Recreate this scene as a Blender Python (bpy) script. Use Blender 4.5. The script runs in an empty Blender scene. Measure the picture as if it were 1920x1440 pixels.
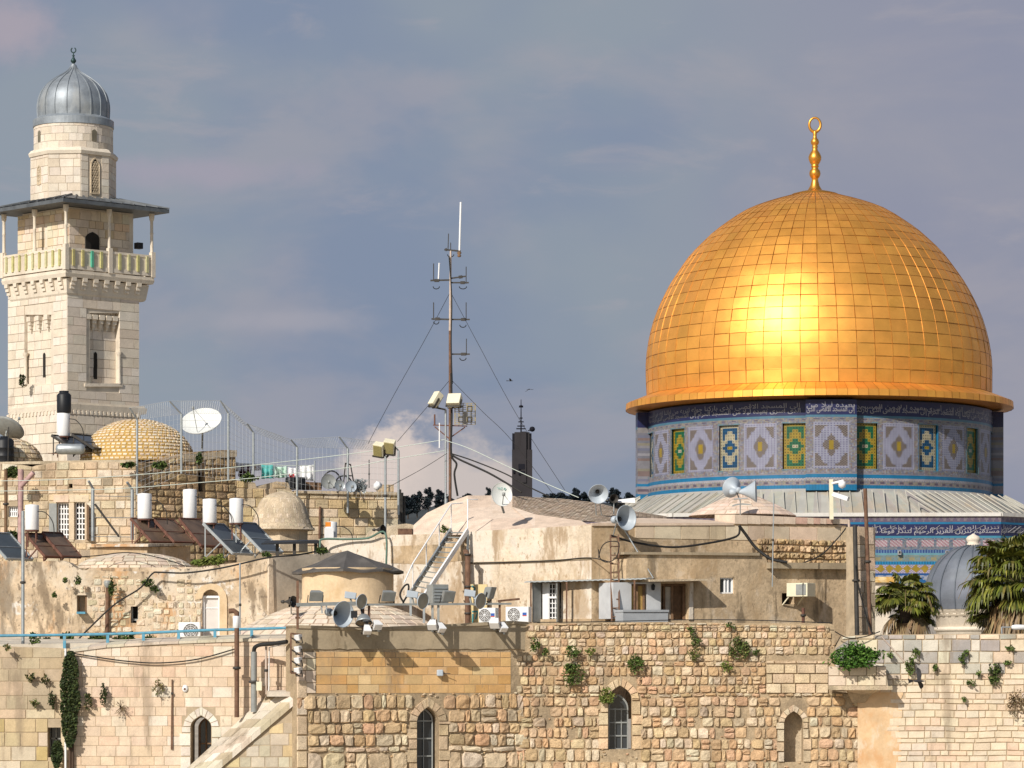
import bpy, math, random
from math import sin, cos, tan, pi, radians, sqrt, atan2, hypot, floor
from mathutils import Vector, Matrix, noise
from mathutils.geometry import tessellate_polygon
random.seed(7)
SC = bpy.context.scene
COL = SC.collection
# ---------------------------------------------------------------- camera
F, HOR, CZ = 6400.0, 1255.0, 8.0          # focal length in photo pixels, horizon row, eye height in metres
cam = bpy.data.cameras.new('camera')
camo = bpy.data.objects.new('camera', cam)
COL.objects.link(camo)
camo.location = (0, 0, CZ)
camo.rotation_euler = (radians(90), 0, 0)
cam.sensor_width = 36
cam.lens = 36 * F / 1920
cam.shift_y = (HOR - 720) / 1920
cam.clip_start = 1
cam.clip_end = 9000
SC.camera = camo
# ---------------------------------------------------------------- sky
SUN_AZ, SUN_EL = radians(33), radians(34)   # sun stands behind the camera, to its left
SDIR = Vector((-sin(SUN_AZ) * cos(SUN_EL), -cos(SUN_AZ) * cos(SUN_EL), sin(SUN_EL)))
W = bpy.data.worlds.new('World')
SC.world = W
W.use_nodes = True
nt = W.node_tree
nt.nodes.clear()


def nn(nt, kind, **kw):
    n = nt.nodes.new(kind)
    for k, v in kw.items():
        if k.startswith('i_'):
            key = k[2:]
            n.inputs[int(key) if key.isdigit() else key].default_value = v
        else:
            setattr(n, k, v)
    return n


def mixc(nt, fac, a, b, mode='MIX'):
    m = nt.nodes.new('ShaderNodeMix')
    m.data_type = 'RGBA'
    m.blend_type = mode
    for s, v in ((0, fac), (6, a), (7, b)):
        if isinstance(v, bpy.types.NodeSocket):
            nt.links.new(v, m.inputs[s])
        elif s == 0:
            m.inputs[0].default_value = v
        else:
            m.inputs[s].default_value = (*v, 1) if len(v) == 3 else v
    return m.outputs[2]


def mth(nt, op, a, b=None, clamp=False):
    m = nt.nodes.new('ShaderNodeMath')
    m.operation = op
    m.use_clamp = clamp
    for s, v in ((0, a), (1, b)):
        if v is None:
            continue
        if isinstance(v, bpy.types.NodeSocket):
            nt.links.new(v, m.inputs[s])
        else:
            m.inputs[s].default_value = v
    return m.outputs[0]


def ramp(nt, x, lo, hi, a=0.0, b=1.0):
    m = nt.nodes.new('ShaderNodeMapRange')
    m.interpolation_type = 'SMOOTHSTEP'
    nt.links.new(x, m.inputs[0])
    m.inputs[1].default_value = lo
    m.inputs[2].default_value = hi
    m.inputs[3].default_value = a
    m.inputs[4].default_value = b
    return m.outputs[0]


def noi(nt, vec, scale, detail=4, rough=.55, sc=(1, 1, 1), loc=(0, 0, 0), dist=0):
    mp = nt.nodes.new('ShaderNodeMapping')
    mp.inputs['Scale'].default_value = sc
    mp.inputs['Location'].default_value = loc
    nt.links.new(vec, mp.inputs[0])
    n = nt.nodes.new('ShaderNodeTexNoise')
    n.inputs['Scale'].default_value = scale
    n.inputs['Detail'].default_value = detail
    n.inputs['Roughness'].default_value = rough
    n.inputs['Distortion'].default_value = dist
    nt.links.new(mp.outputs[0], n.inputs['Vector'])
    return n.outputs[0]


SKY_STRENGTH = 0.08
tc = nn(nt, 'ShaderNodeTexCoord')
gen = tc.outputs['Generated']
sky = nn(nt, 'ShaderNodeTexSky')
sky.sky_type = 'NISHITA'
sky.sun_disc = False
sky.sun_elevation = SUN_EL
sky.sun_rotation = atan2(SDIR.x, SDIR.y)
sep = nn(nt, 'ShaderNodeSeparateXYZ')
nt.links.new(gen, sep.inputs[0])
dx, dy, dz = sep.outputs
K = 1 / SKY_STRENGTH


def kc(r, g, b):
    return (r * K, g * K, b * K)


# storm cloud deck in the north, under clear sky overhead and in the south
base = mixc(nt, ramp(nt, noi(nt, gen, 9, 3, .5, (1, 1, 1.6), (3.1, 0, .4)), .36, .62), kc(.225, .278, .385), kc(.282, .328, .388))
base = mixc(nt, ramp(nt, dx, .02, .11, 0, .75), base, kc(.295, .300, .385))
pink = ramp(nt, noi(nt, gen, 11, 5, .55, (1, 1, 2.2), (7.3, 2.2, 1.15), .3), .46, .68, 0, .5)
base = mixc(nt, pink, base, kc(.385, .365, .402))
wisp = ramp(nt, noi(nt, gen, 24, 6, .6, (1, 1, 3.2), (1.7, 5.2, 3.3), .4), .53, .76, 0, .42)
base = mixc(nt, wisp, base, kc(.40, .375, .41))
low = ramp(nt, dz, .055, .005, 0, .55)
base = mixc(nt, low, base, kc(.262, .262, .315))


def puff(px, py, rx, ry, seed, edge, col, amt, base):
    """a cumulus head low over the far hill, at a fixed bearing and height of the sky"""
    cx, cz = (px - 960) / F, (HOR - py) / F
    u = mth(nt, 'DIVIDE', mth(nt, 'SUBTRACT', dx, cx), rx / F)
    v = mth(nt, 'DIVIDE', mth(nt, 'SUBTRACT', dz, cz), ry / F)
    d = mth(nt, 'SQRT', mth(nt, 'ADD', mth(nt, 'MULTIPLY', u, u), mth(nt, 'MULTIPLY', v, v)))
    n = noi(nt, gen, 60, 5, .6, (1, 1, 1.3), (seed, seed * .7, 0))
    d = mth(nt, 'ADD', d, mth(nt, 'MULTIPLY', mth(nt, 'SUBTRACT', n, .5), 1.15))
    return mixc(nt, ramp(nt, d, 1.0, 1.0 - edge, 0, amt), base, kc(*col))


base = puff(700, 1000, 300, 150, 1.0, .55, (.40, .37, .39), .8, base)
base = puff(740, 950, 120, 190, 2.0, .25, (.70, .60, .55), 1, base)
base = puff(870, 1000, 150, 205, 4.0, .4, (.60, .53, .50), .95, base)
base = puff(520, 925, 120, 60, 6.0, .6, (.47, .42, .43), .7, base)
base = puff(540, 605, 190, 30, 5.0, 1, (.38, .375, .43), .6, base)
base = puff(370, 335, 330, 45, 8.0, .9, (.37, .345, .42), .7, base)
base = puff(40, 80, 140, 90, 9.0, .9, (.42, .37, .42), .8, base)
north = mth(nt, 'MULTIPLY', ramp(nt, dy, .15, .6), ramp(nt, dz, .75, .35))
skyc = mixc(nt, north, sky.outputs[0], base)
bg = nn(nt, 'ShaderNodeBackground')
bg.inputs[1].default_value = SKY_STRENGTH
nt.links.new(skyc, bg.inputs[0])
wo = nn(nt, 'ShaderNodeOutputWorld')
nt.links.new(bg.outputs[0], wo.inputs[0])
# ---------------------------------------------------------------- sun
sl = bpy.data.lights.new('sun', 'SUN')
sl.energy = 4.6
sl.angle = radians(.5)
sl.color = (1, .94, .85)
so = bpy.data.objects.new('sun', sl)
COL.objects.link(so)
so.rotation_euler = SDIR.to_track_quat('Z', 'Y').to_euler()
so.location = SDIR * 200
SC.view_settings.view_transform = 'Standard'
SC.view_settings.look = 'None'
SC.view_settings.exposure = 0
SC.view_settings.gamma = 1
SC.render.film_transparent = False
SC.cycles.max_bounces = 6
# ---------------------------------------------------------------- helpers


def X(px, Y):
    return (px - 960) / F * Y


def Z(py, Y):
    return CZ + (HOR - py) / F * Y


def P(px, py, Y):
    return Vector((X(px, Y), Y, Z(py, Y)))


def S(Y):
    return Y / F                      # metres per photo pixel at that distance


def rnd(a, b):
    return random.uniform(a, b)


def mat(name, col, rough=.85, metal=0, tint=False, var=.12, vs=2.5, stains=(), bump=.0, bs=18, spec=.35, fine=.0, coat=0, trans=0, aniso=None):
    """one procedural material: base or face tint, broad and fine noise, stains with their own shape, bump"""
    m = bpy.data.materials.new(name)
    m.use_nodes = True
    t = m.node_tree
    b = t.nodes['Principled BSDF']
    b.inputs['Roughness'].default_value = rough
    b.inputs['Metallic'].default_value = metal
    b.inputs['Specular IOR Level'].default_value = spec
    co = nn(t, 'ShaderNodeTexCoord').outputs['Object']
    c = (*col, 1)
    if tint:
        a = nn(t, 'ShaderNodeAttribute', attribute_name='tint')
        c = mixc(t, 1, a.outputs[0], col, 'MULTIPLY')
    elif isinstance(c, tuple):
        r = nn(t, 'ShaderNodeRGB')
        r.outputs[0].default_value = c
        c = r.outputs[0]
    if var:
        f = ramp(t, noi(t, co, vs, 5, .6), .25, .75, 1 - var, 1 + var)
        c = mixc(t, 1, c, f, 'MULTIPLY')
    if fine:
        f = ramp(t, noi(t, co, bs * 1.3, 3, .7), .3, .7, 1 - fine, 1 + fine * .6)
        c = mixc(t, 1, c, f, 'MULTIPLY')
    for k, (scale, lo, hi, sc, scol, amt) in enumerate(stains):
        f = ramp(t, noi(t, co, scale, 6, .65, sc, (k * 3.7, k * 1.3, k * 2.1)), lo, hi, 0, amt)
        c = mixc(t, f, c, scol)
    t.links.new(c, b.inputs['Base Color'])
    if bump:
        bn = nn(t, 'ShaderNodeBump')
        bn.inputs['Strength'].default_value = min(1, bump)
        bn.inputs['Distance'].default_value = .03 * max(1, bump)
        t.links.new(noi(t, co, bs, 5, .7), bn.inputs['Height'])
        t.links.new(bn.outputs[0], b.inputs['Normal'])
    return m


ORG = {}


def tag(o, label=None, cat=None, group=None, kind=None):
    if label:
        o['label'] = label
    if cat:
        o['category'] = cat
    if group:
        o['group'] = group
    if kind:
        o['kind'] = kind
    return o


def thing(name, label, cat, loc=(0, 0, 0), group=None):
    o = bpy.data.objects.new(name, None)
    o.empty_display_size = .2
    COL.objects.link(o)
    o.location = loc
    ORG[o.name] = Vector(loc)
    return tag(o, label, cat, group)


def copy_tree(o, loc=None, rz=None, label=None, group=None, parent=None, scale=None):
    c = o.copy()
    COL.objects.link(c)
    if parent:
        c.parent = parent
    for ch in list(o.children):
        copy_tree(ch, parent=c)
    if loc is not None:
        c.location = loc
    if rz is not None:
        c.rotation_euler = (0, 0, rz)
    if scale is not None:
        c.scale = (scale, scale, scale)
    if label:
        c['label'] = label
    if group:
        c['group'] = group
    return c


DEFTINT = {'pale_limestone': (.68, .60, .49), 'weathered_stone': (.54, .44, .31), 'dressed_stone': (.6, .5, .37), 'vault_paving': (.66, .54, .42), 'rubble_stone': (.58, .45, .29)}


class MB:
    """collects faces and links them as one mesh object"""

    def __init__(s):
        s.v, s.f, s.c, s.s, s.mi = [], [], [], [], []
        s.col = (1, 1, 1)
        s.m = 0

    def add(s, pts, faces, col=None, smooth=False):
        b = len(s.v)
        s.v.extend(Vector(p) for p in pts)
        for f in faces:
            s.f.append([b + i for i in f])
            s.c.append(col or s.col)
            s.s.append(smooth)
            s.mi.append(s.m)

    def poly(s, pts, col=None):
        s.add(pts, [list(range(len(pts)))], col)

    def box(s, x0, x1, y0, y1, z0, z1, col=None):
        s.add([(x0, y0, z0), (x1, y0, z0), (x1, y1, z0), (x0, y1, z0), (x0, y0, z1), (x1, y0, z1), (x1, y1, z1), (x0, y1, z1)],
              [(0, 1, 5, 4), (1, 2, 6, 5), (2, 3, 7, 6), (3, 0, 4, 7), (4, 5, 6, 7), (3, 2, 1, 0)], col)

    def hexa(s, a, col=None):
        """8 corners: bottom ring then top ring"""
        s.add(a, [(0, 1, 5, 4), (1, 2, 6, 5), (2, 3, 7, 6), (3, 0, 4, 7), (4, 5, 6, 7), (3, 2, 1, 0)], col)

    def bar(s, p, q, w, h=None, up=(0, 0, 1), col=None):
        p, q = Vector(p), Vector(q)
        h = h or w
        d = (q - p).normalized()
        up = Vector(up)
        if abs(d.dot(up)) > .98:
            up = Vector((0, 1, 0))
        r = d.cross(up).normalized() * w / 2
        u = r.cross(d).normalized() * h / 2
        s.hexa([p - r - u, p + r - u, q + r - u, q - r - u, p - r + u, p + r + u, q + r + u, q - r + u], col)

    def tube(s, pts, r, n=6, col=None, r2=None, cap=True):
        pts = [Vector(p) for p in pts]
        ring = []
        prev = None
        for i, p in enumerate(pts):
            d = (pts[min(i + 1, len(pts) - 1)] - pts[max(i - 1, 0)]).normalized()
            if prev is None:
                a = Vector((0, 0, 1)) if abs(d.z) < .9 else Vector((1, 0, 0))
                x = d.cross(a).normalized()
            else:
                x = (prev - d * prev.dot(d)).normalized()
            prev = x
            y = d.cross(x)
            rr = r if r2 is None else r + (r2 - r) * i / (len(pts) - 1)
            ring.append([p + x * rr * cos(2 * pi * k / n) + y * rr * sin(2 * pi * k / n) for k in range(n)])
        vs = [v for g in ring for v in g]
        fs = []
        for i in range(len(pts) - 1):
            for k in range(n):
                fs.append((i * n + k, i * n + (k + 1) % n, (i + 1) * n + (k + 1) % n, (i + 1) * n + k))
        s.add(vs, fs, col, n > 4)
        if cap:
            s.add(ring[0], [list(range(n))[::-1]], col)
            s.add(ring[-1], [list(range(n))], col)

    def lathe(s, prof, c=(0, 0, 0), n=24, M=None, a0=0, a1=2 * pi, col=None, smooth=True, close=False):
        """prof [(r, z)] about local z, optional matrix M"""
        full = abs(a1 - a0 - 2 * pi) < 1e-6
        m = n if full else n + 1
        vs = []
        for r, z in prof:
            for k in range(m):
                a = a0 + (a1 - a0) * k / n
                p = Vector((r * cos(a), r * sin(a), z))
                vs.append((M @ p if M else p) + Vector(c))
        fs = []
        for i in range(len(prof) - 1):
            for k in range(n):
                k2 = (k + 1) % m
                fs.append((i * m + k, i * m + k2, (i + 1) * m + k2, (i + 1) * m + k))
        s.add(vs, fs, col, smooth)
        if close:
            s.add(vs[:m], [list(range(m))[::-1]], col)
            s.add(vs[-m:], [list(range(m))], col)

    def prism(s, poly, fr, d0, d1, holes=(), col=None, back=True):
        """polygon (u, v) in a wall frame, from depth d0 (front) to d1 (back, smaller)"""
        loops = [poly] + list(holes)
        flat = [p for l in loops for p in l]
        tri = tessellate_polygon([[Vector((u, v, 0)) for u, v in l] for l in loops])
        s.add([fr.p(u, v, d0) for u, v in flat], [tuple(t) for t in tri], col)
        if back:
            s.add([fr.p(u, v, d1) for u, v in flat], [tuple(t) for t in tri], col)
        for l in loops:
            n = len(l)
            for i in range(n):
                (a, b), (c, d) = l[i], l[(i + 1) % n]
                s.add([fr.p(a, b, d0), fr.p(c, d, d0), fr.p(c, d, d1), fr.p(a, b, d1)], [(0, 1, 2, 3)], col)

    def build(s, name, m, parent=None, bevel=0, label=None):
        d = DEFTINT.get((m[0] if isinstance(m, (list, tuple)) else m).name)
        if d:
            s.c = [d if c == (1, 1, 1) else c for c in s.c]
        me = bpy.data.meshes.new(name)
        off = ORG.get(parent.name, Vector()) if parent else Vector()
        me.from_pydata([v - off for v in s.v], [], s.f)
        for mm in (m if isinstance(m, (list, tuple)) else [m]):
            me.materials.append(mm)
        a = me.attributes.new('tint', 'FLOAT_COLOR', 'FACE')
        a.data.foreach_set('color', [x for c in s.c for x in (*c, 1.0)])
        me.polygons.foreach_set('use_smooth', s.s)
        me.polygons.foreach_set('material_index', s.mi)
        me.update()
        o = bpy.data.objects.new(name, me)
        COL.objects.link(o)
        if parent:
            o.parent = parent
            ORG[o.name] = off
        else:
            ORG[o.name] = Vector()
        if bevel:
            b = o.modifiers.new('bevel', 'BEVEL')
            b.width = bevel
            b.segments = 2
            b.limit_method = 'ANGLE'
        if label:
            o['label'] = label
        return o


class Frame:
    """vertical wall plane given by two plan points seen at pixel columns a, b at distances Ya, Yb"""

    def __init__(s, pa, Ya, pb, Yb):
        s.A = Vector((X(pa, Ya), Ya))
        B = Vector((X(pb, Yb), Yb))
        s.L = (B - s.A).length
        s.t = (B - s.A).normalized()
        s.n = Vector((s.t.y, -s.t.x))
        if s.n.y > 0:
            s.n = -s.n

    def u(s, px):
        k = (px - 960) / F
        # A.x + t.x u = k (A.y + t.y u)
        return (k * s.A.y - s.A.x) / (s.t.x - k * s.t.y)

    def Y(s, px):
        return s.A.y + s.t.y * s.u(px)

    def uv(s, px, py):
        return (s.u(px), Z(py, s.Y(px)))

    def uvs(s, l):
        return [s.uv(*p) for p in l]

    def p(s, u, v, d=0):
        q = s.A + s.t * u + s.n * d
        return Vector((q.x, q.y, v))

    def w(s, px, py, d=0):
        return s.p(*s.uv(px, py), d)


def arch_pts(cx, base, spring, hw, rise, n=6):
    """outline of a slightly pointed arched opening in (u, v), anticlockwise from bottom left"""
    T = [sin(i / n * pi / 2) for i in range(1, n)]
    R_ = [(cx + hw * (1 - t ** 2.15), spring + rise * t) for t in T]
    return [(cx - hw, base), (cx + hw, base), (cx + hw, spring)] + R_ + [(cx, spring + rise)] + [(2 * cx - u, v) for u, v in R_[::-1]] + [(cx - hw, spring)]


def lerp(a, b, t):
    return a + (b - a) * t


def jit(c, a):
    k = 1 + rnd(-a, a)
    return tuple(max(.01, x * k * (1 + rnd(-a, a) * .35)) for x in c)


def stone_block(mb, fr, q, d0, d1, bev, col):
    """dressed block: q = 4 (u, v) corners anticlockwise; chamfered edges, slightly uneven face"""
    cu = sum(p[0] for p in q) / 4
    cv = sum(p[1] for p in q) / 4
    ins = []
    for (u, v) in q:
        du, dv = cu - u, cv - v
        ins.append((u + bev * (1 if du > 0 else -1), v + bev * (1 if dv > 0 else -1)))
    d = [d1 * (1 + rnd(-.25, .25)) for _ in range(4)]
    mb.add([fr.p(u, v, d0) for u, v in q] + [fr.p(u, v, dd) for (u, v), dd in zip(ins, d)],
           [(4, 5, 6, 7), (0, 1, 5, 4), (1, 2, 6, 5), (2, 3, 7, 6), (3, 0, 4, 7)], col)


def stone_rough(mb, fr, q, d0, d1, col, n=6, k=.05, amp=.4):
    """roughly squared field stone with chipped arrises and a lumpy hammered face"""
    sd = Vector((rnd(0, 99), rnd(0, 99), rnd(0, 99)))
    (a, b, c, e) = q
    cut = [rnd(0, .16) if random.random() < .6 else rnd(.05, .34) for _ in range(4)]
    g_ = [-1, -.86, -.3, .3, .86, 1] if n == 6 else [-1, -.75, 0, .75, 1] if n == 5 else [-1, -.6, .6, 1]
    tilt = (rnd(-.18, .18), rnd(-.18, .18))
    vs = []
    for t in g_:
        for s in g_:
            ci = (0 if s < 0 else 1) if t < 0 else (3 if s < 0 else 2)
            edge = max(abs(s), abs(t))
            g = 1 - (cut[ci] + k) * (abs(s) * abs(t)) ** 2.5 + .05 * noise.noise(sd + Vector((s, t, 0)) * 1.4) * edge
            ss, tt = (s * g + 1) / 2, (t * g + 1) / 2
            u = lerp(lerp(a[0], b[0], ss), lerp(e[0], c[0], ss), tt)
            v = lerp(lerp(a[1], b[1], ss), lerp(e[1], c[1], ss), tt)
            if edge > .98:
                d = d0
            else:
                d = d0 + (d1 - d0) * (1 - .22 * edge ** 3) * (1 + tilt[0] * s + tilt[1] * t + amp * noise.noise(sd + Vector((s * 1.3, t * 1.3, 5))) + .8 * amp * noise.noise(sd + Vector((s * 3.7, t * 3.7, 9))))
            vs.append(fr.p(u, v, d))
    n = len(g_)
    fs = [(j * n + i, j * n + i + 1, (j + 1) * n + i + 1, (j + 1) * n + i) for j in range(n - 1) for i in range(n - 1)]
    mb.add(vs, fs, col, False)


def masonry(mb, fr, u0, u1, v0, v1, ch, cw, gap, d1, pal, top=None, bot=None, holes=(), rough=0, jitc=.1, wav=0, bev=.008, small=0, skip=0, keep=None, n=6, k=.04, d0=-.01):
    """lay courses of stones over (u0..u1, v0..v1); top / bot (u) clip; holes: (ua, ub, va, vb) left open"""
    v = v0
    row = 0
    while v < v1 - .02:
        h = min(rnd(*ch), v1 - v)
        if v1 - v - h < ch[0] * .4:
            h = v1 - v
        segs = [(u0, u1)]
        for (a, b, c, d) in holes:
            if c < v + h - .02 and d > v + .02:
                ns = []
                for (p, q) in segs:
                    if b <= p or a >= q:
                        ns.append((p, q))
                    else:
                        if a > p:
                            ns.append((p, a))
                        if b < q:
                            ns.append((b, q))
                segs = ns
        for (p, q) in segs:
            u = p - (rnd(0, cw[0]) if p == u0 and row % 2 and not rough else 0)
            while u < q - .01:
                w = rnd(*cw)
                if rough and small and random.random() < small:
                    w *= .62
                if q - u - w < cw[0] * .5:
                    w = q - u
                ua, ub = max(u, p), min(u + w, q)
                u += w
                if ub - ua < .04 or (skip and random.random() < skip):
                    continue
                wob = (lambda uu, vv: wav * noise.noise(Vector((uu * .9, vv * 1.3, row * .01)))) if wav else (lambda uu, vv: 0)
                q4 = [(ua + gap, v + gap + wob(ua, v)), (ub - gap, v + gap + wob(ub, v)), (ub - gap, v + h - gap + wob(ub, v + h)), (ua + gap, v + h - gap + wob(ua, v + h))]
                if top:
                    ta, tb = top(ua) - gap, top(ub) - gap
                    if q4[0][1] > ta - .03 or q4[1][1] > tb - .03:
                        continue
                    q4[2] = (q4[2][0], min(q4[2][1], tb))
                    q4[3] = (q4[3][0], min(q4[3][1], ta))
                if bot:
                    ba, bb = bot(ua) + gap, bot(ub) + gap
                    if q4[3][1] < ba + .03 or q4[2][1] < bb + .03:
                        continue
                    q4[0] = (q4[0][0], max(q4[0][1], ba))
                    q4[1] = (q4[1][0], max(q4[1][1], bb))
                if keep and not keep((ua + ub) / 2, v + h / 2):
                    continue
                c = jit(random.choice(pal), jitc)
                if rough:
                    cells = [q4]
                    if small and h > .2 and random.random() < small * .3:
                        t = rnd(.35, .65)
                        m1 = (q4[0][0], lerp(q4[0][1], q4[3][1], t))
                        m2 = (q4[1][0], lerp(q4[1][1], q4[2][1], t))
                        g2 = gap * .8
                        cells = [[q4[0], q4[1], (m2[0], m2[1] - g2), (m1[0], m1[1] - g2)], [(m1[0], m1[1] + g2), (m2[0], m2[1] + g2), q4[2], q4[3]]]
                    for cc in cells:
                        j = lambda p_: (p_[0] + rnd(-1, 1) * gap * .7, p_[1] + rnd(-1, 1) * gap * .7)
                        stone_rough(mb, fr, [j(x) for x in cc], d0, d1 * rnd(.65, 1.25), jit(c, .05), n, k)
                else:
                    stone_block(mb, fr, q4, d0, d1, bev, c)
        v += h
        row += 1


def polyline(pts):
    """piecewise-linear function u -> v"""
    pts = sorted(pts)

    def f(u):
        if u <= pts[0][0]:
            return pts[0][1]
        for (a, b), (c, d) in zip(pts, pts[1:]):
            if u <= c:
                return b + (d - b) * (u - a) / (c - a)
        return pts[-1][1]
    return f


def sag(a, b, drop, n=12, up=Vector((0, 0, 1))):
    a, b = Vector(a), Vector(b)
    return [a.lerp(b, i / n) - up * drop * 4 * (i / n) * (1 - i / n) for i in range(n + 1)]


def smooth(pts, n=5):
    """Catmull-Rom through the points"""
    pts = [Vector(p) for p in pts]
    out = []
    for i in range(len(pts) - 1):
        p0, p1, p2, p3 = pts[max(i - 1, 0)], pts[i], pts[i + 1], pts[min(i + 2, len(pts) - 1)]
        for k in range(n):
            t = k / n
            out.append(.5 * ((2 * p1) + (p2 - p0) * t + (2 * p0 - 5 * p1 + 4 * p2 - p3) * t * t + (3 * p1 - p0 - 3 * p2 + p3) * t ** 3))
    out.append(pts[-1])
    return out


# ---------------------------------------------------------------- materials
GRIME = (.10, .085, .065)
M = {}
M['rubble'] = mat('rubble_stone', (1, 1, 1), .92, tint=True, var=.18, vs=3, bump=.9, bs=22, fine=.22,
                  stains=((.35, .50, .66, (1, 1, .45), (.25, .17, .10), .55), (.8, .58, .7, (1, 1, .3), (.18, .14, .10), .5), (9, .60, .7, (1, 1, 1), (.26, .17, .09), .6)))
M['mortar'] = mat('lime_mortar', (.40, .305, .195), .95, var=.25, vs=2, bump=.8, bs=14, fine=.2, stains=((.8, .52, .7, (1, 1, .5), (.17, .13, .09), .6),))
M['ashlar'] = mat('dressed_stone', (1, 1, 1), .88, tint=True, var=.1, vs=3, bump=.35, bs=25, fine=.1,
                  stains=((.35, .53, .68, (1, 1, .4), (.36, .27, .175), .65), (1.1, .55, .68, (1, 1, .18), (.24, .18, .125), .6), (4, .60, .72, (1, 1, .6), (.27, .21, .15), .5), (.6, .58, .7, (1, 1, 1), (.70, .52, .38), .35)))
M['joint'] = mat('stone_joint', (.44, .35, .24), .95, var=.2, vs=3, bump=.4)
M['oldstone'] = mat('weathered_stone', (1, 1, 1), .92, tint=True, var=.22, vs=2, bump=.7, bs=20, fine=.22,
                    stains=((.5, .52, .68, (1, 1, .5), (.15, .105, .06), .6), (3, .6, .72, (1, 1, .5), (.10, .08, .055), .55)))
M['minaret'] = mat('pale_limestone', (1, 1, 1), .85, tint=True, var=.08, vs=2, bump=.3, bs=18, fine=.1,
                   stains=((.6, .54, .70, (1, 1, .2), (.46, .38, .29), .6), (1.3, .58, .70, (1, 1, .5), (.40, .33, .26), .5), (4, .60, .72, (1, 1, .4), (.34, .28, .22), .5)))
M['paving'] = mat('vault_paving', (1, 1, 1), .9, tint=True, var=.12, vs=3, bump=.3, fine=.1, stains=((1.2, .55, .7, (1, 1, 1), (.40, .28, .19), .4),))
M['plaster'] = mat('weathered_plaster', (.57, .44, .30), .93, var=.22, vs=1.3, bump=.7, bs=9, fine=.14,
                   stains=((.45, .42, .58, (1, 1, .7), (.64, .55, .43), .9), (.7, .50, .60, (1, 1, .5), (.52, .29, .13), .85),
                           (1.3, .58, .64, (1, 1, .8), (.70, .66, .60), .9), (2.0, .52, .62, (1, 1, .3), (.19, .14, .09), .75), (7, .57, .64, (1, 1, .7), (.16, .12, .085), .75), (.9, .55, .65, (1, 1, .4), (.30, .25, .19), .65)))
M['whiteplaster'] = mat('flaking_white_plaster', (.64, .53, .40), .93, var=.16, vs=1.1, bump=.6, bs=10, fine=.13,
                        stains=((.6, .42, .58, (1, 1, .6), (.70, .63, .54), .85), (1.0, .53, .65, (1, 1, .45), (.42, .30, .18), .75),
                                (2.4, .53, .64, (1, 1, .22), (.32, .22, .13), .75), (8, .57, .65, (1, 1, .5), (.36, .25, .15), .75), (.8, .6, .72, (1, 1, .5), (.45, .41, .36), .6)))
M['brownplaster'] = mat('brown_plaster', (.54, .41, .265), .93, var=.24, vs=1.0, bump=.7, bs=9, fine=.18,
                        stains=((.7, .46, .62, (1, 1, .5), (.42, .295, .17), .8), (1.1, .55, .67, (1, 1, .7), (.64, .53, .40), .75),
                                (2.4, .54, .66, (1, 1, .2), (.13, .10, .065), .7), (8, .60, .70, (1, 1, .5), (.17, .125, .08), .65), (.9, .6, .7, (1, 1, .3), (.20, .16, .12), .6)))
M['greyrender'] = mat('cement_render', (.37, .30, .205), .93, var=.18, vs=1.2, bump=.3, bs=12, fine=.08,
                      stains=((1.4, .52, .70, (1, 1, .35), (.20, .15, .09), .7), (3.5, .6, .72, (1, 1, .3), (.11, .09, .055), .6)))
M['greyplaster'] = mat('grey_plaster', (.47, .41, .33), .93, var=.2, vs=1.3, bump=.4, bs=9, fine=.1,
                       stains=((.8, .5, .64, (1, 1, .6), (.60, .52, .41), .7), (2.5, .58, .70, (1, 1, .5), (.17, .14, .11), .7)))
M['orangeplaster'] = mat('ochre_plaster', (.62, .47, .30), .92, var=.14, vs=1.5, bump=.3, bs=10, fine=.07, stains=((1.2, .55, .72, (1, 1, .5), (.48, .32, .16), .6),))
M['galv'] = mat('galvanised_steel', (.42, .45, .46), .45, .6, var=.12, vs=6)
M['greymetal'] = mat('grey_painted_metal', (.27, .28, .27), .5, .1, var=.12, vs=6, bump=.0)
M['darkmetal'] = mat('dark_iron', (.06, .055, .05), .6, .3, var=.2, vs=6)
M['rust'] = mat('rusty_iron', (.17, .095, .06), .85, .1, var=.3, vs=9, stains=((6, .5, .66, (1, 1, .5), (.10, .05, .035), .7),))
M['redrust'] = mat('red_oxide_frame', (.15, .07, .05), .8, .1, var=.3, vs=7, stains=((6, .52, .66, (1, 1, 1), (.13, .06, .04), .7),))
M['meshwire'] = mat('wire_mesh', (.55, .57, .58), .5, .1, var=.1)
M['white'] = mat('white_enamel', (.78, .78, .78), .35, var=.04, vs=4, spec=.5, stains=((2, .6, .75, (1, 1, .3), (.6, .55, .48), .35),))
M['cream'] = mat('cream_paint', (.72, .67, .50), .45, var=.06, vs=4)
M['lamp'] = mat('lamp_glass', (.28, .24, .10), .12, var=.1, vs=4, spec=.8)
M['hornc'] = mat('grey_horn_paint', (.40, .45, .50), .45, var=.07, vs=3, spec=.5)
M['dish'] = mat('dish_white', (.70, .71, .68), .5, var=.05, vs=2, stains=((3, .6, .75, (1, 1, .5), (.5, .45, .36), .3),))
M['black'] = mat('black_plastic', (.012, .013, .016), .5, var=.2, vs=5)
M['cable'] = mat('black_cable', (.02, .019, .018), .7, var=.1)
M['greencable'] = mat('green_cable', (.10, .17, .13), .6, var=.2, vs=6)
M['palecable'] = mat('pale_cable', (.52, .58, .52), .6, var=.1, vs=4)
M['blue'] = mat('blue_rail_paint', (.10, .30, .42), .55, var=.2, vs=6, stains=((6, .57, .68, (1, 1, 1), (.30, .25, .19), .6),))
M['glass'] = mat('dark_glass', (.03, .035, .04), .08, var=.2, vs=1.5, spec=.7)
M['panel'] = mat('solar_panel_glass', (.065, .08, .09), .3, var=.15, vs=1, spec=.6)
M['brownpanel'] = mat('old_solar_glass', (.15, .10, .068), .45, var=.25, vs=2, spec=.5)
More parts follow.
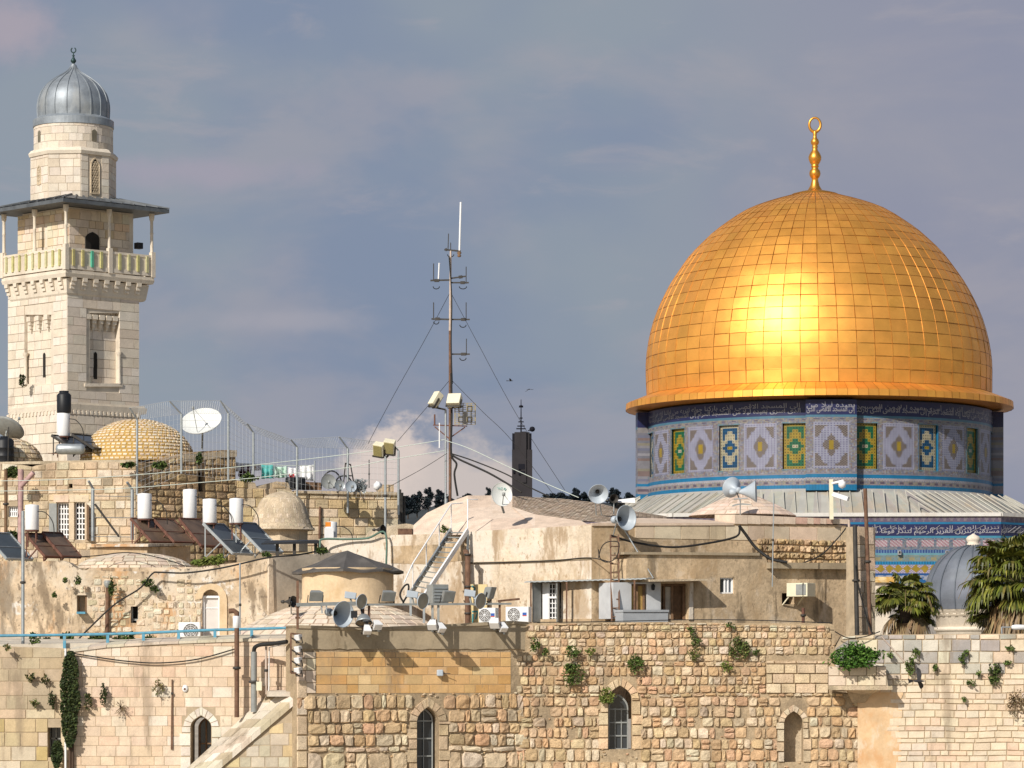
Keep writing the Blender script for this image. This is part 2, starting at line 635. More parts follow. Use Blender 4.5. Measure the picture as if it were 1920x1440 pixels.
M['dark'] = mat('dark_recess', (.02, .017, .014), .9)
M['wood'] = mat('weathered_wood', (.17, .10, .055), .8, var=.3, vs=6, bump=.3)
M['tarp'] = mat('black_tarpaulin', (.095, .086, .078), .55, var=.25, vs=1.2, bump=.25, bs=5, stains=((1.3, .5, .7, (1, 1, 1), (.16, .145, .13), .6),))
M['lead'] = mat('lead_sheet', (.27, .30, .33), .55, .4, var=.2, vs=2.5, bump=.12, bs=4, stains=((1.2, .5, .7, (1, 1, .5), (.42, .43, .42), .6),))
M['leaf'] = mat('wall_plant_leaf', (1, 1, 1), .7, tint=True, var=.2, vs=6, spec=.25)
M['pipe'] = mat('cream_drainpipe', (.50, .40, .33), .6, var=.15, vs=5)
M['pinkpipe'] = mat('pink_vent_pipe', (.46, .30, .28), .7, var=.2, vs=4, stains=((4, .55, .7, (1, 1, .4), (.22, .15, .14), .5),))
# ---------------------------------------------------------------- ground and far hill
g = MB()
g.box(-4000, 4000, -600, 8000, -1, 0)
tag(g.build('ground', mat('ground_stone', (.42, .36, .28), .95, var=.2, vs=.05)), kind='structure')


def build_hill():
    hill = MB()
    prof = polyline([(-400, 1190), (300, 1060), (560, 1000), (700, 972), (745, 964), (800, 955), (850, 936), (960, 928), (1010, 934), (1075, 940), (1200, 944), (1400, 965), (1700, 1000), (2400, 1090), (3000, 1250)])
    nx, ny = 90, 14
    vs = []
    for j in range(ny + 1):
        for i in range(nx + 1):
            px = -400 + 3400 * i / nx
            Y = 1000 + 1300 * j / ny
            t = min(1, j / 9)
            hz = (HOR - prof(px)) / F * 1836
            z = hz * (t * t * (3 - 2 * t)) + CZ * t + 5 * noise.noise(Vector((px * .02, Y * .01, 0))) * (1 - t) - 1
            vs.append((X(px, 1836), Y, max(-1.5, z)))
    fs = [(j * (nx + 1) + i, j * (nx + 1) + i + 1, (j + 1) * (nx + 1) + i + 1, (j + 1) * (nx + 1) + i) for j in range(ny) for i in range(nx)]
    hill.add(vs, fs, None, True)
    tag(hill.build('hill', mat('hill_scrub', (.035, .042, .045), 1, var=.4, vs=.02)), kind='structure')  # scrub tone kept dark in place of a cast cloud shadow


build_hill()
DK = mat('far_foliage', (1, 1, 1), .9, tint=True, var=.2, vs=.5, spec=.1)
BARK = mat('bark', (.06, .045, .035), .95, var=.2)


def leaf_quads(mb, c, r, n, size, pal, flat=1.0, droop=0):
    for _ in range(n):
        while True:
            p = Vector((rnd(-1, 1), rnd(-1, 1), rnd(-1, 1)))
            if p.length < 1:
                break
        p = Vector((p.x * r[0], p.y * r[1], p.z * r[2]))
        q = Vector(c) + p
        a = Vector((rnd(-1, 1), rnd(-1, 1), rnd(-1, 1))).normalized()
        b = a.orthogonal().normalized()
        sz = size * rnd(.6, 1.4)
        a = a * sz
        b = b * sz * rnd(.35, .6)
        mb.add([q - a, q + b * .9, q + a, q - b * .9], [(0, 1, 2, 3)], jit(random.choice(pal), .25))


def far_tree(px, top, wpx, basepy, Y, label, cat='tree', cone=False):
    k = S(Y)
    x, z0, z1 = X(px, Y), Z(basepy, Y), Z(top, Y)
    h = z1 - z0
    r = wpx * k / 2
    t = thing('conifer_tree' if cone else 'dark_tree', label, cat, (x, Y, z0 - 2), 'dark trees on the far hill')
    mb = MB()
    mb.tube([(x, Y, z0 - 2), (x, Y, z0 + h * .8)], r * .12, 5, r2=r * .03)
    mb.build('trunk', BARK, t)
    mb = MB()
    pal = [(.018, .026, .032), (.026, .034, .036), (.012, .018, .026)]
    for i in range(9 if cone else 12):
        f = (i + .5) / (9 if cone else 12)
        rr = r * (1.05 - f) if cone else r * (.35 + .6 * sin(pi * min(1, f * .8 + .2)))
        a = rnd(0, 6.28)
        o = r * .45 * (0 if cone else 1)
        leaf_quads(mb, (x + o * cos(a), Y + o * sin(a), z0 + h * (.08 + .86 * f)), (rr * rnd(.7, 1), rr * .7, h * .13), 110, r * .2, pal)
    mb.build('crown', DK, t)


for a in [(765, 931, 26, 965, 1500, 'low dark tree at the left end of the grove right of the floodlight pole', 0), (782, 922, 24, 962, 1520, 'dark bushy tree behind the mast foot, second from the grove end', 0),
          (803, 914, 20, 955, 1540, 'tall pointed dark tree left of the mast foot', 1), (823, 918, 18, 952, 1500, 'pointed dark tree just left of the mast pole', 1),
          (838, 925, 24, 952, 1560, 'dark tree partly behind the mast pole on the far hill', 0), (872, 927, 30, 945, 1600, 'flat dark tree between the mast and the white dish', 0),
          (915, 914, 12, 940, 1550, 'small lone pointed tree left of the round white dish', 1),
          (1030, 926, 28, 950, 1560, 'low dark tree right beside the far tower foot', 0), (1058, 926, 40, 955, 1500, 'broad dark tree between far tower and pedestal loudspeaker', 0), (1078, 916, 26, 950, 1480, 'tallest dark tree between far tower and pedestal loudspeaker', 0),
          (1100, 924, 26, 950, 1530, 'dark tree just left of the pedestal loudspeaker', 0), (1152, 916, 26, 955, 1450, 'round dark tree right of the pedestal loudspeaker', 0), (1178, 925, 30, 958, 1480, 'dark tree touching the left edge of the tiled drum', 0)]:
    far_tree(*a[:6], bool(a[6]))


def build_tower():
    Y = 1500
    k = S(Y)
    t = thing('observation_tower', 'tall stone tower with antenna mast on the far hill, coloured as under cloud shadow', 'tower', (X(979, Y), Y, Z(960, Y)))
    m = mat('cloud_shaded_tower_stone', (.034, .030, .033), .95, var=.15, vs=.15)  # cloud shadow over the tower is put into the stone colour
    dk = mat('dark_slit', (.006, .006, .012), .9)
    x0, x1 = X(960, Y), X(998, Y)
    zt, zn = Z(810, Y), Z(843, Y)
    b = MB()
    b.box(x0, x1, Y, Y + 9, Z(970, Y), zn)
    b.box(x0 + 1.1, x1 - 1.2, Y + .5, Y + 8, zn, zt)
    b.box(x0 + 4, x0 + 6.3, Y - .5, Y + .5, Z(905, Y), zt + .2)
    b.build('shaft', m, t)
    for bx in ((x0 + .1, x0 + 1.1, Y + 1, Y + 7, zn, zt - .5), (x1 - 1.2, x1 - .3, Y + 1, Y + 7, zn, zt - .5)):
        b = MB()
        b.box(*bx)
        b.build('dark_opening', dk, t)
    for (a, c, d, e) in ((972, 984, 870, 880), (972, 984, 883, 890), (962, 965, 880, 887)):
        b = MB()
        b.box(X(a, Y), X(c, Y), Y - .6, Y, Z(e, Y), Z(d, Y))
        b.build('dark_window', dk, t)
    b = MB()
    b.tube([(X(977, Y), Y + 3, zt), (X(977, Y), Y + 3, Z(748, Y))], .35, 5, r2=.15)
    for py, w in ((762, 4), (783, 3), (790, 5), (798, 7), (803, 9)):
        b.bar((X(977 - w, Y), Y + 3, Z(py, Y)), (X(977 + w, Y), Y + 3, Z(py, Y)), .5)
    b.lathe([(0, -.6), (.9, -.2), (.9, .3), (0, .7)], (X(977, Y), Y + 3, Z(761, Y)), 8)
    b.build('antenna_mast', dk, t)
    b = MB()
    b.lathe([(0, -1.2), (.9, -.9), (1.3, 0), (.9, .9), (0, 1.2)], (X(998, Y), Y + 2, Z(804, Y)), 10)
    b.bar((X(990, Y), Y + 2, Z(807, Y)), (X(998, Y), Y + 2, Z(805, Y)), .4)
    b.build('microwave_dish', dk, t)


build_tower()
# ---------------------------------------------------------------- the golden domed shrine
AR = {}
for ch, base, two in (('ا', 0xFE8D, 1), ('ب', 0xFE8F, 0), ('ة', 0xFE93, 1), ('ت', 0xFE95, 0), ('ث', 0xFE99, 0), ('ج', 0xFE9D, 0), ('ح', 0xFEA1, 0), ('خ', 0xFEA5, 0), ('د', 0xFEA9, 1), ('ذ', 0xFEAB, 1),
                      ('ر', 0xFEAD, 1), ('ز', 0xFEAF, 1), ('س', 0xFEB1, 0), ('ش', 0xFEB5, 0), ('ص', 0xFEB9, 0), ('ض', 0xFEBD, 0), ('ط', 0xFEC1, 0), ('ظ', 0xFEC5, 0), ('ع', 0xFEC9, 0), ('غ', 0xFECD, 0),
                      ('ف', 0xFED1, 0), ('ق', 0xFED5, 0), ('ك', 0xFED9, 0), ('ل', 0xFEDD, 0), ('م', 0xFEE1, 0), ('ن', 0xFEE5, 0), ('ه', 0xFEE9, 0), ('و', 0xFEED, 1), ('ى', 0xFEEF, 1), ('ي', 0xFEF1, 0),
                      ('أ', 0xFE83, 1), ('إ', 0xFE87, 1)):
    AR[ch] = (base, two)


def shape(txt):
    """join Arabic letters into their contextual forms, stored left to right"""
    out = []
    for w in txt.split():
        g = []
        i = 0
        prev = False
        while i < len(w):
            c = w[i]
            if c == 'ل' and i + 1 < len(w) and w[i + 1] == 'ا':
                g.append(chr(0xFEFC if prev else 0xFEFB))
                prev = False
                i += 2
                continue
            b, two = AR[c]
            nxt = i + 1 < len(w) and not two
            if two:
                g.append(chr(b + (1 if prev else 0)))
            else:
                g.append(chr(b + (3 if prev and nxt else 1 if prev else 2 if nxt else 0)))
            prev = nxt
            i += 1
        out.append(''.join(g))
    return ' '.join(out)[::-1]


YASIN = 'يس والقرءان الحكيم إنك لمن المرسلين على صراط مستقيم تنزيل العزيز الرحيم لتنذر قوما ما أنذر ءاباؤهم فهم غافلون'.replace('ءا', 'ا').replace('ؤ', 'و')
ISRA = 'سبحان الذى أسرى بعبده ليلا من المسجد الحرام إلى المسجد الاقصى الذى باركنا حوله لنريه من اياتنا إنه هو السميع البصير'


def text_mesh(body, bold=0.0):
    cu = bpy.data.curves.new('lettering', 'FONT')
    cu.body = body
    cu.offset = bold
    cu.resolution_u = 2
    o = bpy.data.objects.new('lettering', cu)
    COL.objects.link(o)
    dg = bpy.context.evaluated_depsgraph_get()
    me = o.evaluated_get(dg).to_mesh()
    vs = [v.co.copy() for v in me.vertices]
    fs = [tuple(p.vertices) for p in me.polygons]
    o.evaluated_get(dg).to_mesh_clear()
    bpy.data.objects.remove(o)
    return vs, fs


def lay_text(mb, body, length, z0, h, place, col, bold=.008):
    """stretch a line of lettering over a length; place (u, z) gives the point on the wall"""
    vs, fs = text_mesh(body, bold)
    x0, x1 = min(v.x for v in vs), max(v.x for v in vs)
    y0, y1 = min(v.y for v in vs), max(v.y for v in vs)
    mb.add([place((v.x - x0) / (x1 - x0) * length, z0 + (v.y - y0) / (y1 - y0) * h) for v in vs], fs, col)


YD = 205.0
KD = S(YD)
XC = X(1535, YD)
DC = Vector((XC, YD, 0))
RD = 323 * KD


def zs(py):
    return CZ + (HOR - py) * KD


def cyl(th, r, z):
    """th in degrees, 0 faces the camera, positive to the right"""
    a = radians(th)
    return Vector((XC + r * sin(a), YD - r * cos(a), z))


shrine = thing('domed_shrine', 'octagonal blue tiled shrine crowned by a great golden dome', 'shrine', (XC, YD, 0))
M['gold'] = mat('gilded_copper', (1.0, .46, .095), .46, .68, tint=True, var=.12, vs=.7, stains=((.5, .55, .72, (1, 1, 1), (.55, .26, .03), .35),), bump=.10, bs=1.1)
M['goldp'] = mat('gilded_finial', (.74, .35, .06), .40, .85, var=.1, vs=2)
M['tile'] = mat('glazed_tile', (.53, .53, .56), .42, tint=True, var=.14, vs=2.2, spec=.4)


def lean(p):
    return Vector((p.x - max(0, p.z - zs(742)) * .0185, p.y, p.z))


def build_gold():
    prof = [(322, 742), (322.5, 720), (323, 690), (321, 665), (317, 641), (312, 620), (306, 600), (298, 580), (288, 559), (277, 538), (264, 518), (250, 498), (234, 477), (214, 457), (191, 436), (162, 415), (130, 395), (88, 379), (43, 366), (30, 362)]
    pts = smooth([Vector((r * KD, 0, zs(y))) for r, y in prof], 8)
    L = [0]
    for a, b in zip(pts, pts[1:]):
        L.append(L[-1] + (b - a).length)

    def at(s):
        for i in range(len(L) - 1):
            if s <= L[i + 1]:
                t = (s - L[i]) / max(1e-6, L[i + 1] - L[i])
                p = pts[i].lerp(pts[i + 1], t)
                return p.x, p.z
        return pts[-1].x, pts[-1].z
    NP = 60
    rows = 23
    mb = MB()
    for r in range(rows):
        s0, s1 = L[-1] * r / rows, L[-1] * (r + 1) / rows
        for k in range(NP):
            th0, th1 = (k + .2) * 360 / NP - 180, (k + 1.2) * 360 / NP - 180
            if abs((th0 + th1) / 2) > 115:
                n = 1
            else:
                n = 3
            c = [rnd(-.016, .016) for _ in range(4)]
            bul = rnd(-.008, .016)
            vs = []
            for j in range(n + 1):
                rr, zz = at(lerp(s0, s1, j / n))
                for i in range(n + 1):
                    a, b = i / n, j / n
                    d = lerp(lerp(c[0], c[1], a), lerp(c[2], c[3], a), b) + bul * 16 * a * (1 - a) * b * (1 - b)
                    vs.append(lean(cyl(lerp(th0, th1, a), rr + d, zz)))
            fs = [(j * (n + 1) + i, j * (n + 1) + i + 1, (j + 1) * (n + 1) + i + 1, (j + 1) * (n + 1) + i) for j in range(n) for i in range(n)]
            mb.add(vs, fs, jit((.93, .92, .88), .08), True)
    # standing seams and lap joints
    for k in range(NP):
        th = (k + .2) * 360 / NP - 180
        if abs(th) > 120:
            continue
        m_ = 26
        w = .17
        for j in range(m_):
            (r0, z0), (r1, z1) = at(L[-1] * .985 * j / m_), at(L[-1] * .985 * (j + 1) / m_)
            q0, q1 = degrees_(.028 / max(r0, .3)), degrees_(.028 / max(r1, .3))
            mb.add([lean(cyl(th - q0, r0 - .01, z0)), lean(cyl(th, r0 + .024, z0 + .01)), lean(cyl(th + q0, r0 - .01, z0)),
                    lean(cyl(th - q1, r1 - .01, z1)), lean(cyl(th, r1 + .024, z1 + .01)), lean(cyl(th + q1, r1 - .01, z1))], [(0, 1, 4, 3), (1, 2, 5, 4)], (.36, .30, .22))
    for r in range(1, rows):
        rr, zz = at(L[-1] * r / rows)
        r2, z2 = at(L[-1] * r / rows + .035)
        for k in range(80):
            a, b = -120 + 3 * k, -117 + 3 * k
            mb.add([lean(cyl(a, rr + .016, zz)), lean(cyl(b, rr + .016, zz)), lean(cyl(b, r2 + .004, z2)), lean(cyl(a, r2 + .004, z2))], [(0, 1, 2, 3)], (.36, .29, .20))
    d = mb.build('dome', M['gold'], shrine)
    mb = MB()
    cx = lean(Vector((XC, YD, zs(360))))
    k = KD

    def prof_px(l):
        return [(max(.001, r * k), zs(y)) for r, y in l]
    mb.lathe(prof_px([(45, 367), (43, 364), (28, 360), (14, 357), (12, 354), (8.5, 348), (7.5, 343), (6.5, 340), (6, 335), (8, 333), (10, 329), (10.6, 325), (9.5, 320), (6.5, 317), (6, 314), (7.5, 313), (7.5, 311), (6, 310), (9, 306), (11.5, 300), (12, 297), (12, 294), (10.5, 290), (8.5, 286), (5.5, 282), (4.8, 278), (6, 275), (4.6, 273), (7, 270), (8, 266), (6.6, 262), (4, 259), (3.4, 254), (4, 250), (3, 247)]), (cx.x, YD, 0), 20)
    ring = []
    zc = zs(234)
    n = 26
    vs, fs = [], []
    for i in range(n):
        a = 2 * pi * i / n - pi / 2
        wth = (1.5 + 1.7 * (1 - (i / n - .0) if i / n < .5 else i / n) ** 2) * k
        c = Vector((cx.x + 10.6 * k * cos(a), YD, zc + 13.2 * k * sin(a)))
        o = Vector((cos(a), 0, sin(a)))
        for m_ in range(6):
            b = 2 * pi * m_ / 6
            vs.append(c + o * wth * cos(b) + Vector((0, 1, 0)) * wth * .8 * sin(b))
    for i in range(n):
        for m_ in range(6):
            fs.append((i * 6 + m_, i * 6 + (m_ + 1) % 6, ((i + 1) % n) * 6 + (m_ + 1) % 6, ((i + 1) % n) * 6 + m_))
    mb.add(vs, fs, None, True)
    mb.build('finial', M['goldp'], d)
    # cornice
    mb = MB()
    rin, rout = 318 * k, 361 * k
    for kk in range(120):
        a, b = -180 + 3 * kk, -177 + 3 * kk
        c = jit((.95, .92, .85), .12)
        g_ = rnd(-.01, .01)
        mb.add([cyl(a + .06, rin, zs(741)), cyl(b - .06, rin, zs(741)), cyl(b - .06, rout + g_, zs(758)), cyl(a + .06, rout + g_, zs(758)), cyl(b - .06, rout + .03 + g_, zs(769.5)), cyl(a + .06, rout + .03 + g_, zs(769.5))], [(0, 1, 2, 3), (3, 2, 4, 5)], c)
        mb.add([cyl(a, rout - .02, zs(759)), cyl(b, rout - .02, zs(759)), cyl(b, rout, zs(769)), cyl(a, rout, zs(769)), cyl(b, RD - .3, zs(773)), cyl(a, RD - .3, zs(773)), cyl(b, rin, zs(742)), cyl(a, rin, zs(742))], [(0, 1, 2, 3), (3, 2, 4, 5), (7, 6, 1, 0)], (.6, .5, .4))
    mb.build('cornice', M['gold'], shrine)


def degrees_(x):
    return x * 180 / pi


build_gold()
TH0 = -1.4
LIL = (.45, .45, .54)
GRY = (.33, .32, .34)
BRN = (.23, .19, .165)
YEL = (.46, .32, .03)
CRM = (.58, .52, .34)
GRN = (.01, .17, .07)
BLU = (.008, .10, .22)
TUR = (.015, .25, .48)
NAV = (.026, .032, .125)


def speck(u, v, pal):
    h = noise.cell(Vector((u * 13.7 + 3, v * 9.1, 2.5)))
    return pal[int(abs(h) * 977) % len(pal)]


def dot(c, i, j, a=.28):
    return tuple(x * (1 + (a if (i + j) % 2 else -a)) for x in c)


def panel_white(u, v, i, j):
    if abs(u) > 31 or abs(v) > 41:
        return None
    u, v = round(u / 3.1) * 3.1, round(v / 3.1) * 3.1
    if abs(u) < 6 and abs(v) < 9:
        return YEL
    if abs(u) / 15.5 + abs(v) / 21 < 1:
        return dot(BRN, i, j, .4)
    if abs(u) < 26 and abs(v) < 36 and abs(u) / 30 + abs(v) / 41 > 1.13:
        return dot(BRN, i, j, .4)
    return (.22, .23, .36) if i % 2 == 0 and j % 2 == 0 else LIL


def panel_window(i, j, A, B, C):
    """lattice of 8 x 15 pierced tiles, 3 x 3 cells each; A border and ring, B ground, C heart"""
    ci, ri = i // 3, j // 3
    ci, ri = min(ci, 7 - ci), min(ri, 14 - ri)
    ch = ('AAAA', 'ABBB', 'ABBA', 'ABAA', 'ABAA', 'AAAB', 'AABB', 'ABBC')[ri][ci]
    c = {'A': A, 'B': B, 'C': C}[ch]
    hole_ = i % 3 == 1 and j % 3 == 1
    return tuple(x * .12 for x in c) if hole_ else jit(c, .08)


def drum_colour(th, py, i, j):
    """glazed tile pattern at an angle and height of the drum (heights in units of one photo pixel at the axis)"""
    a = (th - TH0) / 11.25
    k = round(a)
    u = (a - k) * 11.25 * pi / 180 * 323
    arc = th * pi / 180 * 323
    if py < 803:
        return NAV
    if py < 806:
        return (.10, .26, .36)
    if py < 814:
        m_ = (arc / 22) % 1
        return (.17, .14, .20) if .3 < m_ < .7 and 808 < py < 812 else speck(i, j, [(.36, .34, .33), (.28, .28, .28), (.38, .34, .25), (.25, .26, .33)])
    if 816 <= py <= 898:
        v = py - 857
        if k % 2 == 0:
            c = panel_white(u, v, i, j)
            if c:
                return c
        elif abs(u) < 21:
            return None
    if 906.5 < py:
        if py < 909:
            return (.34, .33, .36)
        if py < 913.5:
            return TUR
        if py < 918:
            return dot((.52, .49, .50), i, j, .2)
        if py < 927:
            m_ = (arc / 19) % 1
            return (.18, .14, .18) if .3 < m_ < .72 and 920 < py < 925 else speck(i, j, [(.42, .37, .30), (.36, .34, .27), (.44, .36, .36), (.30, .30, .35)])
        return dot(TUR, i, 0, .06)
    m_ = (py / 17 + (k % 2) * .5) % 1
    return (.17, .15, .24) if abs(abs(u) - 37) < 2.2 and m_ < .5 else speck(i, j, [(.34, .33, .35), (.26, .26, .30), (.36, .33, .25), (.24, .25, .33), (.42, .41, .44), (.30, .22, .20)])


def drum_grid(mb, t0, t1, r, dth, y0=776, y1=937, dy=2.05):
    nc = int((t1 - t0) / dth)
    nr = int((y1 - y0) / dy)
    for j in range(nr):
        ya, yb = y0 + (y1 - y0) * j / nr, y0 + (y1 - y0) * (j + 1) / nr
        for i in range(nc):
            a, b = t0 + (t1 - t0) * i / nc, t0 + (t1 - t0) * (i + 1) / nc
            c = drum_colour((a + b) / 2, (ya + yb) / 2, i, j)
            if c:
                mb.add([cyl(a, r, zs(yb)), cyl(b, r, zs(yb)), cyl(b, r, zs(ya)), cyl(a, r, zs(ya))], [(0, 1, 2, 3)], c)


def build_drum():
    mb = MB()
    drum_grid(mb, -104, 104, RD, .48)
    mb.lathe([(RD, zs(945)), (RD, zs(776))], (XC, YD, 0), 40, a0=radians(-90 + 103), a1=radians(270 - 103), col=GRY, smooth=False)
    mb.lathe([(RD - .45, zs(950)), (RD - .45, zs(770))], (XC, YD, 0), 90, col=(.05, .06, .09))
    mb.build('drum', M['tile'], shrine)
    # windows, each recessed in the drum
    for k in range(-9, 9):
        if k % 2 == 0:
            continue
        tc_ = TH0 + k * 11.25
        if abs(tc_) > 92:
            continue
        green = (k % 4) in (1, 3) and (abs(k) // 2) % 2 == 0
        mb = MB()
        rr = RD - .16
        hw = 21 / 323 * 180 / pi
        nc, nr = 24, 45
        for j in range(nr):
            ya, yb = 816 + 82 * j / nr, 816 + 82 * (j + 1) / nr
            for i in range(nc):
                a, b = tc_ - hw + 2 * hw * i / nc, tc_ - hw + 2 * hw * (i + 1) / nc
                c = panel_window(i, j, YEL if green else CRM, GRN if green else BLU, CRM if green else YEL)
                mb.add([cyl(a, rr, zs(yb)), cyl(b, rr, zs(yb)), cyl(b, rr, zs(ya)), cyl(a, rr, zs(ya))], [(0, 1, 2, 3)], c)
        e = .35
        a, b, z0, z1 = tc_ - hw - e, tc_ + hw + e, zs(899), zs(815)
        mb.add([cyl(a, rr, z0), cyl(a, RD + .02, z0), cyl(a, RD + .02, z1), cyl(a, rr, z1), cyl(b, rr, z0), cyl(b, RD + .02, z0), cyl(b, RD + .02, z1), cyl(b, rr, z1)],
               [(0, 1, 2, 3), (4, 7, 6, 5), (0, 4, 5, 1), (3, 2, 6, 7)], TUR if not green else (.10, .28, .30))
        for (p, q, y_, w_) in ((a, b, 815, 1.2), (a, b, 899, 1.2)):
            mb.add([cyl(p, RD + .02, zs(y_ - w_)), cyl(q, RD + .02, zs(y_ - w_)), cyl(q, RD + .02, zs(y_ + w_)), cyl(p, RD + .02, zs(y_ + w_))], [(0, 1, 2, 3)], (.20, .34, .38))
        mb.build('lattice_window', M['tile'], shrine)
    for th in (TH0, TH0 - 90, TH0 + 90):
        mb = MB()
        r2 = RD + 20 * KD
        drum_grid(mb, th - 7.6, th + 7.6, r2, .46)
        for sgn in (-1, 1):
            n = 34
            for j in range(n):
                ya, yb = 776 + 162 * j / n, 776 + 162 * (j + 1) / n
                c = drum_colour(th + 5.6, (ya + yb) / 2, j, j * 3)
                mb.add([cyl(th + sgn * 7.6, RD - .1, zs(yb)), cyl(th + sgn * 7.6, r2, zs(yb)), cyl(th + sgn * 7.6, r2, zs(ya)), cyl(th + sgn * 7.6, RD - .1, zs(ya))], [(0, 1, 2, 3)], c or LIL)
        mb.build('buttress', M['tile'], shrine)
    # inscription on the drum
    mb = MB()
    WHT = (.46, .45, .46)  # white lettering greyed in colour for the shade under the cornice
    hz = (803 - 779) * KD
    vis = [(-82, TH0 - 8, RD + .012), (TH0 - 7.3, TH0 + 7.3, RD + 20 * KD + .012), (TH0 + 8.1, 82, RD + .012)]
    words_ = ISRA.split()
    for (a, b, r) in vis:
        ln = radians(b - a) * r
        rep = max(1, round(ln / 9.0))
        for q in range(rep):
            aa, bb = lerp(a, b, q / rep), lerp(a, b, (q + 1) / rep)
            l_ = radians(bb - aa) * r
            nw = max(4, int(l_ / .95))
            s0 = (q * 5 + int(abs(a))) % max(1, len(words_) - nw + 1)
            body = shape(' '.join(words_[s0:s0 + nw]))
            lay_text(mb, body, l_ * .98, zs(801.5), hz * .62, lambda u, z, aa=aa, r=r: cyl(aa + degrees_(u / r), r, z), WHT, .012)
            body2 = shape(' '.join(words_[(s0 + 7) % 12:(s0 + 7) % 12 + max(3, nw - 1)]))
            lay_text(mb, body2, l_ * .98, zs(793), hz * .55, lambda u, z, aa=aa, r=r: cyl(aa + degrees_(u / r), r + .004, z), (.42, .42, .46), .006)
    mb.build('drum_inscription', M['tile'], shrine)


build_drum()
# octagonal aisle below the drum
RC = 22.96
OROT = -2.5
AP = RC * cos(pi / 8)
YF = YD - AP
KF = S(YF)


def zf(py):
    return CZ + (HOR - py) * KF


def oct_pt(k, r, z):
    a = radians(22.5 + OROT + 45 * k)
    return Vector((XC + r * sin(a), YD - r * cos(a), z))


def oct_colour(x, py, i, j):
    if py < 968:
        return (.62, .58, .55)
    if py < 979:
        t = (x / 13) % 1
        return (.20, .15, .22) if abs(t - .5) * 2 < (py - 968) / 11 else (.30, .25, .28)
    if py < 982.5:
        return TUR
    if py < 1005:
        return NAV
    if py < 1009:
        return (.07, .34, .48)
    if py < 1031:
        t = (x / 29) % 1
        if t < .78 and 1014 <= py < 1025.5:
            return [(.58, .42, .44), (.66, .60, .60), (.46, .20, .24)][(i * 2 + j) % 3]
        return speck(i, j, [(.22, .26, .30), (.30, .30, .33), (.26, .27, .27), (.12, .17, .26)])
    if py < 1037:
        return (.03, .08, .30) if i % 2 else (.16, .30, .48)
    if py < 1041.5:
        return (.20, .45, .52)
    if py < 1053:
        t = (x / 21) % 1
        return (.40, .36, .20) if t < .45 and 1044 < py < 1051 else speck(i, j, [(.22, .32, .28), (.30, .36, .30), (.24, .34, .38)])
    if py < 1058.5:
        return dot(TUR, i, 0, .25)
    if py < 1075:
        t = (x / 16.5) % 1 - .5
        return YEL if abs(t) * 2 + abs(py - 1066.5) / 8.5 < 1 else dot((.50, .44, .56), i, j, .25)
    if py < 1079:
        return (.02, .11, .34)
    if py < 1140:
        t = (x + 40) % 108 - 54
        yy = 1079 + 26 - py
        rr = hypot(t, max(0, py - 1106) * 0 + (1122 - py if py < 1122 else 0))
        if abs(t) < 44 and rr < 42:
            if rr > 35:
                return (.02, .17, .42)
            if rr > 30:
                return (.03, .045, .05)
            return (.45, .42, .34) if hypot((t % 9) - 4.5, (py % 9) - 4.5) > 3 else (.02, .03, .03)
        return [(.50, .52, .58), (.16, .26, .46)][(i // 2 + j // 2) % 3 == 0]
    return jit((.52, .48, .42), .04)


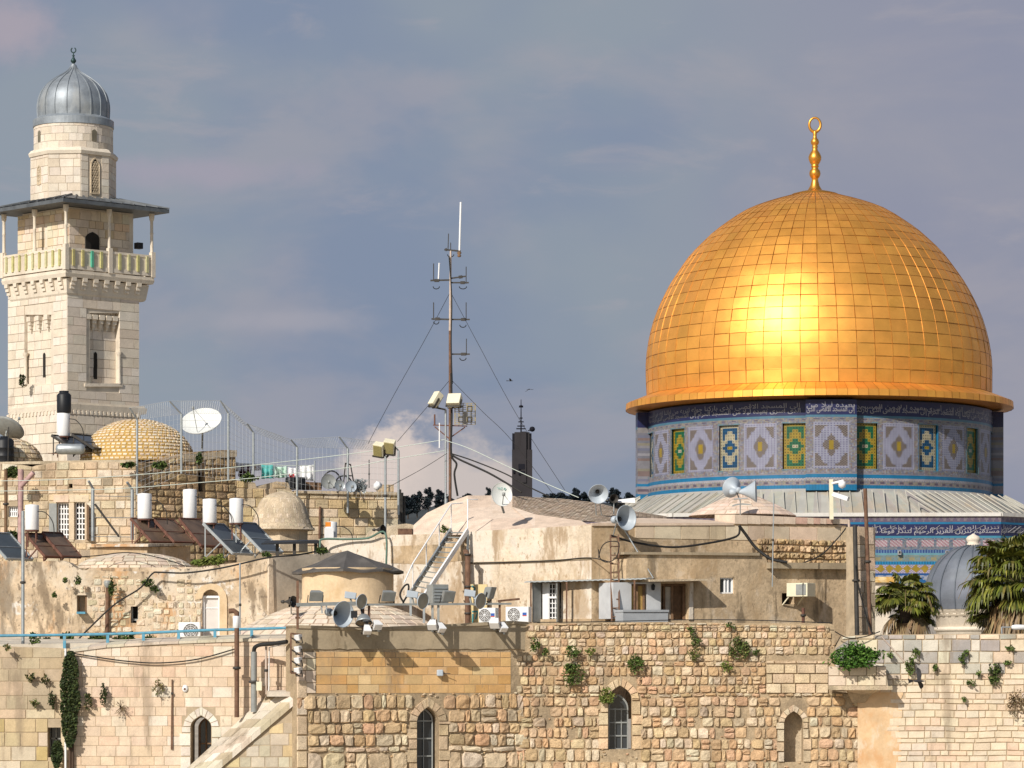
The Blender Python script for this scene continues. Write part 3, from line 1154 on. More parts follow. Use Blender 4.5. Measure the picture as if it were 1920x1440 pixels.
def build_octagon():
    top = oct_pt(0, RC, 0)
    mb = MB()
    for k in range(-2, 1):
        pass
    for k, (fine, cols) in {-1: (1, 240), 0: (1, 240), -2: (1, 120)}.items():
        A, B = oct_pt(k - 1 if False else k - 0, RC, 0), oct_pt(k + 1, RC, 0)
        # face k runs from corner k to corner k + 1
        nrow = 88
        Lk = (B - A).length
        for j in range(nrow):
            ya, yb = 965 + 2 * j, 965 + 2 * (j + 1)
            for i in range(cols):
                p, q = A.lerp(B, i / cols), A.lerp(B, (i + 1) / cols)
                xx = Lk / KF * (i + .5) / cols
                c = oct_colour(xx, (ya + yb) / 2, i, j)
                mb.add([(p.x, p.y, zf(yb)), (q.x, q.y, zf(yb)), (q.x, q.y, zf(ya)), (p.x, p.y, zf(ya))], [(0, 1, 2, 3)], c)
        mb.add([(A.x, A.y, 0), (B.x, B.y, 0), (B.x, B.y, zf(965 + 2 * nrow)), (A.x, A.y, zf(965 + 2 * nrow))], [(0, 1, 2, 3)], (.5, .46, .4))
    for k in (1, 2, 3, 4, 5):
        A, B = oct_pt(k, RC, 0), oct_pt(k + 1, RC, 0)
        mb.add([A, B, B + Vector((0, 0, zf(965))), A + Vector((0, 0, zf(965)))], [(0, 1, 2, 3)], (.2, .25, .35))
    for k in range(8):  # parapet top and inner face
        A, B, C, D = oct_pt(k, RC, zf(965)), oct_pt(k + 1, RC, zf(965)), oct_pt(k + 1, RC - .7, zf(965)), oct_pt(k, RC - .7, zf(965))
        mb.add([A, B, C, D, C - Vector((0, 0, 4)), D - Vector((0, 0, 4))], [(0, 1, 2, 3), (3, 2, 4, 5)], (.5, .48, .44))
    mb.build('octagon_wall', M['tile'], shrine)
    # white moulding along the parapet
    mb = MB()
    for k in range(-2, 1):
        A, B = oct_pt(k, RC, zf(965)), oct_pt(k + 1, RC, zf(965))
        n = (A + B) / 2 - DC
        n.z = 0
        n = n.normalized() * .12
        h = Vector((0, 0, .10))
        mb.hexa([A + n - h, B + n - h, B - n - h, A - n - h, A + n + h, B + n + h, B - n + h, A - n + h], (.62, .60, .56))
    mb.build('parapet_moulding', M['minaret'], shrine)
    # lead roof with standing seams
    mb = MB()
    r0, r1, z0, z1 = RD + .35, RC - .75, zs(938), zf(1082)
    for k in range(8):
        A, B = oct_pt(k, r1, z1), oct_pt(k + 1, r1, z1)
        n = 24
        for i in range(n):
            p, q = A.lerp(B, i / n), A.lerp(B, (i + 1) / n)

            def up(pt):
                d = Vector((pt.x - XC, pt.y - YD, 0)).normalized()
                return Vector((XC, YD, z0)) + d * r0
            a, b = up(p), up(q)
            # seams run straight up the slope of their own face, ending on the hips
            mb.add([p, q, b, a], [(0, 1, 2, 3)], jit((.95, .95, .93), .10))
        mid = (A + B) / 2
        nrm = Vector((mid.x - XC, mid.y - YD, 0)).normalized()
        inn = nrm * -1
        slope = (z0 - z1) / (AP - .75 * .92 - r0)
        tdir = (B - A).normalized()
        half = (B - A).length / 2
        for i in range(27):
            u = -half + .3 + (2 * half - .6) * i / 26
            base = mid + tdir * u
            run = min(AP - .7 - r0 * .99, (half - abs(u)) / tan(radians(22.5)) + .01) if False else AP - .7 - r0
            lim = (half - abs(u)) / tan(radians(22.5))
            run = min(run, lim) if lim < run else run
            top_ = base + inn * run + Vector((0, 0, slope * run))
            mb.bar(base + Vector((0, 0, .05)), top_ + Vector((0, 0, .05)), .05, .05, col=(1.15, 1.15, 1.1))
        mb.bar(A + Vector((0, 0, .05)), Vector((XC, YD, z0 + .05)) + Vector((A.x - XC, A.y - YD, 0)).normalized() * r0, .16, .14, col=(.9, .9, .88))
    mb.lathe([(r0 + .35, z0 - .25), (r0 + .02, z0 - .02), (RD + .02, zs(933))], (XC, YD, 0), 64, col=(.9, .92, .95), smooth=False)
    mb.build('lead_roof', mat('old_lead_roof', (.42, .405, .37), .65, .08, tint=True, var=.14, vs=.5, stains=((.6, .5, .68, (1, 1, 1), (.46, .37, .26), .6), (1.5, .58, .72, (1, 1, 1), (.31, .33, .37), .5))), shrine)
    # octagon inscription
    mb = MB()
    WHT = (.66, .64, .64)
    words_ = YASIN.split()
    for k in (-1, 0, -2):
        A, B = oct_pt(k, RC, 0), oct_pt(k + 1, RC, 0)
        n = (A + B) / 2 - DC
        n.z = 0
        n = n.normalized()
        d = (B - A).normalized()
        Lk = (B - A).length
        for q in range(2):
            st = A + d * (Lk * q / 2) + n * .012
            pl = lambda u, z, st=st, d=d: Vector((st.x + d.x * u, st.y + d.y * u, z))
            lay_text(mb, shape(' '.join(words_[q * 8:q * 8 + 9])), Lk / 2 * .99, zf(1004), 15 * KF, pl, WHT, .01)
            pl2 = lambda u, z, st=st, d=d, n=n: Vector((st.x + d.x * u, st.y + d.y * u, z)) + n * .005
            lay_text(mb, shape(' '.join(words_[q * 7 + 2:q * 7 + 10])), Lk / 2 * .99, zf(996), 12.5 * KF, pl2, (.56, .54, .56), .0)
            for _ in range(12):
                u = rnd(.3, Lk / 2 - 1.3)
                p0, p1 = pl2(u, zf(rnd(996, 1000))), pl2(u + rnd(-.1, .9), zf(rnd(985, 988)))
                mb.bar(p0, p1, .018, .05, up=n, col=WHT)
    mb.build('octagon_inscription', M['tile'], shrine)
    # two small floodlights on the string course belong to the wall
    for px in (1687, 1776):
        mb = MB()
        x = X(px, YF - .4)
        z = Z(1037, YF - .4)
        mb.box(x - .09, x + .09, YF - .35, YF, z - .09, z + .14, (.6, .6, .58))
        mb.box(x - .04, x + .05, YF - .36, YF - .35, z - .02, z + .1, (.02, .02, .02))
        mb.build('wall_lamp', M['tile'], shrine)


build_octagon()
# ---------------------------------------------------------------- front walls
SAND = [(.58, .42, .25), (.62, .47, .30), (.54, .38, .22), (.64, .51, .35), (.48, .34, .20), (.60, .40, .23), (.66, .55, .40), (.52, .42, .29), (.57, .38, .21), (.60, .46, .28), (.62, .40, .25)]
SANDL = [(.63, .49, .33), (.66, .53, .37), (.60, .46, .30), (.60, .50, .37), (.65, .50, .33), (.57, .44, .29)]
PINKA = [(.70, .55, .40), (.71, .57, .425), (.69, .53, .38), (.72, .59, .45), (.70, .54, .40), (.68, .51, .36), (.71, .56, .42), (.74, .64, .52), (.69, .50, .36), (.71, .56, .41)]
OCHRE = [(.58, .42, .22), (.64, .49, .29), (.52, .37, .19), (.62, .50, .33), (.56, .38, .17), (.66, .55, .38), (.60, .46, .27)]
CREAM = [(.71, .58, .42), (.73, .62, .46), (.70, .57, .41), (.69, .58, .44), (.72, .60, .44)]
GREYW = [(.66, .60, .50), (.44, .41, .36), (.36, .34, .31), (.70, .63, .52), (.52, .47, .40), (.32, .30, .28), (.68, .60, .48), (.40, .37, .33)]
ORNG = [(.63, .39, .17), (.66, .43, .20), (.58, .34, .13), (.64, .40, .18), (.54, .32, .13), (.66, .48, .26), (.60, .40, .2)]
YELW = [(.62, .50, .33), (.57, .45, .27), (.63, .53, .38), (.53, .42, .25)]


def core(fr, outline, holes, parent, m, name='core', thick=1.2, d0=0.0, bottom=None):
    mb = MB()
    mb.prism(outline, fr, d0, d0 - thick, holes)
    return mb.build(name, m, parent)


def wall_thing(name, label, fr, px):
    p = fr.p(fr.u(px), 0)
    return thing(name, label, 'wall', p)


def arched_window(fr, parent, cx, hw, top, spring, bot, depth, mglass, cols=2, rows=(), barw=.035, frame_m='greymetal', shift=0, rise=None):
    """iron-framed pointed window standing at the back of its reveal; pixel units in"""
    u0, _ = fr.uv(cx + shift, top)
    Y = fr.Y(cx)
    k = S(Y)
    h = hw * k
    vb, vs_, vt = Z(bot, Y), Z(spring, Y), Z(top, Y)
    pts = arch_pts(u0, vb, vs_, h, vt - vs_)
    gl = MB()
    gl.prism(pts, fr, -depth, -depth - .03)
    g_ = gl.build('glass_pane', M[mglass], parent)
    mb = MB()
    for i in range(len(pts)):
        a, b = pts[i], pts[(i + 1) % len(pts)]
        mb.bar(fr.p(*a, -depth + .03), fr.p(*b, -depth + .03), barw * 1.3, .05)
    for c in range(1, cols):
        uu = u0 - h + 2 * h * c / cols
        mb.bar(fr.p(uu, vb, -depth + .03), fr.p(uu, vt - .03 if c * 2 == cols else vs_, -depth + .03), barw, .04)
    for r in rows:
        vv = Z(r, Y)
        mb.bar(fr.p(u0 - h, vv, -depth + .035), fr.p(u0 + h, vv, -depth + .035), barw, .04)
    mb.build('window_frame', M[frame_m], parent)


def surround(mb, fr, cx, base, spring, hw, rise, wid, pal, d0, d1, jambs=True, hk=(.28, .42), n=7):
    """voussoirs round an arched opening and jamb stones below the spring, in wall (u, v) metres"""
    inner = arch_pts(cx, base, spring, hw, rise, 5)[2:]
    outer = arch_pts(cx, base, spring, hw + wid, rise + wid * 1.15, 5)[2:]
    g = .008
    for i in range(0, len(inner) - 1):
        a, b, c, d = inner[i], inner[i + 1], outer[i + 1], outer[i]
        ctr = [(a[0] + b[0] + c[0] + d[0]) / 4, (a[1] + b[1] + c[1] + d[1]) / 4]
        q = [(p[0] + (ctr[0] - p[0]) * .05, p[1] + (ctr[1] - p[1]) * .05) for p in (a, d, c, b)]
        vs = [fr.p(u, v, d0 - .1) for u, v in q] + [fr.p(u + (ctr[0] - u) * .08, v + (ctr[1] - v) * .08, d1 * rnd(.8, 1.2)) for u, v in q]
        mb.add(vs, [(4, 5, 6, 7), (0, 1, 5, 4), (1, 2, 6, 5), (2, 3, 7, 6), (3, 0, 4, 7)], jit(random.choice(pal), .08))
    if jambs:
        for sgn in (-1, 1):
            v = base
            while v < spring - .03:
                h = min(rnd(*hk), spring - v)
                w = wid * rnd(.75, 1.5)
                a, b = cx + sgn * hw, cx + sgn * (hw + w)
                if a > b:
                    a, b = b, a
                stone_block(mb, fr, [(a + g, v + g), (b - g, v + g), (b - g, v + h - g), (a + g, v + h - g)], d0 - .1, d1 * rnd(.85, 1.15), .012, jit(random.choice(pal), .08))
                v += h


# --- far left wall, yellowed, with the grey window
FR1 = Frame(-160, 100.45, 131, 100.45)
w1 = wall_thing('stone_wall', 'yellowed dark ashlar wall left of the ivy-covered pipe', FR1, 60)
hole = FR1.uvs([(90, 1420), (114, 1420), (114, 1364), (90, 1364)])
core(FR1, FR1.uvs([(-160, 1208), (20, 1212), (131, 1216)])[::-1] + [(0, 0), (FR1.L, 0)], [hole], w1, M['joint'])
mb = MB()
hb = (hole[0][0], hole[1][0], hole[0][1], hole[2][1])
topf = polyline(FR1.uvs([(-160, 1209), (20, 1213), (131, 1217)]))
masonry(mb, FR1, 0, FR1.L, 4.5, Z(1330, 100.4), (.36, .44), (.4, .95), .008, .022, YELW + [(.50, .38, .17)], holes=[hb])
masonry(mb, FR1, 0, FR1.L, Z(1330, 100.4), Z(1205, 100.4), (.33, .42), (.4, .9), .007, .015, [(.50, .40, .27), (.46, .36, .23), (.52, .41, .28), (.44, .35, .24)], top=topf, holes=[hb], jitc=.06)
mb.build('stone_cladding', M['ashlar'], w1)
win = MB()
win.prism([hole[0], hole[1], hole[2], hole[3]], FR1, -.45, -.5)
wn = win.build('window', M['glass'], w1)
mb = MB()
a, b, c, d = hb
for p, q in (((a, c), (b, c)), ((a, d), (b, d)), ((a, c), (a, d)), ((b, c), (b, d)), (((a + b) / 2, c), ((a + b) / 2, d)), ((a, lerp(c, d, .62)), (b, lerp(c, d, .62)))):
    mb.bar(FR1.p(*p, -.42), FR1.p(*q, -.42), .05, .05)
mb.build('window_frame', M['greymetal'], wn)

# --- pink ashlar wall with the arched window and the terrace above
FR2 = Frame(131, 100, 600, 100)
w2 = wall_thing('stone_wall', 'pale pink ashlar wall carrying the blue railing', FR2, 300)
cx, hw = FR2.u(377), 19 * S(100)
vb, vsn, vt = Z(1445, 100), Z(1362, 100), Z(1342, 100)
hole2 = arch_pts(cx, vb, vsn, hw, vt - vsn)
core(FR2, FR2.uvs([(131, 1222), (200, 1213), (300, 1207), (440, 1202), (600, 1200)])[::-1] + [(0, 0), (FR2.L, 0)], [hole2], w2, M['joint'])
mb = MB()
topf = polyline(FR2.uvs([(131, 1223), (200, 1214), (300, 1208), (440, 1203), (600, 1201)]))
sw = .26
masonry(mb, FR2, 0, FR2.L, 4.6, Z(1196, 100), (.255, .32), (.26, .66), .003, .011, PINKA, top=topf, jitc=.05, wav=.015, holes=[(cx - hw - sw, cx + hw + sw, vb, vsn + .12), (cx - hw - .12, cx + hw + .12, vsn, vt + .2)])
mb2 = MB()
surround(mb2, FR2, cx, vb, vsn, hw, vt - vsn, .24, [(.70, .64, .55), (.66, .60, .50), (.74, .68, .58)], 0, .022)
mb2.build('window_surround', M['ashlar'], w2)
mb.build('stone_cladding', M['ashlar'], w2)
arched_window(FR2, w2, 383, 13, 1347, 1364, 1446, .7, 'glass', 2, (1395,), .05, 'wood')
# coping / terrace edge
mb = MB()
pts = FR2.uvs([(131, 1222), (200, 1213), (300, 1207), (440, 1202), (600, 1200)])
for (a, b) in zip(pts, pts[1:]):
    n = max(1, int((b[0] - a[0]) / .5))
    for i in range(n):
        p, q = (lerp(a[0], b[0], i / n), lerp(a[1], b[1], i / n)), (lerp(a[0], b[0], (i + 1) / n), lerp(a[1], b[1], (i + 1) / n))
        g_ = .006
        r = rnd(-.01, .01)
        mb.hexa([FR2.p(p[0] + g_, p[1] - .02, .05), FR2.p(q[0] - g_, q[1] - .02, .05), FR2.p(q[0] - g_, q[1] + .12, -1.15), FR2.p(p[0] + g_, p[1] + .12, -1.15),
                 FR2.p(p[0] + g_, p[1] + .06 + r, .05), FR2.p(q[0] - g_, q[1] + .06 + r, .05), FR2.p(q[0] - g_, q[1] + .20, -1.15), FR2.p(p[0] + g_, p[1] + .20, -1.15)], jit((.62, .54, .42), .1))
mb.build('coping', M['ashlar'], w2)
# terrace paving between the railing and the house wall
mb = MB()
mb.hexa([(X(-160, 101), 100.5, 7), (X(600, 101), 101.1, 7), (X(600, 106), 107, 7), (X(-160, 106), 107, 7),
         (X(-160, 101), 100.5, Z(1210, 100.4)), (X(600, 101), 101.1, Z(1200, 101)), (X(600, 106), 107, Z(1196, 107)), (X(-160, 106), 107, Z(1192, 107))])
tag(mb.build('terrace', mat('terrace_screed', (.58, .52, .43), .9, var=.2, vs=1.2, bump=.3, stains=((1, .5, .7, (1, 1, 1), (.36, .30, .22), .6),))), kind='structure')

# --- stair parapet with stone coping
FRS = Frame(330, 98.75, 585, 98.75)
w3 = wall_thing('stair_parapet', 'sloping stone parapet with broad pale coping climbing to the orange wall', FRS, 480)
front = [(585, 1292), (562, 1303), (300, 1530)]
core(FRS, FRS.uvs([(585, 1300), (562, 1312), (330, 1514)]) + [(0, 0), (FRS.L, 0)], [], w3, M['joint'], thick=.9)
mb = MB()
topf = polyline(FRS.uvs([(585, 1300), (562, 1313), (330, 1515)]))
masonry(mb, FRS, 0, FRS.L, 4.5, Z(1290, 98.7), (.27, .34), (.3, .6), .006, .014, [(.52, .45, .34), (.56, .49, .38), (.48, .41, .30), (.54, .44, .30), (.58, .45, .27)], top=topf)
mb.build('stone_cladding', M['ashlar'], w3)
mb = MB()
Yf, Yr = 98.68, 99.9
fl = [Vector(P(562, 1301, Yf)), Vector(P(330, 1501, Yf))]
rl = [Vector(P(503, 1300, Yr)), Vector(P(268, 1514, Yr))]
n = 13
for i in range(n):
    t0, t1 = (i + .02) / n, (i + .98) / n
    fa, fb, ra, rb = fl[0].lerp(fl[1], t0), fl[0].lerp(fl[1], t1), rl[0].lerp(rl[1], t0), rl[0].lerp(rl[1], t1)
    cuts = sorted([0, rnd(.28, .4), rnd(.62, .75), 1])
    for c0, c1 in zip(cuts, cuts[1:]):
        c0 += .02
        c1 -= .02
        q = [fa.lerp(ra, c0), fb.lerp(rb, c0), fb.lerp(rb, c1), fa.lerp(ra, c1)]
        dz = Vector((0, 0, rnd(-.008, .012)))
        dn = Vector((0, 0, -.2 if c0 < .1 else -.06))
        fwd = Vector((0, -.04 if c0 < .1 else 0, 0))
        col = jit(random.choice([(.62, .56, .46), (.68, .62, .52), (.54, .47, .36), (.46, .38, .27), (.60, .53, .42)]), .1)
        mb.hexa([q[0] + dn + fwd, q[1] + dn + fwd, q[2] + dn, q[3] + dn, q[0] + dz + fwd, q[1] + dz + fwd, q[2] + dz, q[3] + dz], col)
mb.build('coping', M['ashlar'], w3)
# little landing at the top of the parapet
mb = MB()
for i in range(3):
    mb.hexa([P(498 + 21 * i, 1306, 99.9), P(518 + 21 * i, 1306, 99.9), P(524 + 20 * i, 1306, 98.9), P(504 + 20 * i, 1306, 98.9), P(498 + 21 * i, 1294, 99.9), P(518 + 21 * i, 1294, 99.9), P(524 + 20 * i, 1297, 98.9), P(504 + 20 * i, 1297, 98.9)], jit((.60, .54, .44), .06))
mb.build('landing_slab', M['ashlar'], w3)

# --- central bay: render band, orange ashlar, rubble below
FR4 = Frame(556, 98.35, 988, 101.0)
w4 = wall_thing('stone_wall', 'orange ashlar wall with grey cement band under the row of floodlights', FR4, 770)
cx, cy = FR4.uv(802, 1360)
Yw = FR4.Y(802)
hw = 20 * S(Yw) / FR4.t.x
vb, vsn, vt = Z(1470, Yw), Z(1352, Yw), Z(1326, Yw)
hole4 = arch_pts(cx, vb, vsn, hw, vt - vsn)
tl = [(556, 1174), (700, 1178), (850, 1172), (960, 1166), (988, 1168)]
core(FR4, FR4.uvs(tl)[::-1] + [(0, 0), (FR4.L, 0)], [hole4], w4, M['mortar'], thick=1.0)
mb = MB()
# cement band with ragged lower edge
low = [(556, 1219)] + [(566 + 14 * i, 1217 + 3 * noise.noise(Vector((i * .9, 3, 1)))) for i in range(30)] + [(988, 1219)]
mb.prism(FR4.uvs(tl)[::-1] + FR4.uvs(low), FR4, .035, -.02)
mb.prism([(u, v + .03) for u, v in FR4.uvs(tl)][::-1] + [(u, v - .06) for u, v in FR4.uvs(tl)], FR4, .07, -1.0)
mb.build('render_band', M['greyrender'], w4)
mb = MB()
uA, uB, uC = FR4.u(592), FR4.u(958), FR4.u(986)
botf = polyline([(0, Z(1298, 98.6)), (FR4.L, Z(1299, 101))])
masonry(mb, FR4, uA, uB, Z(1300, 99.6), Z(1222, 99.6), (.235, .28), (.34, .66), .004, .012, ORNG, jitc=.07, top=polyline([(a, b + .02) for a, b in FR4.uvs(low)]))
masonry(mb, FR4, 0, uA, Z(1300, 98.6), Z(1222, 98.6), (.3, .36), (.24, .34), .006, .03, CREAM + PINKA, top=polyline(FR4.uvs(low)))
mb.build('stone_cladding', M['ashlar'], w4)
mb = MB()
sw = .30
hl = [(cx - hw - sw, cx + hw + sw, vb, vsn + .15), (cx - hw - .15, cx + hw + .15, vsn, vt + .27)]
masonry(mb, FR4, .33, FR4.L, 4.6, Z(1400, 99.6), (.40, .62), (.34, .8), .014, .085, SANDL, holes=hl, rough=1, small=.35, wav=.05)
masonry(mb, FR4, .33, FR4.L, Z(1400, 99.6), Z(1330, 99.6), (.32, .52), (.24, .62), .014, .085, SAND, holes=hl, rough=1, small=.45, wav=.04)
masonry(mb, FR4, 0, FR4.L, Z(1330, 99.6), Z(1302, 99.6), (.3, .4), (.2, .48), .011, .07, SAND, holes=hl, rough=1, small=.4, wav=.03)
for _ in range(420):  # chinking stones in the joints
    u, v = rnd(.35, FR4.L - .05), rnd(4.8, Z(1300, 99.6))
    if any(a - .05 < u < b + .05 and c < v < d for a, b, c, d in hl):
        continue
    w_, h_ = rnd(.05, .12), rnd(.03, .06)
    stone_rough(mb, FR4, [(u, v), (u + w_, v), (u + w_, v + h_), (u, v + h_)], -.01, .045, jit(random.choice(SAND), .1), 4)
# quoins at the foot of the left corner
v = 4.6
while v < Z(1305, 98.4):
    h = rnd(.42, .6)
    stone_block(mb, FR4, [(.0, v + .01), (.32, v + .01), (.32, v + h - .01), (.0, v + h - .01)], -.02, .05, .03, jit(random.choice(SANDL), .06))
    v += h
mb.build('rubble_cladding', M['rubble'], w4)
mb = MB()
surround(mb, FR4, cx, vb, vsn, hw, vt - vsn, .26, [(.58, .44, .28), (.62, .48, .32), (.54, .41, .26)], 0, .05)
mb.build('window_surround', M['rubble'], w4)
arched_window(FR4, w4, 800, 17.5, 1329, 1352, 1470, .30, 'glass', 2, (1352, 1385, 1418), .03, 'greymetal')

# --- the long rubble wall
FR5 = Frame(952, 100.95, 1614, 100.75)
w5 = wall_thing('rubble_wall', 'long sandy rubble wall with two pointed openings and tufts of weeds', FR5, 1280)
k5 = S(100.85)


def op(cxp, hwp, top, spring, bot):
    Y = FR5.Y(cxp)
    return FR5.u(cxp), hwp * S(Y), Z(bot, Y), Z(spring, Y), Z(top, Y)


o1 = op(1162.5, 21.5, 1286, 1310, 1405)
o2 = op(1488, 17, 1334, 1354, 1429)
tl = [(952, 1262), (958, 1232), (984, 1226), (986, 1169), (1100, 1167), (1250, 1166), (1400, 1168), (1555, 1169), (1564, 1172), (1566, 1296), (1614, 1302)]
core(FR5, FR5.uvs(tl)[::-1] + [(0, 0), (FR5.L, 0)], [arch_pts(o[0], o[2], o[3], o[1], o[4] - o[3]) for o in (o1, o2)], w5, M['mortar'], thick=1.1)
hl = []
for o, sw in ((o1, .26), (o2, .2)):
    hl += [(o[0] - o[1] - sw, o[0] + o[1] + sw, o[2] - .02, o[3] + .12), (o[0] - o[1] - sw * .55, o[0] + o[1] + sw * .55, o[3], o[4] + sw * 1.0)]
topf = polyline(FR5.uvs([(a, b + 1) for a, b in tl]))
ash = (FR5.u(1436), FR5.u(1553), Z(1300, 100.8), Z(1238, 100.8))
ash2 = (FR5.u(1368), FR5.u(1436), Z(1262, 100.8), Z(1240, 100.8))
mb = MB()
mb_holes = hl + [ash]
masonry(mb, FR5, 0, FR5.L, 4.6, Z(1385, 100.8), (.27, .38), (.19, .46), .011, .07, SAND, top=topf, holes=mb_holes, rough=1, small=.3, wav=.04)
masonry(mb, FR5, 0, FR5.L, Z(1385, 100.8), Z(1300, 100.8), (.25, .36), (.18, .42), .013, .075, SAND, top=topf, holes=mb_holes, rough=1, small=.3, wav=.04, skip=.03)
masonry(mb, FR5, 0, FR5.L, Z(1300, 100.8), Z(1240, 100.8), (.21, .30), (.15, .36), .011, .068, SAND, top=topf, holes=mb_holes, rough=1, small=.4, wav=.04)
masonry(mb, FR5, 0, FR5.L, Z(1240, 100.8), Z(1162, 100.8), (.19, .29), (.14, .34), .009, .06, SANDL + SAND, top=topf, holes=mb_holes, rough=1, small=.35, wav=.035)
for _ in range(700):
    u, v = rnd(.1, FR5.L - .1), rnd(4.8, Z(1170, 100.8))
    if v > topf(u) - .1 or any(a - .05 < u < b + .05 and c < v < d for a, b, c, d in mb_holes):
        continue
    w_, h_ = rnd(.04, .11), rnd(.03, .055)
    stone_rough(mb, FR5, [(u, v), (u + w_, v), (u + w_, v + h_), (u, v + h_)], -.01, .04, jit(random.choice(SAND), .1), 4)
masonry(mb, FR5, *ash[:2], *ash[2:], (.24, .3), (.32, .7), .012, .06, SANDL, jitc=.06)
mb.build('rubble_cladding', M['rubble'], w5)
mb = MB()
surround(mb, FR5, o1[0], o1[2], o1[3], o1[1], o1[4] - o1[3], .24, [(.66, .47, .29), (.64, .50, .33), (.60, .44, .27)], 0, .06)
mb.build('window_surround', M['rubble'], w5)
mb = MB()
surround(mb, FR5, o2[0], o2[2], o2[3], o2[1], o2[4] - o2[3], .18, SANDL, 0, .06)
mb.build('niche_surround', M['rubble'], w5)
arched_window(FR5, w5, 1159.5, 17.5, 1303, 1328, 1405, .38, 'glass', 3, (1330, 1355, 1380), .03, 'greymetal')
mb = MB()
mb.prism(arch_pts(o2[0], o2[2], o2[3], o2[1], o2[4] - o2[3]), FR5, -.55, -.6)
mb.build('niche_back', M['oldstone'], w5)

# --- right wall: grey ashlar over thin cream courses, planter ledge, plaster patch
FR6 = Frame(1566, 100.55, 2120, 100.35)
w6 = wall_thing('stone_wall', 'pale ashlar wall with grey upper blocks below the palms', FR6, 1800)
tl = [(1566, 1215), (1580, 1192), (1640, 1190), (1760, 1189), (2120, 1187)]
core(FR6, FR6.uvs(tl)[::-1] + [(FR6.u(1566), Z(1296, 100.5)), (FR6.u(1611), Z(1296, 100.5)), (FR6.u(1611), 0), (FR6.L, 0)], [], w6, M['joint'], thick=.9)
topf = polyline(FR6.uvs([(a, b + .5) for a, b in tl]))
mb = MB()
v65 = Z(1264, 100.5)
uP = FR6.u(1616)
masonry(mb, FR6, 0, FR6.L, v65, Z(1184, 100.5), (.30, .40), (.24, .60), .008, .035, GREYW + CREAM[:3], wav=.02, bev=.014, top=topf)
masonry(mb, FR6, uP, FR6.L, 4.5, v65, (.12, .25), (.18, .62), .007, .028, CREAM + [(.70, .53, .38), (.66, .56, .44)], wav=.035, bev=.014, jitc=.06, keep=lambda u, v: not (u < FR6.u(1672 + 26 * noise.noise(Vector((0, v * 1.7, 4)))) and v < Z(1296, 100.5)))
mb.build('stone_cladding', M['ashlar'], w6)
mb = MB()
edge = [(FR6.u(1690 + 24 * noise.noise(Vector((0, 4.5 + i * .12 * 1.7, 4)))), 4.5 + i * .12) for i in range(int((Z(1292, 100.5) - 4.5) / .12) + 1)]
mb.prism([(FR6.u(1608), 4.5)] + edge + [(FR6.u(1608), edge[-1][1])], FR6, .02, -.01)
mb.build('plaster_patch', mat('orange_plaster', (.66, .46, .27), .92, var=.12, vs=1.4, bump=.3, bs=10, fine=.05, stains=((1.0, .46, .6, (1, 1, .7), (.60, .33, .15), .75), (1.6, .52, .64, (1, 1, .6), (.70, .58, .43), .8), (4, .57, .68, (1, 1, .4), (.46, .33, .2), .6))), w6)
# planter ledge
led = MB()
uL, uR = FR6.u(1553), FR6.u(1662)
led.hexa([FR6.p(uL, Z(1286, 100), 0), FR6.p(uR, Z(1286, 100), 0), FR6.p(uR, Z(1286, 100), .62), FR6.p(uL, Z(1286, 100), .62),
          FR6.p(uL, Z(1250, 100), 0), FR6.p(uR - .1, Z(1248, 100), 0), FR6.p(uR - .1, Z(1248, 100), .6), FR6.p(uL, Z(1250, 100), .6)], (.40, .33, .24))
FRL = Frame(1553, FR6.Y(1553) - .62, 1662, FR6.Y(1662) - .62)
masonry(led, FRL, 0, FRL.L, Z(1286, 99.9), Z(1249, 99.9), (.28, .3), (.26, .6), .008, .02, CREAM)
led.build('planter_ledge', M['ashlar'], w6)
led = MB()
ns = 14
for i in range(ns):
    a, b = i / ns, (i + 1) / ns
    ua, ub = lerp(uL - .02, uR + .12, a), lerp(uL - .02, uR + .12, b)
    za, zb = Z(1286, 100), Z(1286, 100)
    th = lambda t: .10 + .17 * max(0, 1 - ((t - .55) / .32) ** 2)
    dp = lambda t: .68 - .05 * noise.noise(Vector((t * 5, 0, 0)))
    led.hexa([FR6.p(ua, za - th(a), .1), FR6.p(ub, zb - th(b), .1), FR6.p(ub, zb - .12, dp(b)), FR6.p(ua, za - .12, dp(a)), FR6.p(ua, za, 0), FR6.p(ub, zb, 0), FR6.p(ub, zb, dp(b)), FR6.p(ua, za, dp(a))], jit((.52, .42, .29), .05))
for (c0, c1, z0, z1, d_) in ((1586, 1640, 1300, 1318, .3),):
    led.hexa([FR6.p(FR6.u(c0 + 12), Z(z1, 100), 0), FR6.p(FR6.u(c1 - 18), Z(z1, 100), 0), FR6.p(FR6.u(c1 - 20), Z(z1, 100), .06), FR6.p(FR6.u(c0 + 14), Z(z1, 100), .06),
              FR6.p(FR6.u(c0), Z(z0 - 6, 100), 0), FR6.p(FR6.u(c1), Z(z0 - 6, 100), 0), FR6.p(FR6.u(c1), Z(z0 - 6, 100), d_), FR6.p(FR6.u(c0), Z(z0 - 6, 100), d_)], (.40, .30, .19))
led.build('corbel', M['oldstone'], w6)
mb = MB()
mb.tube([FR6.w(1652, 1193, .06), FR6.w(1700, 1246, .06), FR6.w(1706, 1264, .06)], .022, 6)
mb.build('rain_pipe', M['pipe'], w6)
# ---------------------------------------------------------------- houses behind the front walls


def house(name, label, x, Y):
    return thing(name, label, 'house', (x, Y, 7))


def slab(fr, outline, holes, parent, m, name='wall', d=0.0, thick=3.0, tint=None):
    mb = MB()
    mb.prism(outline, fr, d, d - thick, holes, col=tint)
    return mb.build(name, m, parent)


def rect(fr, x0, x1, y0, y1):
    return fr.uvs([(x0, y1), (x1, y1), (x1, y0), (x0, y0)])


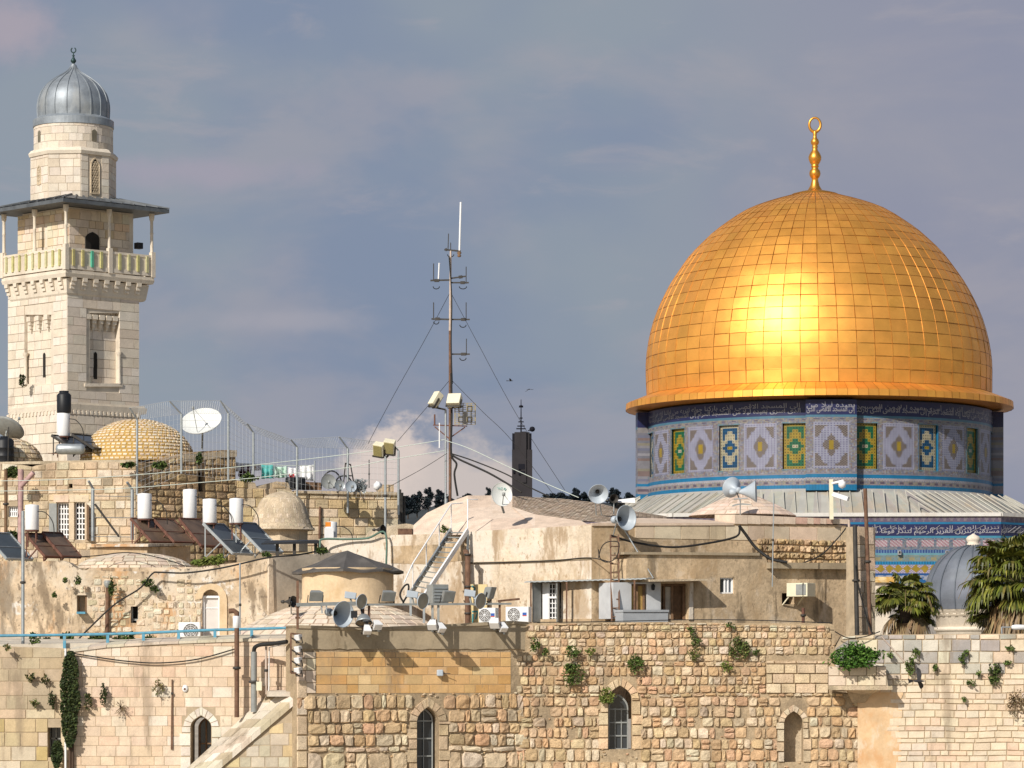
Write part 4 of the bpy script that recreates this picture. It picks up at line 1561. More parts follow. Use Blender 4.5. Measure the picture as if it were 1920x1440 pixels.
def wavy(l, amp=1.2, n=6, seed=0):
    """roughen a pixel outline so an old wall top is not ruler-straight"""
    out = []
    for (a, b), (c, d) in zip(l, l[1:]):
        for i in range(n):
            t = i / n
            out.append((lerp(a, c, t), lerp(b, d, t) + amp * noise.noise(Vector((lerp(a, c, t) * .06, seed, 0)))))
    return out + [l[-1]]


def barred(fr, parent, x0, x1, y0, y1, depth, cols, rows, barm='white', w=.03, name='window'):
    """dark glass at the back of an opening with a grille in front, all one window"""
    mb = MB()
    mb.prism(rect(fr, x0 - 1, x1 + 1, y0 - 1, y1 + 1), fr, -depth, -depth - .04)
    wn = mb.build(name, M['glass'], parent)
    mb = MB()
    for i in range(cols + 1):
        xx = lerp(x0, x1, i / cols)
        mb.bar(fr.w(xx, y0, -depth * .5), fr.w(xx, y1, -depth * .5), w)
    for j in range(rows + 1):
        yy = lerp(y0, y1, j / rows)
        mb.bar(fr.w(x0, yy, -depth * .5 + .01), fr.w(x1, yy, -depth * .5 + .01), w)
    mb.build('grille', M[barm], wn)
    return wn


def pipe_on(parent, name, pts, r, m, n=8):
    mb = MB()
    mb.tube(pts, r, n)
    return mb.build(name, M[m] if isinstance(m, str) else m, parent)


def cap(mb, c, R, h, n, rows, pal, joint, gap=.012, lift=.03, profile=None, a0=0, a1=2 * pi, jc=.08):
    """stone-laid cupola: bedding shell plus rows of separate slabs"""
    pr = profile or (lambda t: (R * cos(t * pi / 2), h * sin(t * pi / 2)))
    m = 40
    mb.lathe([(max(.002, pr(i / 12)[0]) - .004, pr(i / 12)[1]) for i in range(13)], c, m, a0=a0, a1=a1, col=joint)
    c = Vector(c)
    for r in range(rows):
        t0, t1 = r / rows, (r + 1) / rows
        (r0, z0), (r1, z1) = pr(t0), pr(t1)
        k = max(5, int((a1 - a0) * (r0 + r1) / 2 / (2 * pi * R) * n))
        off = rnd(0, 1)
        for i in range(k):
            aa, ab = a0 + (a1 - a0) * (i + off) / k, a0 + (a1 - a0) * (i + 1 + off) / k
            ga = gap / max(.15, (r0 + r1) / 2)
            gt = gap / max(.05, hypot(r1 - r0, z1 - z0))
            aa += ga * rnd(.5, 1.3)
            ab -= ga * rnd(.5, 1.3)
            (ra, za), (rb, zb) = pr(lerp(t0, t1, gt)), pr(lerp(t1, t0, gt))
            ll = lift * rnd(.6, 1.3)
            q = []
            for (rr, zz, an) in ((ra, za, aa), (ra, za, ab), (rb, zb, ab), (rb, zb, aa)):
                q.append((rr * cos(an), rr * sin(an), zz))
            nrm = Vector((cos((aa + ab) / 2) * .7, sin((aa + ab) / 2) * .7, .7))
            low = [c + Vector(p) - nrm * .02 for p in q]
            ctr = sum((Vector(p) for p in q), Vector()) / 4
            up = [c + ctr + (Vector(p) - ctr) * .93 + nrm * ll for p in q]
            mb.add(low + up, [(4, 5, 6, 7), (0, 1, 5, 4), (1, 2, 6, 5), (2, 3, 7, 6), (3, 0, 4, 7)], jit(random.choice(pal), jc))


# --- left plastered house
FM1 = Frame(-170, 106.6, 506, 106.0)
h1 = house('plastered_house', 'low stained plaster house with white arched door behind the blue railing', X(250, 106), 106)
top1 = wavy([(-170, 1050), (60, 1053), (116, 1051), (128, 1054), (140, 1063), (154, 1069), (260, 1072), (350, 1066), (420, 1058), (506, 1047)], 2.0, 6, 3)
H1 = [rect(FM1, 144, 163, 1116, 1151), rect(FM1, 245, 259, 1137, 1168), FM1.uvs([(379, 1215), (412, 1215), (412, 1120), (408, 1111), (402, 1107), (395, 1105), (388, 1107), (382, 1112), (379, 1120)])]
slab(FM1, FM1.uvs(top1)[::-1] + [(0, 6.5), (FM1.L, 6.5)], H1, h1, M['plaster'], thick=.8)
# patches of bared stone where the render has fallen
mb = MB()
for (x0, x1, y0, y1, ce) in ((150, 290, 1078, 1200, (215, 1130)), (286, 378, 1085, 1205, (335, 1145))):
    cu, cv = FM1.uv(*ce)
    ru, rv = (x1 - x0) / 2 * S(106), (y1 - y0) / 2 * S(106)
    masonry(mb, FM1, FM1.u(x0), FM1.u(x1), Z(y1, 106), Z(y0, 106), (.17, .25), (.16, .36), .014, .03, [(.60, .49, .34), (.66, .55, .40), (.56, .44, .29), (.68, .60, .46)], rough=1, small=.3, wav=.03, n=5,
            keep=lambda u, v, cu=cu, cv=cv, ru=ru, rv=rv: ((u - cu) / ru) ** 2 + ((v - cv) / rv) ** 2 < 1 + .9 * noise.noise(Vector((u * 1.1, v * 1.1, 7))) and not any(min(p[0] for p in h) - .08 < u < max(p[0] for p in h) + .08 and min(p[1] for p in h) - .08 < v < max(p[1] for p in h) + .08 for h in H1), skip=.12, d0=-.015)
mb.build('bared_stone_cladding', M['rubble'], h1)
# roof deck
mb = MB()
mb.hexa([FM1.w(-170, 1066, -.3) - Vector((0, 0, .3)), FM1.w(506, 1062, -.3) - Vector((0, 0, .3)), (X(506, 106), 122, Z(1063, 106) - .3), (X(-170, 106.5), 124, Z(1063, 106.5) - .3),
         FM1.w(-170, 1066, -.3), FM1.w(506, 1062, -.3), (X(506, 106), 122, Z(1063, 106)), (X(-170, 106.5), 124, Z(1063, 106.5))])
mb.build('roof', M['plaster'], h1)
mb = MB()
mb.prism(rect(FM1, 142, 165, 1114, 1152), FM1, -.45, -.5)
nw = mb.build('niche_window', M['whiteplaster'], h1)
mb = MB()
mb.box(*sorted((X(144, 106), X(160, 106))), 105.93, 106.3, Z(1151, 106), Z(1147, 106))
mb.build('sill', M['blue'], nw)
mb = MB()
mb.box(X(157, 106), X(163, 106), 106.38, 106.45, Z(1150, 106), Z(1117, 106))
mb.build('shutter', M['wood'], nw)
mb = MB()
mb.prism(rect(FM1, 243, 261, 1135, 1170), FM1, -.35, -.4)
wn = mb.build('window', M['dark'], h1)
mb = MB()
for xx in (246, 258):
    mb.bar(FM1.w(xx, 1138, -.2), FM1.w(xx, 1168, -.2), .05)
mb.bar(FM1.w(246, 1162, -.2), FM1.w(258, 1162, -.2), .06)
mb.build('window_frame', M['greymetal'], wn)
mb = MB()
mb.prism(rect(FM1, 379.5, 411.5, 1119, 1214), FM1, -.16, -.22)
dr = mb.build('door', mat('white_door_paint', (.62, .58, .54), .5, var=.08, vs=2), h1)
mb = MB()
for xx in (380.5, 410.5):
    mb.bar(FM1.w(xx, 1214, -.12), FM1.w(xx, 1119, -.12), .07)
mb.bar(FM1.w(379, 1119, -.12), FM1.w(412, 1119, -.12), .07)
for yy in (1140, 1180):
    mb.bar(FM1.w(384, yy, -.155), FM1.w(408, yy, -.155), .03)
mb.build('door_frame', M['white'], dr)
mb = MB()
mb.prism(FM1.uvs([(377, 1121), (414, 1121), (411, 1109), (403, 1103), (395, 1101), (387, 1103), (380, 1109)]), FM1, -.28, -.3)
mb.build('door_tympanum', M['orangeplaster'], h1)
mb = MB()
ring_o = FM1.uvs([(366, 1125), (368, 1112), (376, 1101), (386, 1096), (396, 1094), (407, 1096), (417, 1102), (424, 1113), (426, 1125), (426, 1205)])
ring_i = FM1.uvs([(379, 1122), (382, 1112), (388, 1107), (395, 1105), (402, 1107), (408, 1111), (412, 1120), (412, 1205)])
mb.prism(ring_o + ring_i[::-1], FM1, .05, -.02)
mb.build('door_arch', M['orangeplaster'], h1)
pipe_on(h1, 'drainpipe', [FM1.w(203, 1098, .1), FM1.w(202, 1150, .1), FM1.w(202, 1212, .12)], .065, M['rust'])
mb = MB()
mb.lathe([(.06, 0), (.10, .05), (.12, .16), (.09, .22), (.07, .22)], FM1.w(203, 1102, .12), 10, close=True)
mb.build('pipe_hopper', M['greymetal'], h1)
# grey plastered return beside the lantern drum
FM1b = Frame(506, 105.9, 640, 107.6)
slab(FM1b, FM1b.uvs(wavy([(506, 1047), (560, 1041), (640, 1036)], 2, 5, 9))[::-1] + [(0, 6.5), (FM1b.L, 6.5)], [rect(FM1b, 541, 562, 1119, 1147)], h1, M['greyplaster'], 'side_wall', thick=.6)
mb = MB()
mb.prism(FM1b.uvs([(501.5, 1168), (513, 1168), (511, 1100), (510, 1046), (503, 1046)]), FM1b, .05, -.02)
mb.build('corner_pilaster', M['whiteplaster'], h1)
mb = MB()
mb.prism(rect(FM1b, 540, 563, 1118, 1148), FM1b, -.4, -.5)
mb.build('dark_niche', M['dark'], h1)
# paved low cupola and the square block standing on the roof
mb = MB()
cap(mb, (X(250, 108.2), 108.6, Z(1069, 108)), 1.85, .56, 34, 7, [(.66, .55, .42), (.70, .60, .47), (.64, .51, .39)], (.36, .27, .19), .012, .02)
mb.build('roof_cupola', M['paving'], h1)
mb = MB()
mb.hexa([P(170, 1052, 111.5), P(276, 1058, 110.9), P(357, 1052, 113), P(250, 1052, 114), P(168, 1026, 111.5), P(276, 1026, 110.9), P(357, 1024, 113), P(250, 1024, 114)])
blk = mb.build('stair_head', M['brownplaster'], h1)
mb = MB()
mb.hexa([P(162, 1025, 111.4), P(278, 1025, 110.7), P(361, 1023, 113), P(250, 1023, 114), P(162, 1020, 111.4), P(278, 1020, 110.7), P(361, 1019, 113), P(250, 1019, 114)])
mb.build('stair_head_slab', M['plaster'], h1)

# --- shallow paved dome carrying the lantern drum under its tarpaulin
h2 = thing('paved_dome', 'wide shallow stone-paved dome carrying a round lantern under a black tarpaulin', 'dome', (X(645, 104.9), 104.9, 7))
mb = MB()
cap(mb, (X(640, 104.9), 104.9, Z(1216, 104.9)), 4.0, 1.52, 62, 13, [(.68, .56, .43), (.72, .62, .50), (.64, .52, .40), (.70, .58, .46)], (.36, .26, .18), .014, .014, profile=lambda t: (4.0 * (1 - t) ** .92, 1.52 * (1 - (1 - t) ** 1.75)))
mb.build('dome_paving', M['paving'], h2)
mb = MB()
c = (X(652, 105.2), 105.2, 0)
R = 86 * S(105.2)
z0, z1 = Z(1160, 105.2), Z(1066, 105.2)
mb.lathe([(R + .06, z0), (R + .04, z0 + .55), (R, z0 + .62), (R, z1)], c, 40)
mb.build('lantern_drum', M['orangeplaster'], h2)
mb = MB()
ap = Vector((c[0], c[1], Z(1032, 105.2)))
ze = Z(1073, 105.2)
D = 105 * S(105.2)
cor = []
for a_, r_, dz_ in ((180, 1, 0), (225, .93, .02), (268, 1.0, .05), (315, .93, .03), (360, 1, .03), (45, .93, .02), (90, 1, 0), (135, .93, 0)):
    cor.append(Vector((c[0] + D * r_ * cos(radians(a_)), c[1] + D * r_ * sin(radians(a_)), ze + dz_)))
for i in range(8):
    A, B = cor[i], cor[(i + 1) % 8]
    n = 8
    g = {}
    vs, fs = [], []
    for j in range(n + 1):
        for k_ in range(n + 1 - j):
            a, b = j / n, k_ / n
            p = ap * a + A * (1 - a - b) + B * b
            sgn = min(a, b, 1 - a - b)
            p = p + Vector((0, 0, -.25 * sgn + .06 * (1 - a) * a + .05 * noise.noise(p * 1.7)))
            g[(j, k_)] = len(vs)
            vs.append(p)
    for j in range(n):
        for k_ in range(n - j):
            fs.append((g[(j, k_)], g[(j, k_ + 1)], g[(j + 1, k_)]))
            if k_ < n - j - 1:
                fs.append((g[(j, k_ + 1)], g[(j + 1, k_ + 1)], g[(j + 1, k_)]))
    mb.add(vs, fs, None, True)
    for j in range(n):
        a, b = vs[g[(0, j)]], vs[g[(0, j + 1)]]
        mb.add([a, b, b - Vector((0, 0, .07)), a - Vector((0, 0, .07))], [(0, 1, 2, 3)])
mb.build('tarpaulin', M['tarp'], h2)

# --- white house in the middle
h3 = house('whitewashed_house', 'tall flaking white house with pale vaulted roof behind the metal staircase', X(960, 106), 106)
FM3a = Frame(596, 108.6, 882, 107.0)
slab(FM3a, FM3a.uvs(wavy([(596, 1012), (612, 1008), (730, 1008), (733, 1003), (880, 1000), (882, 1000)], 1.2, 5, 5))[::-1] + [(0, 6.5), (FM3a.L, 6.5)], [], h3, M['whiteplaster'], thick=1.0)
mb = MB()
mb.prism(FM3a.uvs([(733, 1056), (800, 1058), (878, 1050), (878, 1018), (800, 1022), (733, 1024)]), FM3a, .012, -.02)
mb.build('bare_patch', M['brownplaster'], h3)
FM3 = Frame(880, 106.0, 1109, 104.0)
W3 = rect(FM3, 1010, 1052, 1092, 1168)
slab(FM3, FM3.uvs(wavy([(880, 997), (940, 993), (1020, 989), (1109, 984)], 1.0, 6, 2))[::-1] + [(0, 6.5), (FM3.L, 6.5)], [W3], h3, M['whiteplaster'], thick=1.2)
mb = MB()
mb.prism(FM3.uvs([(880, 1054), (960, 1052), (1040, 1049), (1109, 1046), (1109, 1049), (1040, 1052), (960, 1055), (880, 1057)]), FM3, .03, -.02)
mb.build('string_course', M['greyrender'], h3)
mb = MB()
mb.prism(FM3.uvs([(880, 1170), (1109, 1172), (1109, 1160), (880, 1162)]), FM3, .02, -.02)
mb.build('plinth', M['brownplaster'], h3)
mb = MB()
mb.prism(rect(FM3, 1009, 1053, 1091, 1169), FM3, -.5, -.6)
wn = mb.build('window', M['dark'], h3)
mb = MB()
for i in range(4):
    xx = 1027 + 5.4 * i
    mb.bar(FM3.w(xx, 1094, -.12), FM3.w(xx, 1168, -.12), .03)
for j in range(9):
    yy = 1095 + 9 * j
    mb.bar(FM3.w(1027, yy, -.11), FM3.w(1043.5, yy, -.11), .025)
mb.build('grille', M['white'], wn)
mb = MB()
for x0, x1 in ((1015.5, 1026.5), (1043.8, 1047)):
    mb.prism(rect(FM3, x0, x1, 1093, 1167), FM3, -.06, -.1)
for a, b in (((1026.5, 1093), (1026.5, 1168)), ((1026.5, 1120), (1044, 1120)), ((1044, 1093), (1044, 1168))):
    mb.bar(FM3.w(*a, -.07), FM3.w(*b, -.07), .06)
mb.build('window_frame', M['white'], wn)
for x0, x1, dd in ((1008, 1013, .35), (1047.5, 1053, .35)):
    mb = MB()
    s_ = 1 if x0 < 1020 else -1
    a, b = (x0, x1) if s_ > 0 else (x1, x0)
    mb.hexa([FM3.w(b, 1167, .0), FM3.w(a, 1167, dd), FM3.w(a, 1167, dd) + Vector((.03, 0, 0)), FM3.w(b, 1167, 0) + Vector((.03, 0, 0)), FM3.w(b, 1093, .0), FM3.w(a, 1093, dd), FM3.w(a, 1093, dd) + Vector((.03, 0, 0)), FM3.w(b, 1093, 0) + Vector((.03, 0, 0))])
    mb.build('shutter', M['greymetal'], wn)
# vaulted roof, smooth pink slabs in front and small tiles on the far slope
mb = MB()
pal = [(.70, .55, .43), (.72, .58, .46), (.68, .53, .41)]
ridge = [P(775, 985, 108.6), P(800, 962, 108.9), P(843, 941, 109.2), P(877, 929, 109.5), P(920, 929, 110), P(960, 930, 110.3)]
lowr = [P(775, 1004, 107.7), P(800, 1003, 107.5), P(843, 1003, 107.2), P(880, 1002, 106.1), P(920, 996, 105.7), P(1003, 990, 105)]
for i in range(5):
    for j in range(3):
        q = [lowr[i].lerp(ridge[i], j / 3), lowr[i + 1].lerp(ridge[i + 1], j / 3), lowr[i + 1].lerp(ridge[i + 1], (j + 1) / 3), lowr[i].lerp(ridge[i], (j + 1) / 3)]
        mb.add(q, [(0, 1, 2, 3)], jit(random.choice(pal), .03))
fr_ = [P(960, 950, 108.4), P(1003, 964, 106.9), P(1089, 976, 105.3), P(1109, 987, 104.4)]
mb.add([ridge[5], fr_[0], P(1003, 990, 105)], [(0, 1, 2)], pal[0])
mb.add([fr_[0], fr_[1], P(1003, 990, 105)], [(0, 1, 2)], pal[1])
mb.add([P(1003, 990, 105), fr_[1], fr_[2], P(1109, 987, 104.2)], [(0, 3, 2, 1)], pal[2])
mb.build('vault_front', M['paving'], h3)
mb = MB()
crest = [P(960, 930, 110.3), P(1056, 935.5, 111), P(1121, 943, 111.5), P(1163, 954, 112), P(1250, 968, 112.5)]
foot = [P(960, 950, 108.4), P(1003, 964, 106.9), P(1089, 976, 105.3), P(1150, 982, 105), P(1250, 984, 105.6)]
rows, cols = 14, 12
for i in range(4):
    for j in range(rows):
        for c_ in range(cols):
            t0, t1 = (c_ + .06) / cols, (c_ + .94) / cols
            s0, s1 = (j + .08) / rows, (j + .95) / rows
            A0, A1, B0, B1 = foot[i].lerp(foot[i + 1], t0), foot[i].lerp(foot[i + 1], t1), crest[i].lerp(crest[i + 1], t0), crest[i].lerp(crest[i + 1], t1)
            lift = Vector((0, -.002, .008 * rnd(.5, 1.4)))
            q = [A0.lerp(B0, s0) + lift * 1.6, A1.lerp(B1, s0) + lift * 1.6, A1.lerp(B1, s1) + lift * .3, A0.lerp(B0, s1) + lift * .3]
            mb.add(q, [(0, 1, 2, 3)], jit(random.choice([(.58, .45, .33), (.64, .52, .40), (.52, .40, .29)]), .06))
    mb.add([foot[i], foot[i + 1], crest[i + 1], crest[i]], [(0, 1, 2, 3)], (.42, .31, .22))
mb.build('tiled_slope', M['paving'], h3)

# --- brown house on the right with annex
h4 = house('brown_house', 'brown plastered house with flat annex and corrugated porch above the rubble wall', X(1380, 105), 105)
FM4 = Frame(1109, 104.0, 1612, 108.3)
slab(FM4, FM4.uvs(wavy([(1109, 984), (1190, 984), (1372, 983), (1384, 980), (1420, 981), (1592, 985)], 1.0, 5, 4))[::-1] + [(FM4.u(1109), 6.5), (FM4.u(1592), 6.5)], [], h4, M['brownplaster'], thick=1.5)
mb = MB()
pal = [(.62, .50, .36), (.58, .45, .31), (.66, .54, .40)]
masonry(mb, FM4, FM4.u(1190), FM4.u(1590), Z(1012, 105.8), Z(984, 105.8), (.3, .36), (.5, 1.1), .006, .02, pal, top=polyline(FM4.uvs([(1190, 986), (1372, 985), (1420, 983), (1592, 987)])))
mb.build('stone_cladding', M['ashlar'], h4)
mb = MB()
masonry(mb, FM4, FM4.u(1418), FM4.u(1588), Z(1060, 107), Z(1010, 107), (.13, .24), (.13, .3), .008, .12, [(.56, .40, .22), (.50, .35, .19), (.62, .46, .28), (.46, .33, .19)], rough=1, small=.3, wav=.05, n=5)
mb.build('rubble_patch', M['rubble'], h4)
# pale coping slabs, some of them pinkish red
mb = MB()
xs = [1376, 1400, 1424, 1446, 1468, 1490, 1512, 1524, 1536, 1548, 1560, 1574, 1590]
for i, (a, b) in enumerate(zip(xs, xs[1:])):
    ya, yb = lerp(962, 971, (a - 1376) / 214), lerp(962, 971, (b - 1376) / 214)
    red = 7 <= i <= 10 and i % 2 == 1 or i == 5
    dz = lambda yy: lerp(981, 986, .5)
    mb.hexa([FM4.w(a + .3, 982, .06), FM4.w(b - .3, 983, .06), FM4.w(b - .3, 983, -1.2), FM4.w(a + .3, 982, -1.2), FM4.w(a + .3, ya + 3, .06), FM4.w(b - .3, yb + 3, .06), FM4.w(b - .3, yb, -1.2), FM4.w(a + .3, ya, -1.2)],
            jit((.60, .40, .31) if red else (.68, .55, .43), .05))
mb.hexa([FM4.w(1109, 986, .05), FM4.w(1374, 985, .05), FM4.w(1374, 985, -1.6), FM4.w(1109, 986, -1.6), FM4.w(1109, 981, .05), FM4.w(1374, 981, .05), FM4.w(1374, 971, -1.6), FM4.w(1250, 967, -1.6)], (.66, .52, .40))
mb.build('coping', M['paving'], h4)
# annex
FA = Frame(1174, 103.3, 1601, 106.9)
HA = [rect(FA, 1350, 1376, 1083, 1113), rect(FA, 1466, 1490, 1112, 1133), rect(FA, 1183, 1212, 1095, 1147), rect(FA, 1240, 1290, 1094, 1163)]
out = [(1174, 1060), (1177, 1047), (1184, 1040), (1200, 1037), (1290, 1038), (1422, 1041), (1436, 1046), (1440, 1057), (1601, 1059)]
slab(FA, FA.uvs(out)[::-1] + [(0, 6.5), (FA.L, 6.5)], HA, h4, M['brownplaster'], 'annex_wall', thick=1.0)
mb = MB()
mb.prism(FA.uvs([(1168, 1039.5), (1422, 1042), (1422, 1036.5), (1168, 1035)]), FA, .08, -.9)
mb.prism(FA.uvs([(1437, 1066), (1605, 1068), (1605, 1056), (1437, 1055)]), FA, .24, -.6)
mb.build('annex_roof', M['greyrender'], h4)
mb = MB()
mb.prism(FA.uvs([(1594, 1190), (1600, 1190), (1600, 1069), (1596, 1069)]), FA, .03, -.02)
mb.build('white_strip', M['whiteplaster'], h4)
mb = MB()
mb.prism(FA.uvs([(1291, 1163), (1299, 1163), (1299, 1092), (1293, 1092)]), FA, .03, -.02)
mb.build('white_strip', M['whiteplaster'], h4)
mb = MB()
mb.prism(rect(FA, 1149, 1238, 1092, 1160), FA, .03, -.9, [rect(FA, 1183, 1212, 1095, 1147)])
mb.build('porch_wall', mat('shade_tinted_wash', (.52, .53, .54), .9, var=.12, vs=2), h4)  # bluish tone of the porch shade painted into the wall colour
# small white window
mb = MB()
mb.prism(rect(FA, 1349, 1377, 1082, 1114), FA, -.12, -.16)
wn = mb.build('window', M['glass'], h4)
mb = MB()
for a, b in (((1351, 1084), (1375, 1084)), ((1351, 1112), (1375, 1112)), ((1351, 1084), (1351, 1112)), ((1375, 1084), (1375, 1112)), ((1361, 1084), (1361, 1112)), ((1367, 1084), (1367, 1112))):
    mb.bar(FA.w(*a, -.09), FA.w(*b, -.09), .055)
mb.build('window_frame', M['white'], wn)
mb = MB()
mb.prism(rect(FA, 1362, 1374, 1085, 1111), FA, -.1, -.118)
mb.build('curtain', mat('grey_curtain', (.30, .34, .38), .8, var=.15), wn)
mb = MB()
mb.prism(rect(FA, 1465, 1491, 1111, 1134), FA, -.35, -.4)
mb.build('dark_opening', M['dark'], h4)
mb = MB()
mb.prism(rect(FA, 1182, 1213, 1094, 1148), FA, -.2, -.25)
wn = mb.build('porch_window', M['glass'], h4)
mb = MB()
for a, b in (((1184, 1096), (1211, 1096)), ((1184, 1146), (1211, 1146)), ((1185, 1096), (1185, 1146)), ((1198, 1096), (1198, 1146)), ((1211, 1096), (1211, 1146))):
    mb.bar(FA.w(*a, -.14), FA.w(*b, -.14), .07)
mb.build('window_frame', M['wood'], wn)
mb = MB()
mb.prism(rect(FA, 1186, 1197, 1098, 1145), FA, -.17, -.195)
mb.prism(rect(FA, 1200, 1210, 1098, 1145), FA, -.17, -.195)
mb.build('curtain', mat('ochre_curtain', (.46, .30, .10), .8, var=.2, vs=4), wn)
mb = MB()
mb.prism(rect(FA, 1239, 1291, 1093, 1164), FA, -.3, -.35)
dr = mb.build('doorway', M['wood'], h4)
mb = MB()
for xx in (1242, 1251, 1266, 1288):
    mb.bar(FA.w(xx, 1094, -.2), FA.w(xx, 1163, -.2), .08)
mb.bar(FA.w(1240, 1096, -.2), FA.w(1290, 1096, -.2), .09)
mb.build('door_frame', M['wood'], dr)
mb = MB()
mb.prism(rect(FA, 1252, 1265, 1100, 1160), FA, -.24, -.28)
mb.build('door_leaf', mat('pale_door', (.50, .44, .36), .7, var=.2, vs=3), dr)
# corrugated porch roof on posts
FP = Frame(988, 104.72, 1216, 103.1)
mb = MB()
n = 46
for i in range(n):
    ua, ub = FP.L * i / n, FP.L * (i + 1) / n
    za = .018 * (i % 2)
    zb = .018 * ((i + 1) % 2)
    y0, y1 = lerp(1090, 1086.5, i / n), lerp(1090, 1086.5, (i + 1) / n)
    p = [FP.p(ua, Z(y0, 104) + za, .2), FP.p(ub, Z(y1, 104) + zb, .2), FP.p(ub, Z(y1, 104) + zb + .03, -.35), FP.p(ua, Z(y0, 104) + za + .03, -.35)]
    mb.hexa([q - Vector((0, 0, .03)) for q in p] + p)
mb.build('corrugated_roof', M['galv'], h4)
FQ = Frame(1214, 103.1, 1322, 104.0)
mb = MB()
mb.hexa([FQ.p(0, Z(1091, 103.2), .15), FQ.p(FQ.L, Z(1089, 104), .15), FQ.p(FQ.L, Z(1089, 104) + .02, -1.2), FQ.p(0, Z(1091, 103.2) + .02, -1.2),
         FQ.p(0, Z(1087, 103.2), .15), FQ.p(FQ.L, Z(1085.5, 104), .15), FQ.p(FQ.L, Z(1085.5, 104) + .02, -1.2), FQ.p(0, Z(1087, 103.2) + .02, -1.2)])
mb.build('porch_board', M['oldstone'], h4)
for px, y0 in ((999, 1089), (1066, 1088), (1193, 1087)):
    mb = MB()
    mb.bar(FP.w(px, 1172, .15), FP.w(px, y0, .15), .05, .05)
    mb.build('porch_post', M['rust'], h4)
# small paved cupola at the back of the roof
mb = MB()
cap(mb, (X(1392, 110.5), 110.5, Z(968, 110.5)), 1.75, .80, 30, 7, [(.70, .55, .44), (.72, .58, .47), (.68, .53, .42)], (.52, .39, .29), .010, .006, profile=lambda t: (1.75 * (1 - t) ** .85, .80 * t ** .9))
cp = mb.build('roof_cupola', M['paving'], h4)
mb = MB()
q = [Vector((X(1393, 109.1) + .36 * cos(a), 109.14 + .12 - .16 * sin(a) * .0, Z(950, 109.1) + .12 * sin(a))) for a in [i * pi / 8 for i in range(16)]]
mb.add([p + Vector((0, -.02 + .7 * (p.z - Z(950, 109.1)) + .0, 0)) for p in q], [list(range(16))])
mb.build('cupola_hatch', M['greymetal'], cp)
# back wall body that closes the roof
mb = MB()
mb.hexa([FM4.w(1109, 1100, -1.2), FM4.w(1592, 1100, -1.2), (X(1592, 113), 113, 7), (X(1109, 113), 113, 7), FM4.w(1109, 985, -1.2), FM4.w(1592, 984, -1.2), (X(1592, 113), 113, Z(985, 107)), (X(1109, 113), 113, Z(985, 107))])
mb.build('roof', M['paving'], h4)

# --- stone pier at the right end
FPi = Frame(1606, 105.2, 1641, 105.5)
pier = thing('stone_pier', 'tall narrow stone pier between the brown house and the palm', 'pier', FPi.p(.3, 7))
mb = MB()
mb.prism(FPi.uvs([(1606, 987), (1640, 989)])[::-1] + [(0, 6.8), (FPi.L, 6.8)], FPi, 0, -.6)
mb.build('core', M['joint'], pier)
mb = MB()
masonry(mb, FPi, 0, FPi.L, 7, Z(985, 105.3), (.34, .5), (.26, .4), .008, .03, [(.56, .46, .34), (.50, .39, .27), (.62, .52, .40), (.44, .34, .23)], top=polyline(FPi.uvs([(1606, 988), (1640, 990)])))
mb.build('stone_cladding', M['oldstone'], pier)
# ---------------------------------------------------------------- fittings on walls and roofs


def aim(loc, yaw=0, tilt=0, roll=0):
    """local x right, y away from the viewer side, z up; yaw 0 faces the camera, positive turns to its right, tilt looks down (degrees)"""
    R = Matrix.Rotation(radians(yaw), 4, 'Z') @ Matrix.Rotation(radians(tilt), 4, 'X') @ Matrix.Rotation(radians(roll), 4, 'Y')
    T = Matrix.Translation(Vector(loc)) @ R
    return lambda x, y, z: T @ Vector((x, y, z))


def fmat(f):
    """matrix turning a lathe's z axis onto the facing direction of an aim"""
    o = f(0, 0, 0)
    return Matrix((f(1, 0, 0) - o, f(0, 0, 1) - o, f(0, -1, 0) - o)).transposed()


def hx(mb, f, x0, x1, y0, y1, z0, z1, col=None, tx=1, ty=1):
    """box in an aim; the top (z1) end scaled by tx, ty"""
    cx, cy = (x0 + x1) / 2, (y0 + y1) / 2
    s = lambda x, y: (cx + (x - cx) * tx, cy + (y - cy) * ty)
    mb.hexa([f(x0, y0, z0), f(x1, y0, z0), f(x1, y1, z0), f(x0, y1, z0), f(*s(x0, y0), z1), f(*s(x1, y0), z1), f(*s(x1, y1), z1), f(*s(x0, y1), z1)], col)


def floodlight(loc, w, h, d, yaw, tilt, label, body='greymetal', group=None, foot=None, lens='lamp', roll=0):
    t = thing('floodlight', label, 'floodlight', loc, group)
    f = aim(loc, yaw, tilt, roll)
    mb = MB()
    # housing narrows towards the back
    a, b = w / 2, h / 2
    k = .62
    mb.hexa([f(-a, 0, -b), f(a, 0, -b), f(a * k, d, -b * k), f(-a * k, d, -b * k), f(-a, 0, b), f(a, 0, b), f(a * k, d, b * k), f(-a * k, d, b * k)])
    for i in range(4):
        hx(mb, f, -a * .5 + a * i / 3 - .008, -a * .5 + a * i / 3 + .008, d * .9, d * 1.15, -b * .5, b * .5)
    mb.build('housing', M[body], t, .006)
    mb = MB()
    hx(mb, f, -a * .9, a * .9, -.012, .005, -b * .88, b * .88)
    mb.build('lens', M[lens], t)
    mb = MB()
    for s in (-1, 1):
        mb.bar(f(s * (a + .02), d * .4, 0), f(s * (a + .02), d * .4, -b - .1), .02, .03)
    mb.bar(f(-a - .02, d * .4, -b - .1), f(a + .02, d * .4, -b - .1), .03, .02)
    if foot:
        mb.bar(f(0, d * .4, -b - .1), foot, .035)
    mb.build('bracket', M['darkmetal'] if body != 'cream' else M['darkmetal'], t)
    return t


